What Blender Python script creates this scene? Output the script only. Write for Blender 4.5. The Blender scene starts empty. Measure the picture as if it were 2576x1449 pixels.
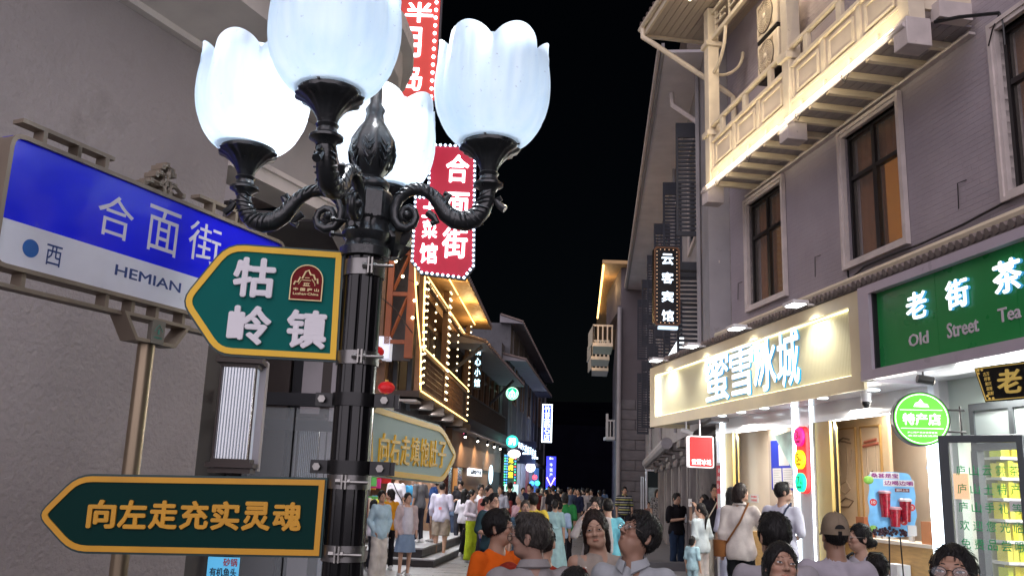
import bpy, math, random
import numpy as np
from mathutils import Vector, Matrix
from mathutils.bvhtree import BVHTree
random.seed(7); np.random.seed(7)
SC = bpy.context.scene
COL = SC.collection
# ------------------------------------------------------------ camera
FOC = 2250.0                                   # focal length in units of a 2576 px wide picture
PITCH = math.atan(494/FOC); ROLL = math.radians(2.0)
fw = Vector((0, math.cos(PITCH), math.sin(PITCH)))
r0 = Vector((1, 0, 0)); u0 = Vector((0, -math.sin(PITCH), math.cos(PITCH)))
rt = r0*math.cos(ROLL)+u0*math.sin(ROLL); up = u0*math.cos(ROLL)-r0*math.sin(ROLL)
EYE = Vector((0, 0, 1.78))
cam = bpy.data.cameras.new('camera'); camo = bpy.data.objects.new('camera', cam); COL.objects.link(camo)
cam.sensor_width = 36.0; cam.lens = 36*FOC/2576; cam.clip_start = 0.05; cam.clip_end = 600
camo.matrix_world = Matrix(((rt.x, up.x, -fw.x, EYE.x), (rt.y, up.y, -fw.y, EYE.y), (rt.z, up.z, -fw.z, EYE.z), (0, 0, 0, 1)))
SC.camera = camo
# ------------------------------------------------------------ night sky and an added broad sun lamp as street fill
W = bpy.data.worlds.new('World'); SC.world = W; W.use_nodes = True
nt = W.node_tree; bg = nt.nodes['Background']
sky = nt.nodes.new('ShaderNodeTexSky'); sky.sky_type = 'NISHITA'; sky.sun_disc = False
sky.sun_elevation = math.radians(28); sky.sun_rotation = math.radians(200)
nt.links.new(sky.outputs[0], bg.inputs[0]); bg.inputs[1].default_value = 0.0004
sun = bpy.data.lights.new('fill_sun', 'SUN'); suno = bpy.data.objects.new('fill_sun', sun); COL.objects.link(suno)
sun.energy = 4.0; sun.angle = math.radians(120); sun.specular_factor = 0.08; sun.color = (0.97, 0.88, 0.98)
suno.rotation_euler = Vector((0.26, 0.86, -0.22)).to_track_quat('-Z', 'Y').to_euler()
SC.view_settings.view_transform = 'Standard'; SC.view_settings.look = 'None'
SC.view_settings.exposure = 0; SC.view_settings.gamma = 1; SC.view_settings.use_curve_mapping = False
SC.cycles.max_bounces = 6; SC.cycles.diffuse_bounces = 3; SC.cycles.glossy_bounces = 3
SC.cycles.transmission_bounces = 4; SC.cycles.transparent_max_bounces = 8
SC.cycles.sample_clamp_indirect = 4; SC.cycles.use_denoising = True
# ------------------------------------------------------------ helpers: rays through picture points
def ray(px, py):
    return fw+rt*((px-1288)/FOC)+up*((724.5-py)/FOC)
def atz(px, py, z):
    v = ray(px, py); return EYE+v*((z-EYE.z)/v.z)
def aty(px, py, Y):
    v = ray(px, py); return EYE+v*(Y/v.y)
class Fr:
    """upright frame: x to the viewer's right along a facade, y into it, z up"""
    def __init__(s, ox, oy, dx, dy, oz=0.0, tilt=0.0):
        x = Vector((dx, dy, 0)).normalized(); y = Vector((-x.y, x.x, 0)); z = Vector((0, 0, 1))
        if tilt: x, z = x*math.cos(tilt)+z*math.sin(tilt), z*math.cos(tilt)-x*math.sin(tilt)
        s.x, s.y, s.z, s.o = x, y, z, Vector((ox, oy, oz))
        s.m = Matrix(((x.x, y.x, z.x, ox), (x.y, y.y, z.y, oy), (x.z, y.z, z.z, oz), (0, 0, 0, 1)))
    def at(s, px, py, y=0.0):
        v = ray(px, py); t = ((s.o+s.y*y-EYE).dot(s.y))/v.dot(s.y); p = EYE+v*t-s.o
        return p.dot(s.x), p.dot(s.z)
    def X(s, px, py, y=0.0): return s.at(px, py, y)[0]
    def Z(s, px, py, y=0.0): return s.at(px, py, y)[1]
    def w(s, x, y, z): return s.m @ Vector((x, y, z))
    def sub(s, x, y, z, rz=0.0):
        f = Fr.__new__(Fr); f.m = s.m @ Matrix.Translation((x, y, z)) @ Matrix.Rotation(rz, 4, 'Z')
        f.x, f.y, f.z, f.o = (f.m.col[i].to_3d() for i in range(4)); return f
WORLD = Fr(0, 0, 1, 0)
# ------------------------------------------------------------ materials
MATS = {}
def mat(name, col, rough=0.6, metal=0.0, var=0.12, vs=3.0, bump=0.0, bs=40.0, stretch=(1, 1, 1), emit=0.0, ecol=None,
        alpha=1.0, spec=0.5, wear=None, vcol=False, detail=4, coat=0.0, trans=0.0):
    if name in MATS: return MATS[name]
    m = bpy.data.materials.new(name); m.use_nodes = True; MATS[name] = m
    t = m.node_tree; N = t.nodes; L = t.links; b = N['Principled BSDF']
    b.inputs['Roughness'].default_value = rough; b.inputs['Metallic'].default_value = metal
    b.inputs['Specular IOR Level'].default_value = spec
    b.inputs['Coat Weight'].default_value = coat; b.inputs['Transmission Weight'].default_value = trans
    c4 = (*col, 1); b.inputs['Base Color'].default_value = c4
    tc = N.new('ShaderNodeTexCoord'); mp = N.new('ShaderNodeMapping'); mp.inputs['Scale'].default_value = stretch
    L.new(tc.outputs['Object'], mp.inputs[0])
    src = None
    if vcol:
        a = N.new('ShaderNodeAttribute'); a.attribute_name = 'Col'; src = a.outputs['Color']
    if var > 0:
        n = N.new('ShaderNodeTexNoise'); n.inputs['Scale'].default_value = vs; n.inputs['Detail'].default_value = detail
        L.new(mp.outputs[0], n.inputs['Vector'])
        r = N.new('ShaderNodeMapRange'); r.inputs['From Min'].default_value = 0.3; r.inputs['From Max'].default_value = 0.7
        r.inputs['To Min'].default_value = 1-var; r.inputs['To Max'].default_value = 1+var*0.8
        L.new(n.outputs[0], r.inputs[0])
        mx = N.new('ShaderNodeVectorMath'); mx.operation = 'SCALE'; mx.inputs[0].default_value = col
        if src: L.new(src, mx.inputs[0])
        L.new(r.outputs[0], mx.inputs['Scale']); src = mx.outputs[0]
        rr = N.new('ShaderNodeMapRange'); rr.inputs['To Min'].default_value = max(0, rough-0.1); rr.inputs['To Max'].default_value = min(1, rough+0.12)
        L.new(n.outputs[0], rr.inputs[0]); L.new(rr.outputs[0], b.inputs['Roughness'])
    if wear:
        wc, ws, wt = wear
        n2 = N.new('ShaderNodeTexNoise'); n2.inputs['Scale'].default_value = ws; n2.inputs['Detail'].default_value = 8
        n2.inputs['Roughness'].default_value = 0.7
        L.new(mp.outputs[0], n2.inputs['Vector'])
        r2 = N.new('ShaderNodeMapRange'); r2.inputs['From Min'].default_value = wt; r2.inputs['From Max'].default_value = wt+0.12
        L.new(n2.outputs[0], r2.inputs[0])
        m2 = N.new('ShaderNodeMix'); m2.data_type = 'RGBA'; m2.inputs[7].default_value = (*wc, 1)
        L.new(r2.outputs[0], m2.inputs[0]); 
        if src: L.new(src, m2.inputs[6])
        else: m2.inputs[6].default_value = c4
        src = m2.outputs[2]
    if src: L.new(src, b.inputs['Base Color'])
    if bump > 0:
        n3 = N.new('ShaderNodeTexNoise'); n3.inputs['Scale'].default_value = bs; n3.inputs['Detail'].default_value = 5
        L.new(mp.outputs[0], n3.inputs['Vector'])
        bp = N.new('ShaderNodeBump'); bp.inputs['Strength'].default_value = 1.0; bp.inputs['Distance'].default_value = bump
        L.new(n3.outputs[0], bp.inputs['Height']); L.new(bp.outputs[0], b.inputs['Normal'])
    if emit > 0:
        b.inputs['Emission Color'].default_value = (*(ecol or col), 1); b.inputs['Emission Strength'].default_value = emit
    if alpha < 1: b.inputs['Alpha'].default_value = alpha
    return m
def glow(name, col, s): return mat('glow_'+name, col, rough=0.5, var=0, emit=s)
# ------------------------------------------------------------ objects
WM = {}
def reg(o, m): WM[o] = m; return o
def tag(o, label=None, cat=None, group=None, kind=None):
    if label: o['label'] = label
    if cat: o['category'] = cat
    if group: o['group'] = group
    if kind: o['kind'] = kind
    return o
def thing(name, label, cat, fr=None, p=(0, 0, 0), group=None):
    o = bpy.data.objects.new(name, None); o.empty_display_size = 0.1; COL.objects.link(o)
    m = (fr.m if fr else Matrix.Identity(4)) @ Matrix.Translation(p)
    o.matrix_world = m; reg(o, m); return tag(o, label, cat, group)
def link(name, me, parent, mw):
    o = bpy.data.objects.new(name, me); COL.objects.link(o)
    if parent is not None:
        o.parent = parent; o.matrix_basis = WM[parent].inverted() @ mw
    else: o.matrix_world = mw
    return reg(o, mw)
class MB:
    def __init__(s, fr=None, m=None):
        s.v = []; s.f = []; s.m = m if m is not None else (fr.m if fr else Matrix.Identity(4)); s.c = None
    def add(s, vs, fs):
        n = len(s.v); s.v.extend(s.m @ Vector(v) for v in vs); s.f.extend([tuple(i+n for i in f) for f in fs]); return s
    def box(s, x0, x1, y0, y1, z0, z1):
        return s.add([(x0, y0, z0), (x1, y0, z0), (x1, y1, z0), (x0, y1, z0), (x0, y0, z1), (x1, y0, z1), (x1, y1, z1), (x0, y1, z1)],
                     [(0, 3, 2, 1), (4, 5, 6, 7), (0, 1, 5, 4), (1, 2, 6, 5), (2, 3, 7, 6), (3, 0, 4, 7)])
    def prism(s, poly, y0, y1):                     # polygon in x,z (counter-clockwise seen from -y) pushed along y
        n = len(poly)
        vs = [(a, y0, b) for a, b in poly]+[(a, y1, b) for a, b in poly]
        return s.add(vs, [tuple(range(n)), tuple(range(2*n-1, n-1, -1))]+[((i+1) % n, i, n+i, n+(i+1) % n) for i in range(n)])
    def ring(s, outer, inner, y0, y1):              # frame between two outlines with equal point counts
        n = len(outer)
        vs = [(a, y0, b) for a, b in outer]+[(a, y0, b) for a, b in inner]+[(a, y1, b) for a, b in outer]+[(a, y1, b) for a, b in inner]
        fs = []
        for i in range(n):
            j = (i+1) % n
            fs += [(i, j, n+j, n+i), (2*n+j, 2*n+i, 3*n+i, 3*n+j), (j, i, 2*n+i, 2*n+j), (n+i, n+j, 3*n+j, 3*n+i)]
        return s.add(vs, fs)
    def slab(s, poly, z0, z1):                      # polygon in x,y pushed along z
        n = len(poly)
        vs = [(a, b, z0) for a, b in poly]+[(a, b, z1) for a, b in poly]
        return s.add(vs, [tuple(range(n-1, -1, -1)), tuple(range(n, 2*n))]+[(i, (i+1) % n, n+(i+1) % n, n+i) for i in range(n)])
    def tube(s, pts, r, n=8, caps=True):
        pts = [Vector(p) for p in pts]; rs = r if isinstance(r, (list, tuple)) else [r]*len(pts)
        base = len(s.v); T = None; vs = []
        for i, p in enumerate(pts):
            t = (pts[min(i+1, len(pts)-1)]-pts[max(i-1, 0)]).normalized()
            if T is None:
                a = Vector((0, 0, 1)) if abs(t.z) < 0.9 else Vector((1, 0, 0)); U = t.cross(a).normalized()
            else: U = (U-t*U.dot(t)).normalized()
            T = t; V = t.cross(U)
            for k in range(n):
                a = 2*math.pi*k/n; vs.append(p+(U*math.cos(a)+V*math.sin(a))*rs[i])
        fs = [(i*n+k, i*n+(k+1) % n, (i+1)*n+(k+1) % n, (i+1)*n+k) for i in range(len(pts)-1) for k in range(n)]
        if caps: fs += [tuple(range(n-1, -1, -1)), tuple((len(pts)-1)*n+k for k in range(n))]
        return s.add(vs, fs)
    def cyl(s, p0, p1, r0, r1=None, n=12): return s.tube([p0, p1], [r0, r0 if r1 is None else r1], n)
    def lathe(s, prof, n=24, c=(0, 0, 0), flute=None):      # profile [(r, z)], flute(angle, i) scales the radius
        vs = []
        for i, (r, z) in enumerate(prof):
            for k in range(n):
                a = 2*math.pi*k/n; q = r*(flute(a, i) if flute else 1)
                vs.append((c[0]+q*math.cos(a), c[1]+q*math.sin(a), c[2]+z))
        fs = [(i*n+k, i*n+(k+1) % n, (i+1)*n+(k+1) % n, (i+1)*n+k) for i in range(len(prof)-1) for k in range(n)]
        fs += [tuple(range(n-1, -1, -1)), tuple((len(prof)-1)*n+k for k in range(n))]
        return s.add(vs, fs)
    def ball(s, c, r, n=10, m=7):
        rx, ry, rz = r if isinstance(r, (tuple, list)) else (r, r, r)
        vs = [(c[0], c[1], c[2]-rz)]
        for i in range(1, m):
            a = math.pi*i/m-math.pi/2
            for k in range(n):
                b = 2*math.pi*k/n; vs.append((c[0]+rx*math.cos(a)*math.cos(b), c[1]+ry*math.cos(a)*math.sin(b), c[2]+rz*math.sin(a)))
        vs.append((c[0], c[1], c[2]+rz)); e = len(vs)-1
        fs = [(0, 1+(k+1) % n, 1+k) for k in range(n)]+[(e, e-n+k, e-n+(k+1) % n) for k in range(n)]
        fs += [(1+i*n+k, 1+i*n+(k+1) % n, 1+(i+1)*n+(k+1) % n, 1+(i+1)*n+k) for i in range(m-2) for k in range(n)]
        return s.add(vs, fs)
    def mesh(s, name, m, inv=None, sharp=35):
        me = bpy.data.meshes.new(name); iv = inv or Matrix.Identity(4)
        me.from_pydata([iv @ v for v in s.v], [], s.f); me.materials.append(m); me.update()
        if sharp:
            me.shade_smooth(); me.set_sharp_from_angle(angle=math.radians(sharp))
        return me
    def build(s, name, m, parent=None, sharp=35, bevel=0.0, **t):
        mw = WM[parent] if parent is not None else s.m
        o = link(name, s.mesh(name, m, mw.inverted(), sharp), parent, mw)
        if bevel:
            b = o.modifiers.new('bevel', 'BEVEL'); b.width = bevel; b.segments = 2; b.limit_method = 'ANGLE'
        if t: tag(o, **t)
        return o
def bx(name, m, parent, fr, x0, x1, y0, y1, z0, z1, bevel=0.0, **t):
    return MB(fr).box(x0, x1, y0, y1, z0, z1).build(name, m, parent, bevel=bevel, **t)
CUBE = {}
def cube(name, m, parent, fr, x0, x1, y0, y1, z0, z1):      # repeated piece: shared unit cube, scaled
    k = m.name
    if k not in CUBE: CUBE[k] = MB().box(-.5, .5, -.5, .5, -.5, .5).mesh('piece_'+k, m)
    mw = fr.m @ Matrix.Translation(((x0+x1)/2, (y0+y1)/2, (z0+z1)/2)) @ Matrix.Diagonal((max(abs(x1-x0), 1e-4), max(abs(y1-y0), 1e-4), max(abs(z1-z0), 1e-4), 1))
    return link(name, CUBE[k], parent, mw)
BALLS = {}
def bulb(name, m, parent, p, r=0.02):
    k = (m.name, r)
    if k not in BALLS: BALLS[k] = MB().ball((0, 0, 0), r, 8, 6).mesh('bulb_'+m.name, m)
    return link(name, BALLS[k], parent, Matrix.Translation(p))
# ------------------------------------------------------------ lettering
TMP = bpy.data.scenes.new('lettering_work')
GL = {}
def glyph(s, bold=0.0, depth=True):
    k = (s, depth)
    if k in GL: return GL[k]
    c = bpy.data.curves.new('t', 'FONT'); c.body = s; c.size = 1; c.resolution_u = 2
    c.extrude = 0.5 if depth else 0.0
    o = bpy.data.objects.new('t', c); TMP.collection.objects.link(o)
    TMP.view_layers[0].update(); dg = TMP.view_layers[0].depsgraph
    me = o.evaluated_get(dg).to_mesh()
    co = np.empty(len(me.vertices)*3); me.vertices.foreach_get('co', co); co = co.reshape(-1, 3)
    fs = [tuple(p.vertices) for p in me.polygons]
    o.evaluated_get(dg).to_mesh_clear(); bpy.data.objects.remove(o); bpy.data.curves.remove(c)
    GL[k] = (co, fs); return GL[k]
def text(name, s, m, parent, fr, x0, x1, z0, z1, y, depth=0.004, bold=0.02, shear=0.0):
    """one line of writing filling the rectangle x0..x1, z0..z1 of the frame, its face at y-depth"""
    co, fs = glyph(s, bold, depth > 0)
    if len(co) == 0: return None
    lo = co.min(0); hi = co.max(0); sz = np.maximum(hi-lo, 1e-6)
    q = (co-lo)/sz
    if bold > 0:                                   # heavier strokes: nested copies of the glyph, each a hair deeper
        bw = bold/max(sz[0], .2); bh = bold/max(sz[1], .2); Q = []; F = []
        for j, (a, b) in enumerate(((0, 0), (-1, 0), (1, 0), (0, -1), (0, 1), (-.7, -.7), (.7, .7), (.7, -.7), (-.7, .7))[:9 if bold > .03 else 5]):
            r = q.copy(); r[:, 0] = (r[:, 0]*(1-2*bw)+bw)+a*bw; r[:, 1] = (r[:, 1]*(1-2*bh)+bh)+b*bh; r[:, 2] *= 1-.012*j-(.02 if depth < .002 else 0)*j
            Q.append(r); F += [tuple(i+j*len(q) for i in f) for f in fs]
        q = np.concatenate(Q); fs = F
    vs = np.stack([x0+q[:, 0]*(x1-x0)+shear*q[:, 1], (y-q[:, 2]*depth) if depth > 0 else np.full(len(q), y), z0+q[:, 1]*(z1-z0)], 1)
    return MB(fr).add([tuple(v) for v in vs], fs).build(name, m, parent, sharp=30)
def column_text(name, s, m, parent, fr, xc, ztop, cw, ch, pitch, y, depth=0.01, bold=0.03):
    for i, c in enumerate(s):
        text(name, c, m, parent, fr, xc-cw/2, xc+cw/2, ztop-i*pitch-ch, ztop-i*pitch, y, depth, bold)
def lamp(name, kind, p, e, col=(1, 1, 1), r=0.05, d=(0, 0, -1), spot=90, blend=0.6, size=None):
    l = bpy.data.lights.new(name, kind); l.energy = e; l.color = col
    o = bpy.data.objects.new(name, l); COL.objects.link(o); o.location = p
    o.rotation_euler = Vector(d).to_track_quat('-Z', 'Y').to_euler()
    if kind == 'SPOT': l.spot_size = math.radians(spot); l.spot_blend = blend; l.shadow_soft_size = r
    elif kind == 'AREA': l.shape = 'RECTANGLE'; l.size, l.size_y = size
    else: l.shadow_soft_size = r
    return o
# ------------------------------------------------------------ facade frames
_v = ray(900, 1206); FR = Fr(2.84, 17.84, -_v.x, -_v.y)           # right-hand shops
F2 = Fr(3.85, 18.3, -0.1, -1)                                       # pale shuttered building beyond
FL = Fr(-1.93, 22.73, 0.067, 1)                                     # left balcony building
FL2 = Fr(-1.61, 29.08, 0.12, 1)                                     # dark timber house
FL3 = Fr(0.35, 45, 0.11, 1)                                         # far left row
# ============================================================ ground
M_stone = mat('street_stone', (0.15, 0.145, 0.15), rough=0.45, var=0.3, vs=2.2, bump=0.004, bs=30, wear=((0.06, 0.06, 0.065), 5, 0.55))
M_joint = mat('street_bed', (0.045, 0.045, 0.047), rough=0.8, var=0.3, vs=8, bump=0.004, bs=60)
M_conc = mat('pavement_concrete', (0.27, 0.27, 0.28), rough=0.5, var=0.15, vs=3, bump=0.002, bs=60)
g = MB(WORLD).add([(-90, -60, -0.012), (90, -60, -0.012), (90, 260, -0.012), (-90, 260, -0.012)], [(0, 1, 2, 3)]).build('ground', M_joint, None, kind='structure')
rs = random.Random(3)
STM = []
for k in range(6):                                  # a few irregular slab shapes, shared
    mb = MB(); jx = [rs.uniform(-.03, .03) for _ in range(8)]
    poly = [(-.5+jx[0], -.5+jx[1]*.6), (.5+jx[2], -.5+jx[3]*.6), (.5+jx[4], .5+jx[5]*.6), (-.5+jx[6], .5+jx[7]*.6)]
    mb.slab(poly, -0.01, 0.0); STM.append(mb.mesh('stone', M_stone))
y = 9.0; row = 0
while y < 34:
    hgt = rs.uniform(0.42, 0.62); x = -2.05+rs.uniform(-.4, 0)+0.06*max(0, y-20)
    while x < 4.1:
        wd = rs.uniform(0.75, 1.35)
        if x+wd > -1.95+0.05*max(0, y-20):
            link('stone', rs.choice(STM), g, Matrix.Translation((x+wd/2, y+hgt/2, rs.uniform(-.002, .003))) @ Matrix.Rotation(rs.uniform(-.012, .012), 4, 'Z') @ Matrix.Diagonal((wd-0.02, hgt-0.02, 1, 1)))
        x += wd
    y += hgt
MB(WORLD).slab([(-6, 9), (-1.95, 9), (-1.97, 20.2), (-6, 20.2)], 0.0, 0.02).build('pavement', M_conc, None, kind='structure')
# right-hand sidewalk along the pale building, with a kerb and one step
M_walk = mat('sidewalk_stone', (0.13, 0.13, 0.14), rough=0.6, var=0.2, vs=2, bump=0.003, bs=40)
sw = MB(F2).slab([(-24, -1.0), (-1.2, -1.0), (-1.2, 0.0), (-24, 0.0)], 0, 0.30)
sw.slab([(-24, -1.45), (-0.6, -1.45), (-0.6, -1.0), (-24, -1.0)], 0, 0.15)
sw.build('sidewalk', M_walk, None, bevel=0.01, kind='structure')
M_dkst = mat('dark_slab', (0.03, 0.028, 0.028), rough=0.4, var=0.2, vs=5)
st = thing('entrance_steps', 'two-step stone platform with dark risers in front of the left-hand souvenir shop', 'steps', FL)
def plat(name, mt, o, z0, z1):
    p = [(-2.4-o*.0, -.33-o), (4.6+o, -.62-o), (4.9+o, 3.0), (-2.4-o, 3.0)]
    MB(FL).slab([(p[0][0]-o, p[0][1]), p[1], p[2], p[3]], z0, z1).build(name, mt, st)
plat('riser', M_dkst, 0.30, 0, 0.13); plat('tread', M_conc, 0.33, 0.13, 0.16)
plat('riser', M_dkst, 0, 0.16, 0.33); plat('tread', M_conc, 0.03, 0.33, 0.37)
# ============================================================ left-hand plastered corner building
FW = Fr(-2.12, 6.25, 0.42, 1)
M_wall = mat('rough_plaster', (0.37, 0.335, 0.335), rough=0.88, var=0.16, vs=1.1, bump=0.014, bs=26, spec=.2, wear=((0.315, 0.285, 0.28), 1.1, 0.55))
M_wallp = mat('pale_plaster', (0.42, 0.39, 0.38), rough=0.8, var=0.12, vs=2, bump=0.003, bs=18)
M_cor = mat('cornice_paint', (0.72, 0.66, 0.62), rough=0.7, var=0.14, vs=2.5, bump=0.003, bs=14, wear=((0.50, 0.45, 0.42), 3, 0.6))
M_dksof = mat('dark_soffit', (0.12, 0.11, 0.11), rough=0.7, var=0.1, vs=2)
lb = thing('corner_building', 'plastered corner building with a heavy curved cornice filling the left of the view', 'building', FW)
# wall, bowed slightly in plan
def bow(x): return 0.03*(x+2.5)**2*0.5 if x < -2.5 else 0.0
mb = MB(FW); N_ = 16
xs = [-7+i*7/N_ for i in range(N_+1)]
for i in range(N_):
    a, b = xs[i], xs[i+1]; ya, yb = bow(a), bow(b)
    mb.add([(a, ya, 0), (b, yb, 0), (b, yb, 4.72), (a, ya, 4.72), (a, ya+.3, 0), (b, yb+.3, 0), (b, yb+.3, 4.72), (a, ya+.3, 4.72)],
           [(0, 1, 2, 3), (5, 4, 7, 6), (3, 2, 6, 7), (0, 4, 5, 1)]+([(1, 5, 6, 2)] if i == N_-1 else []))
mb.build('wall', M_wall, lb)
MB(FW).box(0.0, 1.45, 0.004, 0.3, 4.14, 4.72).build('upper_wall', M_wallp, lb)
MB(FW).box(0.0, 1.50, -0.05, 0.3, 4.10, 4.14).box(0.0, 1.47, -0.02, 0.3, 4.0, 4.10).build('beam', M_cor, lb)
def cornice(name, pr, m):            # profile (y, z) swept along the wall, rounding the corner
    path = [(x, bow(x), 0.0) for x in (-7, -5, -3.5, -2.5, -1.5, -.5, .3)]
    for k in range(8):
        a = k/7*math.radians(80); path.append((0.45+1.0*math.sin(a), 1.0-1.0*math.cos(a), a))
    path.append((1.62, 3.0, math.radians(90)))
    vs = []; fs = []; n = len(pr)
    for x, yy, a in path:
        for (o, z) in pr: vs.append((x+math.sin(a)*o, yy-math.cos(a)*o, z))
    for i in range(len(path)-1):
        for k in range(n-1): fs.append((i*n+k, (i+1)*n+k, (i+1)*n+k+1, i*n+k+1))
    MB(FW).add(vs, fs).build(name, m, lb, sharp=25)
cornice('cornice', [(0.0, 4.70), (0.06, 4.70), (0.07, 4.74), (0.58, 4.84), (0.59, 4.98), (0.64, 5.0), (0.84, 5.12), (0.86, 5.34), (0.95, 5.36), (0.95, 5.5), (0, 5.52)], M_cor)
MB(FW).box(-7, 1.4, 0.12, 0.5, 5.5, 9).box(1.2, 1.5, 0.3, 2.5, 4.2, 9).build('storey', M_wallp, lb)
# canopy soffit running back along the street, with its pale moulding
c0 = FW.w(1.47, 0, 0); FC = Fr(c0.x, c0.y, -0.06, 1)
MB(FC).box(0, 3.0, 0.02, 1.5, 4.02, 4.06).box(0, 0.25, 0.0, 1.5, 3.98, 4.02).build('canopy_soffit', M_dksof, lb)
MB(FC).box(0, 3.0, -0.16, -0.08, 3.97, 4.25).box(0, 3.0, -0.08, 0.0, 4.0, 4.2).box(0, 3.0, 0.0, 0.10, 3.95, 4.015).build('moulding', M_cor, lb)
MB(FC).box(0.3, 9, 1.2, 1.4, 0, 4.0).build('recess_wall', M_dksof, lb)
# pilasters and panels deep in the recess
M_brn = mat('brown_column', (0.06, 0.045, 0.04), rough=0.5, var=0.15)
M_pale = mat('pale_panel', (0.45, 0.42, 0.44), rough=0.5, var=0.12, vs=2)
M_dkmet = mat('dark_steel', (0.025, 0.026, 0.03), rough=0.35, metal=0.5, var=0.1)
FP = Fr(-2.0, 8.3, 1, 0)
pv = thing('shop_entrance', 'glazed shop entrance with dark beams and pale posts beyond the plastered wall', 'shop front', FP)
for a, b, mt in ((-.75, -.25, M_brn), (-.22, -.12, M_dkmet), (-.12, 0.08, M_pale), (0.08, .18, M_brn), (.18, .30, M_pale)):
    MB(FP).box(a, b, 0.9, 1.05, 0, 3.9).build('post', mt, pv)
MB(FP).box(-.65, .62, .2, .32, 2.44, 2.56).box(-.55, .62, .45, .55, 2.22, 2.32).box(-.55, -.47, .45, .55, 0, 2.22).box(.50, .58, .2, .3, 0, 2.44).build('beam', M_dkmet, pv)
MB(FP).box(-.62, -.5, .5, .6, 2.2, 2.75).build('orange_panel', mat('orange_board', (0.45, 0.12, 0.03), var=.1), pv)
M_glass = mat('shop_glass', (0.55, 0.6, 0.62), rough=0.03, var=0, alpha=0.22, spec=0.9)
for a, b in ((-.46, -.02), (0.0, .49)): MB(FP).box(a, b, .24, .25, 0.2, 2.42).build('pane', M_glass, pv)
MB(FP).box(-.9, .32, 1.06, 1.2, 0, 3.9).build('back_wall', mat('taupe_wall', (0.16, 0.14, 0.14), var=.15, vs=2), pv)
def wall_lamp(fr, h, w, label, e):
    t = thing('wall_lantern', label, 'wall lamp', fr, group=None)
    bx('diffuser', mat('lantern_glow', (0.5, 0.55, 0.62), rough=0.3, var=0.35, vs=4, emit=e, ecol=(.75, .82, 1)), t, fr, -w/2, w/2, .012, w*.8, .03, h-.03)
    for i in range(11):
        x = -w/2+w*(i+.5)/11; MB(fr).cyl((x, .004, .03), (x, .004, h-.03), w/26, n=8).build('glass_rib', mat('ribbed_glass', (0.55, 0.58, 0.60), rough=0.12, metal=.75, var=0.15, vs=5), t)
    b = MB(fr)
    for z0, q in ((-.05, .03), (-.01, .05), (.02, .02), (h-.05, .02), (h-.02, .05), (h+.02, .03)): b.box(-w/2-q, w/2+q, -q, w*.8+q, z0, z0+.035)
    b.box(-w/2-.014, -w/2, -.016, .0, 0, h).box(w/2, w/2+.012, -.014, 0, 0, h).build('cap', M_brn, t)
    MB(fr).box(-w/2-.05, w/2+.05, w*.8, w*.8+.14, -.03, h+.03).build('back_plate', M_pale, t)
pA = aty(578, 1172, 6.9); wall_lamp(Fr(pA.x, pA.y, 1, 0.12, pA.z), 0.80, 0.25, 'tall ribbed glass wall lantern with dark caps at the end of the plastered wall', 0.22)
pB = aty(768, 1215, 9.0); wall_lamp(Fr(pB.x, pB.y, 1, 0.12, pB.z), 0.62, 0.20, 'smaller ribbed glass wall lantern seen through the shop glass', 0.25)
# blue restaurant poster at the foot
pP = aty(563, 1401, 6.6); FPo = Fr(pP.x, pP.y, 1, 0.0, pP.z-1.0)
po = thing('poster', 'light blue restaurant poster at the bottom edge beside the wall end', 'poster', FPo)
MB(FPo).box(-.11, .11, 0, .02, 0, 1.0).build('sheet', glow('poster_blue', (0.10, 0.45, 0.75), 0.6), po)
text('lettering', '有机鱼头', mat('ink_dark', (0.01, 0.015, 0.03), var=0), po, FPo, -.09, .10, .87, .93, -.003, .002)
text('lettering', '砂锅', mat('ink_red', (0.5, 0.02, 0.02), var=0), po, FPo, 0.0, .10, .94, .995, -.003, .002)
# ============================================================ right-hand purple building
def purple():
    m = mat('purple_painted_brick', (0.37, 0.325, 0.355), rough=0.75, var=0.12, vs=1.1, wear=((0.33, 0.27, 0.28), 2.2, 0.63))
    t = m.node_tree; N = t.nodes; L = t.links; b = N['Principled BSDF']
    tc = N.new('ShaderNodeTexCoord'); mp = N.new('ShaderNodeMapping'); mp.inputs['Rotation'].default_value = (math.radians(90), 0, 0)
    L.new(tc.outputs['Object'], mp.inputs[0])
    br = N.new('ShaderNodeTexBrick'); br.inputs['Scale'].default_value = 1.0
    br.inputs['Brick Width'].default_value = 0.25; br.inputs['Row Height'].default_value = 0.065; br.inputs['Mortar Size'].default_value = 0.007
    br.inputs['Mortar Smooth'].default_value = 0.6
    br.inputs['Color1'].default_value = (1, 1, 1, 1); br.inputs['Color2'].default_value = (.8, .8, .8, 1); br.inputs['Mortar'].default_value = (0, 0, 0, 1)
    L.new(mp.outputs[0], br.inputs[0])
    n = N.new('ShaderNodeTexNoise'); n.inputs['Scale'].default_value = 9; n.inputs['Detail'].default_value = 6; L.new(tc.outputs['Object'], n.inputs['Vector'])
    mx = N.new('ShaderNodeMath'); mx.operation = 'MULTIPLY_ADD'; mx.inputs[1].default_value = 1.1; L.new(n.outputs[0], mx.inputs[0])
    bw = N.new('ShaderNodeMath'); bw.operation = 'MULTIPLY'; bw.inputs[1].default_value = 0.55; L.new(br.outputs['Color'], bw.inputs[0]); L.new(bw.outputs[0], mx.inputs[2])
    bp = N.new('ShaderNodeBump'); bp.inputs['Distance'].default_value = 0.010; bp.inputs['Strength'].default_value = 0.8
    L.new(mx.outputs[0], bp.inputs['Height']); L.new(bp.outputs[0], b.inputs['Normal'])
    return m
M_pur = purple()
M_cream = mat('cream_paint', (0.76, 0.66, 0.50), rough=0.55, var=0.10, vs=4, bump=0.001, bs=30, wear=((0.30, 0.24, 0.18), 9, 0.66))
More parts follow.
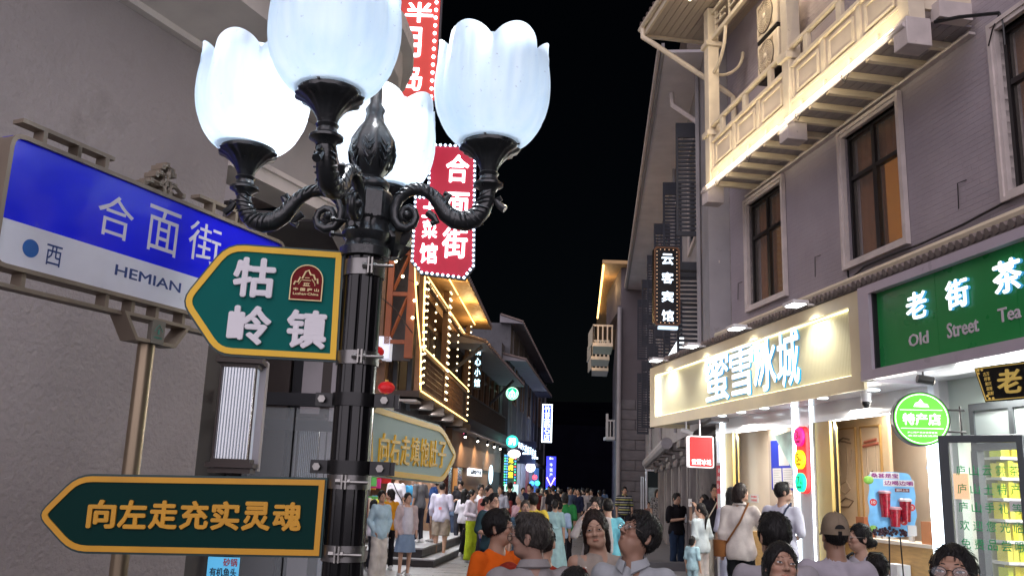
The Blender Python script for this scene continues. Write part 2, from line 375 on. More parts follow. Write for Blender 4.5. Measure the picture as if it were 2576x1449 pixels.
M_white = mat('off_white_trim', (0.62, 0.55, 0.52), rough=0.6, var=0.12, vs=5, wear=((0.28, 0.23, 0.21), 8, 0.64))
M_alu = mat('black_window_frame', (0.012, 0.011, 0.012), rough=0.35, var=0.1)
WIN = [(3.0, 4.3), (6.2, 7.5), (9.35, 10.62), (12.5, 13.8)]; WZ = (4.9, 6.7)
rb = thing('purple_building', 'purple painted brick building above the drink shop and tea shop on the right', 'building', FR)
mb = MB(FR); x = 2.18
for a, b in WIN:
    mb.box(x, a, .8, 1.1, 3.9, 7.3); mb.box(a, b, .8, 1.1, 3.9, WZ[0]); mb.box(a, b, .8, 1.1, WZ[1], 7.3); x = b
mb.box(x, 17, .8, 1.1, 3.9, 7.3); mb.box(2.18, 17, .8, 1.1, 7.301, 12); mb.box(2.18, 2.4, 1.1, 9, 3.9, 12)
mb.build('wall', M_pur, rb, sharp=20)
M_room = mat('room_wall', (0.26, 0.14, 0.055), rough=0.8, var=0.1)
M_ceil = mat('room_ceiling', (0.5, 0.38, 0.12), rough=0.35, var=0.3, vs=14, stretch=(1, 6, 1))
M_curt = mat('brown_curtain', (0.22, 0.085, 0.03), rough=0.8, var=0.15, vs=8)
M_pane = mat('window_glass', (0.5, 0.45, 0.4), rough=0.05, var=0, alpha=0.10, spec=1.0)
def window(i, a, b):
    z0, z1 = WZ; q = .08
    w = MB(FR).ring([(a-q, z0-q), (b+q, z0-q), (b+q, z1+q), (a-q, z1+q)], [(a, z0), (b, z0), (b, z1), (a, z1)], .745, .98).ring(
        [(a-q-.02, z0-q-.02), (b+q+.02, z0-q-.02), (b+q+.02, z1+q+.02), (a-q-.02, z1+q+.02)], [(a-q+.03, z0-q+.03), (b+q-.03, z0-q+.03), (b+q-.03, z1+q-.03), (a-q+.03, z1+q-.03)], .725, .79).build('window', M_white, rb)
    f = .05; xm = (a+b)/2-.03; zt = z0+(z1-z0)*.66
    mb = MB(FR).ring([(a+.003, z0+.003), (b-.003, z0+.003), (b-.003, z1-.003), (a+.003, z1-.003)], [(a+f, z0+f), (b-f, z0+f), (b-f, z1-f), (a+f, z1-f)], .84, .92)
    mb.box(xm-.035, xm+.035, .842, .918, z0+f, z1-f).box(a+f, xm-.035, .845, .915, zt-.03, zt+.03).box(xm+.035, b-f, .845, .915, zt-.03, zt+.03)
    mb.box(xm+.035, xm+.075, .83, .90, z0+f, zt-.03).build('frame', M_alu, w)
    for (p, r) in ((a+f, xm-.035), (xm+.035, b-f)):
        for (s, t) in ((z0+f, zt-.03), (zt+.03, z1-f)): MB(FR).box(p, r, .88, .886, s, t).build('pane', M_pane, w)
    # room behind
    MB(FR).box(a-.6, b+.6, 5.0, 5.05, 4.5, 6.9).box(a-.65, a-.6, 1.1, 5.0, 4.5, 6.9).box(b+.6, b+.65, 1.1, 5.0, 4.5, 6.9).box(a-.6, b+.6, 1.1, 5.0, 4.45, 4.5).build('room', M_room, w)
    MB(FR).box(a-.6, b+.6, 1.1, 5.0, 6.9, 6.95).build('room_ceiling', M_ceil, w)
    for k in range(26): cube('ceiling_batten', M_ceil, w, FR, a-.6, b+.6, 1.15+k*.148, 1.15+k*.148+.09, 6.86, 6.898)
    def cur(xa, xb, za, zb, y):
        n = 28; vs = []
        for k in range(n+1):
            u = xa+(xb-xa)*k/n; yy = y+.02*math.sin(k*1.9)+.008*math.sin(k*5)
            vs += [(u, yy, za), (u, yy, zb)]
        MB(FR).add(vs, [(2*k, 2*k+2, 2*k+3, 2*k+1) for k in range(n)]).build('curtain', M_curt, w, sharp=80)
    cur(a+.0, xm-.02, z0-.1, zt+.06, 1.0)
    cur(a+.0, b, zt+.05, z1, .99)
    lamp('room_lamp', 'POINT', FR.w((a+b)/2+.2, 2.6, 6.0), 62, (1, .68, .30), .12)
for i, (a, b) in enumerate(WIN): window(i, a, b)
# long hooks and small stains left on the wall
for (x, z) in ((8.55, 4.95), (10.95, 5.2), (5.3, 4.9), (2.55, 5.1)):
    MB(FR).tube([(x+.12, .79, z+.3), (x, .77, z+.3), (x, .76, z)], .006, 5).build('hook', M_alu, rb)
# balcony
def balcony():
    t = thing('balcony', 'cream timber balcony with panelled rail on the purple building', 'balcony', FR)
    xs = [3.12, 6.08, 8.9]; B = lambda n, *a, m=M_cream, **k: bx(n, m, t, FR, *a, **k)
    for x in xs:
        o = B('column', x-.1, x+.1, .0, .2, 6.95, 10.3, bevel=.008)
        bx('base_block', M_white, o, FR, x-.13, x+.13, -.06, .24, 6.62, 6.95, bevel=.01)
        for z in (7.85, 9.55): bx('capital', M_cream, o, FR, x-.14, x+.14, -.05, .25, z, z+.09, bevel=.01)
        mb = MB(FR)                                                     # curved bracket by each column head
        for s in (-1, 1):
            pts = [(x+s*(.1+.55*math.sin(k/8*math.pi/2)), .1, 9.05+.62*(1-math.cos(k/8*math.pi/2))) for k in range(9)]
            if s > 0 or x > 3.2: mb.tube(pts, .032, 6)
        pts = [(x, .2+.5*math.sin(k/8*math.pi/2), 9.05+.5*(1-math.cos(k/8*math.pi/2))) for k in range(9)]
        mb.tube(pts, .03, 6).build('bracket', M_cream, o)
    for a, b in ((3.22, 5.98), (6.18, 8.8)):
        B('skirt_board', a, b, .03, .09, 6.99, 7.17); B('rail', a, b, .02, .12, 7.17, 7.215); B('rail', a, b, .02, .12, 7.70, 7.75)
        B('handrail', a, b, .02, .10, 8.0, 8.05)
        n = 3; wd = (b-a)/n
        for k in range(n):
            x0 = a+k*wd+.04; x1 = a+(k+1)*wd-.04
            p = MB(FR).box(x0, x1, .07, .09, 7.215, 7.70).build('panel', mat('panel_infill', (0.60, 0.51, 0.42), rough=.6, var=.1), t)
            MB(FR).ring([(x0+.09, 7.28), (x1-.09, 7.28), (x1-.09, 7.63), (x0+.09, 7.63)], [(x0+.13, 7.315), (x1-.13, 7.315), (x1-.13, 7.595), (x0+.13, 7.595)], .045, .069).build('moulding', M_cream, p)
            B('stile', x0-.04 if k == 0 else x0-.08, x0, .04, .1, 7.215, 7.70)
            B('baluster', x0+.35, x0+.47, .03, .09, 7.75, 8.0)
        B('stile', b-.04, b, .04, .1, 7.215, 7.70)
        k = a+.3
        while k < b-.2: B('notch_bracket', k, k+.06, -.01, .028, 6.9, 7.06); k += .62
        # hanging lattice under the eave
        B('valance_rail', a, b, .06, .12, 9.66, 9.74); B('valance_rail', a, b, .06, .12, 10.16, 10.22)
        mb = MB(FR); k = a
        while k < b-.3:
            mb.box(k+.12, k+.15, .08, .11, 9.74, 10.16).box(k+.15, k+.55, .08, .11, 9.88, 9.91).box(k+.15, k+.55, .08, .11, 10.0, 10.03).box(k+.33, k+.36, .08, .11, 9.91, 10.0); k += .6
        mb.build('lattice', M_cream, t)
    # end return towards the wall
    for x0 in (3.06, 8.92): B('return_panel', x0, x0+.05, .2, .8, 7.1, 7.7); B('return_rail', x0, x0+.06, .2, .8, 7.98, 8.04)
    # floor: boards on joists
    M_bd = mat('weathered_board', (0.34, 0.31, 0.33), rough=.7, var=.25, vs=4, stretch=(1, 5, 1), wear=((0.16, 0.10, 0.07), 7, .6))
    for k in range(6): cube('board', M_bd, t, FR, 3.1, 8.95, .06+k*.125, .06+k*.125+.115, 6.955, 6.98)
    x = 3.35
    while x < 8.9: cube('joist', M_cream, t, FR, x, x+.07, .04, .8, 6.87, 6.954); x += .47
    B('ledger', 3.0, 9.0, .72, .798, 6.84, 6.87, m=M_white)
    MB(FR).tube([(3.0, -.06, 6.86), (9.0, -.06, 6.86)], .035, 8).build('conduit', M_white, t)
    for a, b in ((3.25, 5.95), (6.2, 8.8)):
        MB(FR).box(a, b, -.085, -.07, 6.895, 6.905).build('led_strip', glow('warm_led', (1.0, .74, .36), 6), t); lamp('skirt_light', 'AREA', FR.w((a+b)/2, -.16, 6.92), 8, (1, .84, .52), d=FR.w(0, .55, .8)-FR.w(0, 0, 0), size=(b-a, .04))
    for x in (3.7, 4.9, 6.5, 7.7):
        MB(FR).tube([(x, -.06, 6.9), (x+.05, -.12, 6.8), (x+.1, -.10, 6.72), (x+.14, -.06, 6.83)], .006, 5).build('cable_loop', M_alu, t)
    return t
balcony()
# roof over the balcony
t = thing('balcony_roof', 'projecting tiled eave with boarded soffit over the cream balcony', 'roof', FR)
M_sof = mat('soffit_boards', (0.5, 0.42, 0.34), rough=.6, var=.1, vs=3)
for k in range(12): cube('soffit_board', M_sof, t, FR, 2.0, 9.6, -.75+k*.13, -.75+k*.13+.12, 10.32, 10.345)
MB(FR).box(1.95, 9.6, -.80, -.755, 10.28, 10.46).box(1.93, 2.0, -.75, .9, 10.27, 10.45).build('fascia_board', M_cream, t)
M_tile = mat('roof_tile', (0.16, 0.12, 0.11), rough=.7, var=.3, vs=6)
tm = MB().tube([(0, 0, 0), (0, .5, .14), (0, 1.0, .28)], .07, 8).mesh('tile', M_tile)
x = 2.0
while x < 9.6: link('tile', tm, t, FR.m @ Matrix.Translation((x, -.86, 10.49))); x += .19
MB(FR).tube([(1.9, -.84, 10.44), (9.6, -.84, 10.44)], .055, 8).build('gutter', M_cream, t)
MB(FR).tube([(2.05, -.84, 10.42), (2.05, -.84, 10.22), (2.12, -.7, 10.1), (2.6, .6, 9.0), (2.62, .72, 8.9), (2.62, .72, 7.2)], .05, 8).build('downpipe', M_cream, t)
MB(FR).box(3.4, 6.8, -.42, -.39, 10.28, 10.315).build('tube_light', glow('warm_tube', (1, .93, .75), 9), t)
lamp('soffit_lamp', 'AREA', FR.w(5.3, -.40, 10.2), 90, (1, .80, .52), d=(0, 0, -1), size=(3.4, .1)); lamp('balcony_uplight', 'AREA', FR.w(6.0, -.16, 6.80), 14, (1, .88, .68), d=FR.w(0, .5, 1)-FR.w(0, 0, 0), size=(5.4, .05))
# air conditioners
def ac(z, label):
    t = thing('air_conditioner', label, 'air conditioner', FR.sub(0, 0, z))
    f = FR.sub(5.0, .28, z)
    bx('casing', M_cream, t, f, -.40, .34, 0, .3, 0, .62, bevel=.02)
    mb = MB(f)
    for k in range(9):
        r = .03+k*.028; mb.tube([(-.08+r*math.cos(a/20*2*math.pi), -.012, .31+r*math.sin(a/20*2*math.pi)) for a in range(21)], .005, 4)
    for k in range(24):
        a = k/24*2*math.pi; mb.tube([(-.08+.03*math.cos(a), -.014, .31+.03*math.sin(a)), (-.08+.16*math.cos(a+.35), -.02, .31+.16*math.sin(a+.35)), (-.08+.26*math.cos(a+.5), -.012, .31+.26*math.sin(a+.5))], .0035, 4)
    mb.ball((-.08, -.02, .31), (.05, .02, .05)).build('fan_grille', M_cream, t)
    MB(f).tube([(-.08+.265*math.cos(a/24*2*math.pi), -.004, .31+.265*math.sin(a/24*2*math.pi)) for a in range(25)], .012, 5).build('rim', mat('ac_dark', (0.12, .09, .06)), t)
    bx('back_disc', mat('ac_mid', (0.36, .28, .17)), t, f, -.33, .17, -.002, -.0005, .07, .55)
    bx('foot', M_alu, t, f, -.38, .32, 0, .28, -.05, -.001)
ac(8.22, 'lower of the two stacked outdoor air conditioner units behind the balcony rail')
ac(8.92, 'upper of the two stacked outdoor air conditioner units behind the balcony rail')
t = thing('balcony_door', 'tall pale framed doorway behind the balcony rail', 'door', FR)
MB(FR).ring([(4.0, 7.1), (4.95, 7.1), (4.95, 9.5), (4.0, 9.5)], [(4.12, 7.1), (4.83, 7.1), (4.83, 9.38), (4.12, 9.38)], .70, .79).build('frame', M_white, t)
bx('leaf', M_alu, t, FR, 4.12, 4.83, .74, .79, 7.1, 9.38)
# cables on the wall
t = thing('wall_cable', 'thin black cable dropping from the balcony and running along the purple wall', 'cable', FR)
zz = lambda x: 4.68+(x-5)*.025
MB(FR).tube([(6.12, .76, 6.85), (6.14, .77, 6.7), (6.16, .78, 4.72), (6.2, .78, 4.66)]+[(x, .76, zz(x)+.05*math.sin(x*2.1)*.5) for x in (6.6, 7.2, 7.8, 8.6, 9.4, 10.2, 11, 12)], .014, 6).build('cable', M_alu, t)
t = thing('loose_wire', 'bundle of black wires poking out of the wall beside the balcony end', 'cable', FR)
MB(FR).tube([(9.0, .3, 6.93), (9.2, .45, 6.9), (9.45, .75, 6.85)], .02, 6).tube([(9.45, .75, 6.85), (9.5, .74, 6.7), (9.5, .74, 6.45)], .012, 5).tube([(9.45, .75, 6.85), (9.36, .72, 6.7), (9.28, .72, 6.55)], .008, 5).build('wire', M_alu, t)
bx('bracket_box', M_white, t, FR, 8.95, 9.1, .3, .7, 6.95, 7.15)
# tiled drip edge and pipe over the shop fascias
t = thing('tile_drip_edge', 'row of curved grey roof tiles and a pale pipe above the shop signs', 'roof edge', FR)
M_gt = mat('weathered_grey_tile', (0.20, 0.165, 0.15), rough=.85, var=.35, vs=9, bump=.004, bs=50)
tm2 = MB().tube([(0, -.06, -.03), (0.02, .15, .03), (0.05, .42, .16)], [.045, .05, .05], 7).mesh('tile', M_gt)
x = .25; rs = random.Random(5)
while x < 12.5:
    link('tile', tm2, t, FR.m @ Matrix.Translation((x, .0, 4.23+rs.uniform(-.008, .008))) @ Matrix.Rotation(rs.uniform(-.12, .12), 4, 'Z')); x += .105
MB(FR).slab([(.2, -.03), (13, -.03), (13, .5), (.2, .5)], 4.15, 4.19).build('bedding', M_gt, t)
MB(FR).add([(.2, .0, 4.19), (13, .0, 4.19), (13, .8, 4.5), (.2, .8, 4.5)], [(0, 1, 2, 3)]).build('roof_deck', M_gt, t)
MB(FR).tube([(2.2, .5, 4.50), (7.8, .48, 4.50), (13, .48, 4.52)], .055, 8).build('pipe', M_cream, t)
MB(FR).tube([(1.9, .75, 7.4), (1.9, .75, 4.5)], .06, 8).box(1.82, 1.98, .65, .85, 5.9, 5.95).build('downpipe', M_white, t)
bx('rough_quoin', mat('rough_render', (0.3, .27, .26), rough=.9, var=.3, vs=7, bump=.02, bs=9), rb, FR, 1.7, 2.18, .85, 1.5, 3.9, 10.3)
# ============================================================ lamp post with four lotus globes
M_iron = mat('black_cast_iron', (0.018, 0.021, 0.023), rough=0.30, var=0.25, vs=20, bump=0.0012, bs=90, spec=0.7, coat=0.25)
M_post = mat('black_glossy_post', (0.005, 0.005, 0.006), rough=0.16, var=0.2, vs=8, stretch=(1, 1, .15), coat=0.15, spec=.4)
M_band = mat('steel_band', (0.22, 0.215, 0.21), rough=0.3, metal=0.9, var=0.2, vs=12)
M_bolt = mat('zinc_bolt', (0.35, 0.34, 0.32), rough=0.35, metal=0.9, var=0.2, vs=30)
M_bclamp = mat('black_clamp', (0.006, 0.006, 0.007), rough=0.3, var=0.1)
def globe_mat():
    m = bpy.data.materials.new('lotus_glass'); m.use_nodes = True; t = m.node_tree; N = t.nodes; L = t.links
    N.remove(N['Principled BSDF']); out = N['Material Output']
    tr = N.new('ShaderNodeBsdfTranslucent'); df = N.new('ShaderNodeBsdfDiffuse'); gl = N.new('ShaderNodeBsdfGlossy')
    tc = N.new('ShaderNodeTexCoord'); n = N.new('ShaderNodeTexNoise'); n.inputs['Scale'].default_value = 5; n.inputs['Detail'].default_value = 6
    mp = N.new('ShaderNodeMapping'); mp.inputs['Scale'].default_value = (3, 3, .5); L.new(tc.outputs['Object'], mp.inputs[0]); L.new(mp.outputs[0], n.inputs['Vector'])
    cr = N.new('ShaderNodeValToRGB'); cr.color_ramp.elements[0].position = .3; cr.color_ramp.elements[1].position = .7
    cr.color_ramp.elements[0].color = (.62, .78, .93, 1); cr.color_ramp.elements[1].color = (.80, .90, .98, 1); L.new(n.outputs[0], cr.inputs[0])
    # small dirt specks gathered in the glass
    d = N.new('ShaderNodeTexNoise'); d.inputs['Scale'].default_value = 60; d.inputs['Detail'].default_value = 3; L.new(tc.outputs['Object'], d.inputs['Vector'])
    dr = N.new('ShaderNodeMapRange'); dr.inputs['From Min'].default_value = .68; dr.inputs['From Max'].default_value = .78; L.new(d.outputs[0], dr.inputs[0])
    mx = N.new('ShaderNodeMix'); mx.data_type = 'RGBA'; mx.inputs[7].default_value = (.30, .36, .42, 1); L.new(dr.outputs[0], mx.inputs[0]); L.new(cr.outputs[0], mx.inputs[6])
    L.new(mx.outputs[2], tr.inputs[0]); df.inputs[0].default_value = (.75, .8, .85, 1); gl.inputs['Roughness'].default_value = .12
    em = N.new('ShaderNodeEmission'); em.inputs[1].default_value = .16; L.new(mx.outputs[2], em.inputs[0])
    a = N.new('ShaderNodeMixShader'); a.inputs[0].default_value = .35; L.new(tr.outputs[0], a.inputs[1]); L.new(df.outputs[0], a.inputs[2])
    b = N.new('ShaderNodeMixShader'); b.inputs[0].default_value = .06; L.new(a.outputs[0], b.inputs[1]); L.new(gl.outputs[0], b.inputs[2])
    c = N.new('ShaderNodeAddShader'); L.new(b.outputs[0], c.inputs[0]); L.new(em.outputs[0], c.inputs[1]); L.new(c.outputs[0], out.inputs[0])
    return m
M_globe = globe_mat()
PX, PY = -0.515, 3.02
lp = thing('street_lamp', 'black cast-iron street lamp with four lit lotus-shaped globes on scrolled arms', 'street lamp', None, (PX, PY, 0))
LM = Fr(PX, PY, 1, 0)
fl = lambda a, i: 1-0.06*(abs(math.sin(a*6))**0.5 < 0.45)
MB(LM).lathe([(.067, .0), (.067, 2.60)], 72, flute=fl).build('post', M_post, lp, sharp=20)
MB(LM).lathe([(.085, 2.53), (.088, 2.56), (.074, 2.575), (.070, 2.585), (.082, 2.60), (.086, 2.615), (.078, 2.63), (.074, 2.65), (.074, 2.66)], 32).build('collar', M_iron, lp)
MB(LM).lathe([(.075, 2.655), (.083, 2.67), (.083, 2.76), (.074, 2.772), (.05, 2.785)], 8).build('hub', M_iron, lp, sharp=20, bevel=.004)
MB(LM).lathe([(.05, 2.81), (.066, 2.825), (.070, 2.845), (.055, 2.862), (.042, 2.87), (.05, 2.885), (.068, 2.915), (.081, 2.965), (.076, 3.01), (.055, 3.05), (.035, 3.08),
              (.030, 3.11), (.036, 3.125), (.022, 3.15), (.02, 3.24), (.006, 3.28)], 48, (0, 0, -.045),
             flute=lambda a, i: 1+(0.03*math.sin(a*8) if 4 < i < 11 else 0)).build('finial', M_iron, lp, sharp=60)
lf = MB(LM)
for s_ in range(8):                                   # acanthus leaves wrapped round the bulb
    for j in range(6):
        z0_ = 2.85+j*.026
        for sg in (-1, 1):
            pts_ = []
            for q_ in range(4):
                zz_ = z0_+q_*.011; rr_ = .046+.036*math.sin(min(1, max(0, (zz_-2.835)/.16))*math.pi*.95+.12)**.8
                aa_ = s_*math.pi/4+sg*(.03+.085*q_); pts_.append((rr_*math.cos(aa_), rr_*math.sin(aa_), zz_))
            lf.tube(pts_, [.004, .0045, .0035, .0015], 5)
lf.build('leaf_relief', M_iron, lp, kind='stuff')
sb = MB(LM)
for k, (z, a) in enumerate(((2.655, 200), (2.60, 205), (2.66, 290), (2.62, 255))):
    r = math.radians(a); c = Vector((math.cos(r), math.sin(r), 0)); p = Vector((0, 0, z))
    sb.cyl(p+c*.07, p+c*.12, .006).cyl(p+c*.115, p+c*.128, .011, n=6)
sb.build('set_screw', M_iron, lp)
SP = [(.143+.022*math.cos(t), 2.715+.022*math.sin(t)) for t in (math.radians(a) for a in (20, -40, -100))]
ARM = [(.156, 2.713), (.146, 2.702), (.130, 2.708), (.124, 2.724), (.133, 2.742), (.155, 2.748), (.176, 2.735), (.184, 2.712), (.175, 2.686), (.150, 2.672), (.118, 2.678), (.097, 2.705), (.094, 2.74), (.106, 2.775),
       (.135, 2.803), (.172, 2.815), (.21, 2.812), (.245, 2.792), (.275, 2.760), (.30, 2.725), (.335, 2.702), (.372, 2.695), (.408, 2.705), (.435, 2.732), (.45, 2.765), (.455, 2.81)]
ARR = [.010, .011, .012, .013, .013, .013, .013, .014, .015, .016, .017, .018, .019, .020, .021, .022, .022, .023, .027, .031, .034, .035, .034, .031, .028, .026]
def globe_mb(fr):
    n = 120; rows = 30; mb = MB(fr); vs = []
    for i in range(rows+1):
        t = i/rows
        for k in range(n):
            a = 2*math.pi*k/n
            q = abs(math.cos(3*a)); pt = q**.8                           # 0 at petal joints, 1 at petal middle
            zt = .350+.062*pt
            z = t*zt*.93
            u = z/.375
            r = .098+.106*math.sin(min(u, 1.0)**.62*math.pi*.70)
            r *= 1-.095*(1-q)**2.2*min(1, max(0, (t-.15)*1.6))
            r += .014*max(0, t-.8)/.2*q
            r *= 1+.004*math.sin(a*48)*(t < .5)+.013*math.cos(a*24)*(0.25 < t < .88)*q
            vs.append((r*math.cos(a), r*math.sin(a), z))
    fs = [(i*n+k, i*n+(k+1) % n, (i+1)*n+(k+1) % n, (i+1)*n+k) for i in range(rows) for k in range(n)]
    mb.add(vs, fs); return mb
def dome_mb(fr):
    n = 60; vs = []; rows = 12
    for i in range(rows+1):
        t = i/rows; ph = t*math.pi/2
        for k in range(n):
            a = 2*math.pi*k/n; r = .165*math.cos(ph); vs.append((r*math.cos(a), r*math.sin(a), .28+.125*math.sin(ph)))
    return MB(fr).add(vs, [(i*n+k, i*n+(k+1) % n, (i+1)*n+(k+1) % n, (i+1)*n+k) for i in range(rows) for k in range(n)])
def arm(ang, ext, bulbw, tw, off=0):
    f = LM.sub(0, 0, -.035, ang); s = ext/.455
    a = MB(f); pts = [(r*(s if r > .2 else 1+(s-1)*max(0, (r-.09))/.11), 0, z) for r, z in ARM]
    # leaf ridges wrapped round the arm
    o = MB(f).tube(pts, ARR, 12).build('arm', M_iron, lp, sharp=60)
    rd = MB(f)
    for i in range(13, 25):
        p = Vector(pts[i]); q = Vector(pts[i+1]) if i+1 < len(pts) else p; r = ARR[i]
        tng = (q-p).normalized(); nrm = Vector((0, 1, 0)); bi = tng.cross(nrm)
        for j in (0, .5):
            b = p+(q-p)*j
            for s2 in (-1, 1):
                rd.tube([b+bi*r*math.cos(t)+nrm*s2*r*math.sin(t)+tng*.018*t for t in (.2, .7, 1.2, 1.7, 2.2)], [.002, .004, .005, .004, .002], 5)
    rd.build('leaf_ridges', M_iron, o)
    MB(f).ball((.143, 0, 2.718), (.019, .026, .019), 12, 8).build('curl', M_iron, o)
    for cx, cz, d, k in ((.305*s, 2.785, 1, 1), (.262*s, 2.70, -1, 1), (.49*s, 2.765, 1, -1)):
        MB(f).tube([(cx-.03*k, 0, cz-.028*d), (cx-.008*k, 0, cz-.012*d), (cx+.004*k, 0, cz+.006*d), (cx-.010*k, 0, cz+.013*d), (cx-.016*k, 0, cz+.003*d)], [.014, .013, .011, .010, .006], 8).build('curl', M_iron, o)
    c = f.sub(ext, 0, 0)
    MB(c).lathe([(.028, 2.80), (.034, 2.812), (.052, 2.822), (.052, 2.83), (.034, 2.842), (.030, 2.856), (.036, 2.866), (.03, 2.874)], 24).build('socket', M_iron, o)
    cup = MB(c); n = 64
    pr = [(.028, 2.87), (.034, 2.89), (.048, 2.915), (.072, 2.94), (.100, 2.952), (.104, 2.96), (.094, 2.965)]
    cup.lathe(pr, n, flute=lambda a2, i: 1+(.035*math.sin(a2*16) if i > 1 else .0)+(.03*math.sin(a2*8) if i in (4, 5) else 0)).build('cup', M_iron, o, sharp=60)
    MB(c).lathe([(.092, 2.955), (.096, 2.965), (.096, 2.99), (.092, 2.995)], 32).cyl((0, -.105, 2.978), (0, -.09, 2.978), .005).cyl((.105, 0, 2.978), (.09, 0, 2.978), .005).build('rim', M_iron, o)
    g = c.sub(0, 0, 2.975, tw-ang)
    go = globe_mb(g).build('lamp_shade', M_globe, lp, sharp=0)
    for p in go.data.polygons: p.use_smooth = True
    do = dome_mb(g).build('inner_dome', M_globe, go, sharp=0)
    for p in do.data.polygons: p.use_smooth = True
    cp = c.w(0, 0, 3.10)+Vector((off, 0, -.03))
    lamp('globe_bulb', 'POINT', cp, bulbw, (.93, .96, 1.0), .035)
    return c.w(0, 0, 3.55)
tops = []
for ang, ext, w, tw, off in ((-8.6, .425, .78, math.radians(0), 0), (171.4, .47, 3.0, math.radians(20), .085), (-98.5, .455, .95, math.radians(8), 0), (93, .47, 3.2, math.radians(30), -.04)):
    tops.append(arm(math.radians(ang), ext, w, tw, off))
lamp('globe_fill', 'POINT', (PX+.02, PY, 3.52), 42, (.93, .95, 1.0), .12)  # added lamp above the finial, boosts the globes' light on walls and shades
# tied black bag hanging behind the hub
t = thing('black_bag', 'crumpled black plastic bag tied behind the lamp post under the hub', 'bag', None, (-.44, 3.10, 2.5))
vs = MB(Fr(-.43, 3.09, 1, 0))
n = 14; v_ = []
for i in range(9):
    for k in range(n):
        a = 2*math.pi*k/n; zz = i/8; r = .012+.05*math.sin(math.pi*min(1, zz*.85+.12))*(1+.25*math.sin(a*5+i)); v_.append((r*math.cos(a), r*math.sin(a), 2.55+.17*zz))
vs.add(v_, [(i*n+k, i*n+(k+1) % n, (i+1)*n+(k+1) % n, (i+1)*n+k) for i in range(8) for k in range(n)]+[tuple(range(n-1, -1, -1)), tuple(8*n+k for k in range(n))]).build('bag', M_iron, t, sharp=20)
# ============================================================ arrow signs clamped to the post
def inset(poly, d):
    n = len(poly); out = []
    for i in range(n):
        p0 = Vector(poly[i-1]); p = Vector(poly[i]); p1 = Vector(poly[(i+1) % n])
        a = (p-p0).normalized(); b = (p1-p).normalized()
        na = Vector((-a.y, a.x)); nb = Vector((-b.y, b.x)); m = (na+nb).normalized(); k = d/max(.35, m.dot(na))
        out.append((p.x+m.x*k, p.y+m.y*k))
    return out
def ccw(p):
    return p if sum(p[i-1][0]*p[i][1]-p[i][0]*p[i-1][1] for i in range(len(p))) > 0 else p[::-1]
def rnd(poly, r, seg=4):                     # round every corner
    out = []; n = len(poly)
    for i in range(n):
        p0 = Vector(poly[i-1]); p = Vector(poly[i]); p1 = Vector(poly[(i+1) % n]); rr = r[i] if isinstance(r, (list, tuple)) else r
        a = (p0-p); b = (p1-p); k = min(rr, a.length*.45, b.length*.45)
        A = p+a.normalized()*k; B_ = p+b.normalized()*k
        if k < 1e-4: out.append(tuple(p)); continue
        for j in range(seg+1):
            t = j/seg; q = A*(1-t)**2+p*2*t*(1-t)+B_*t*t; out.append(tuple(q))
    return out
M_yel = mat('sign_yellow', (0.85, 0.50, 0.01), rough=0.35, var=0.05, vs=10)
M_ora = mat('sign_amber', (0.62, 0.30, 0.012), rough=0.38, var=0.08, vs=10)
M_gedge = mat('sign_edge', (0.008, 0.04, 0.04), rough=0.35, var=0.1)
def arrow(label, fr, px, face, ring, radii, back=0.02, rw=.020, e=.007):
    t = thing('direction_sign', label, 'sign', fr, (0, 0, 0))
    poly = [fr.at(a, b) for a, b in px]
    if ccw(poly) is not poly: poly = poly[::-1]; radii = radii[::-1]
    out = rnd(poly, radii)
    MB(fr).prism(out, 0.0, back).build('plate', M_gedge, t)
    a = inset(out, e); b = inset(out, e+rw)
    MB(fr).prism(b, -.0015, -.0002).build('face', face, t)
    MB(fr).ring(a, b, -.006, -.0002).build('border', ring, t)
    return t
M_teal = mat('sign_teal', (0.001, 0.120, 0.105), wear=((.012, .16, .14), 30, .70), rough=0.5, var=0.07, vs=3, spec=.1)
M_teal2 = mat('sign_dark_green', (0.0005, 0.026, 0.022), wear=((.008, .045, .04), 30, .70), rough=0.5, var=0.08, vs=3, spec=.1)
M_teal3 = mat('sign_green_glare', (0.40, 0.57, 0.52), rough=0.5, var=0.10, vs=3)  # the same sign green lightened, grazing shop light put into the colour
S1 = Fr(PX-.075, PY-.03, 1, .07, 0, -0.012)
s1 = arrow('square green arrow sign with white town name pointing left, highest on the lamp post', S1,
           [(866, 632), (850, 911), (543, 894), (452, 757), (572, 611)], M_teal, M_yel, [0, 0, .05, .05, .06])
M_wlet = mat('white_letters', (0.78, 0.76, 0.80), rough=.5, var=.03)
def letter(s, m, parent, fr, a, b, c, d, depth=.012, bold=.032, y=-.0016):
    x0, z1 = fr.at(a, b); x1, z0 = fr.at(c, d); zz1 = fr.Z((a+c)/2, b); zz0 = fr.Z((a+c)/2, d)
    xx0 = fr.X(a, (b+d)/2); xx1 = fr.X(c, (b+d)/2)
    return text('character', s, m, parent, fr, xx0, xx1, zz0, zz1, y, depth, bold)
letter('牯', M_wlet, s1, S1, 588, 650, 694, 750); letter('岭', M_wlet, s1, S1, 574, 770, 684, 868); letter('镇', M_wlet, s1, S1, 721, 781, 823, 878)
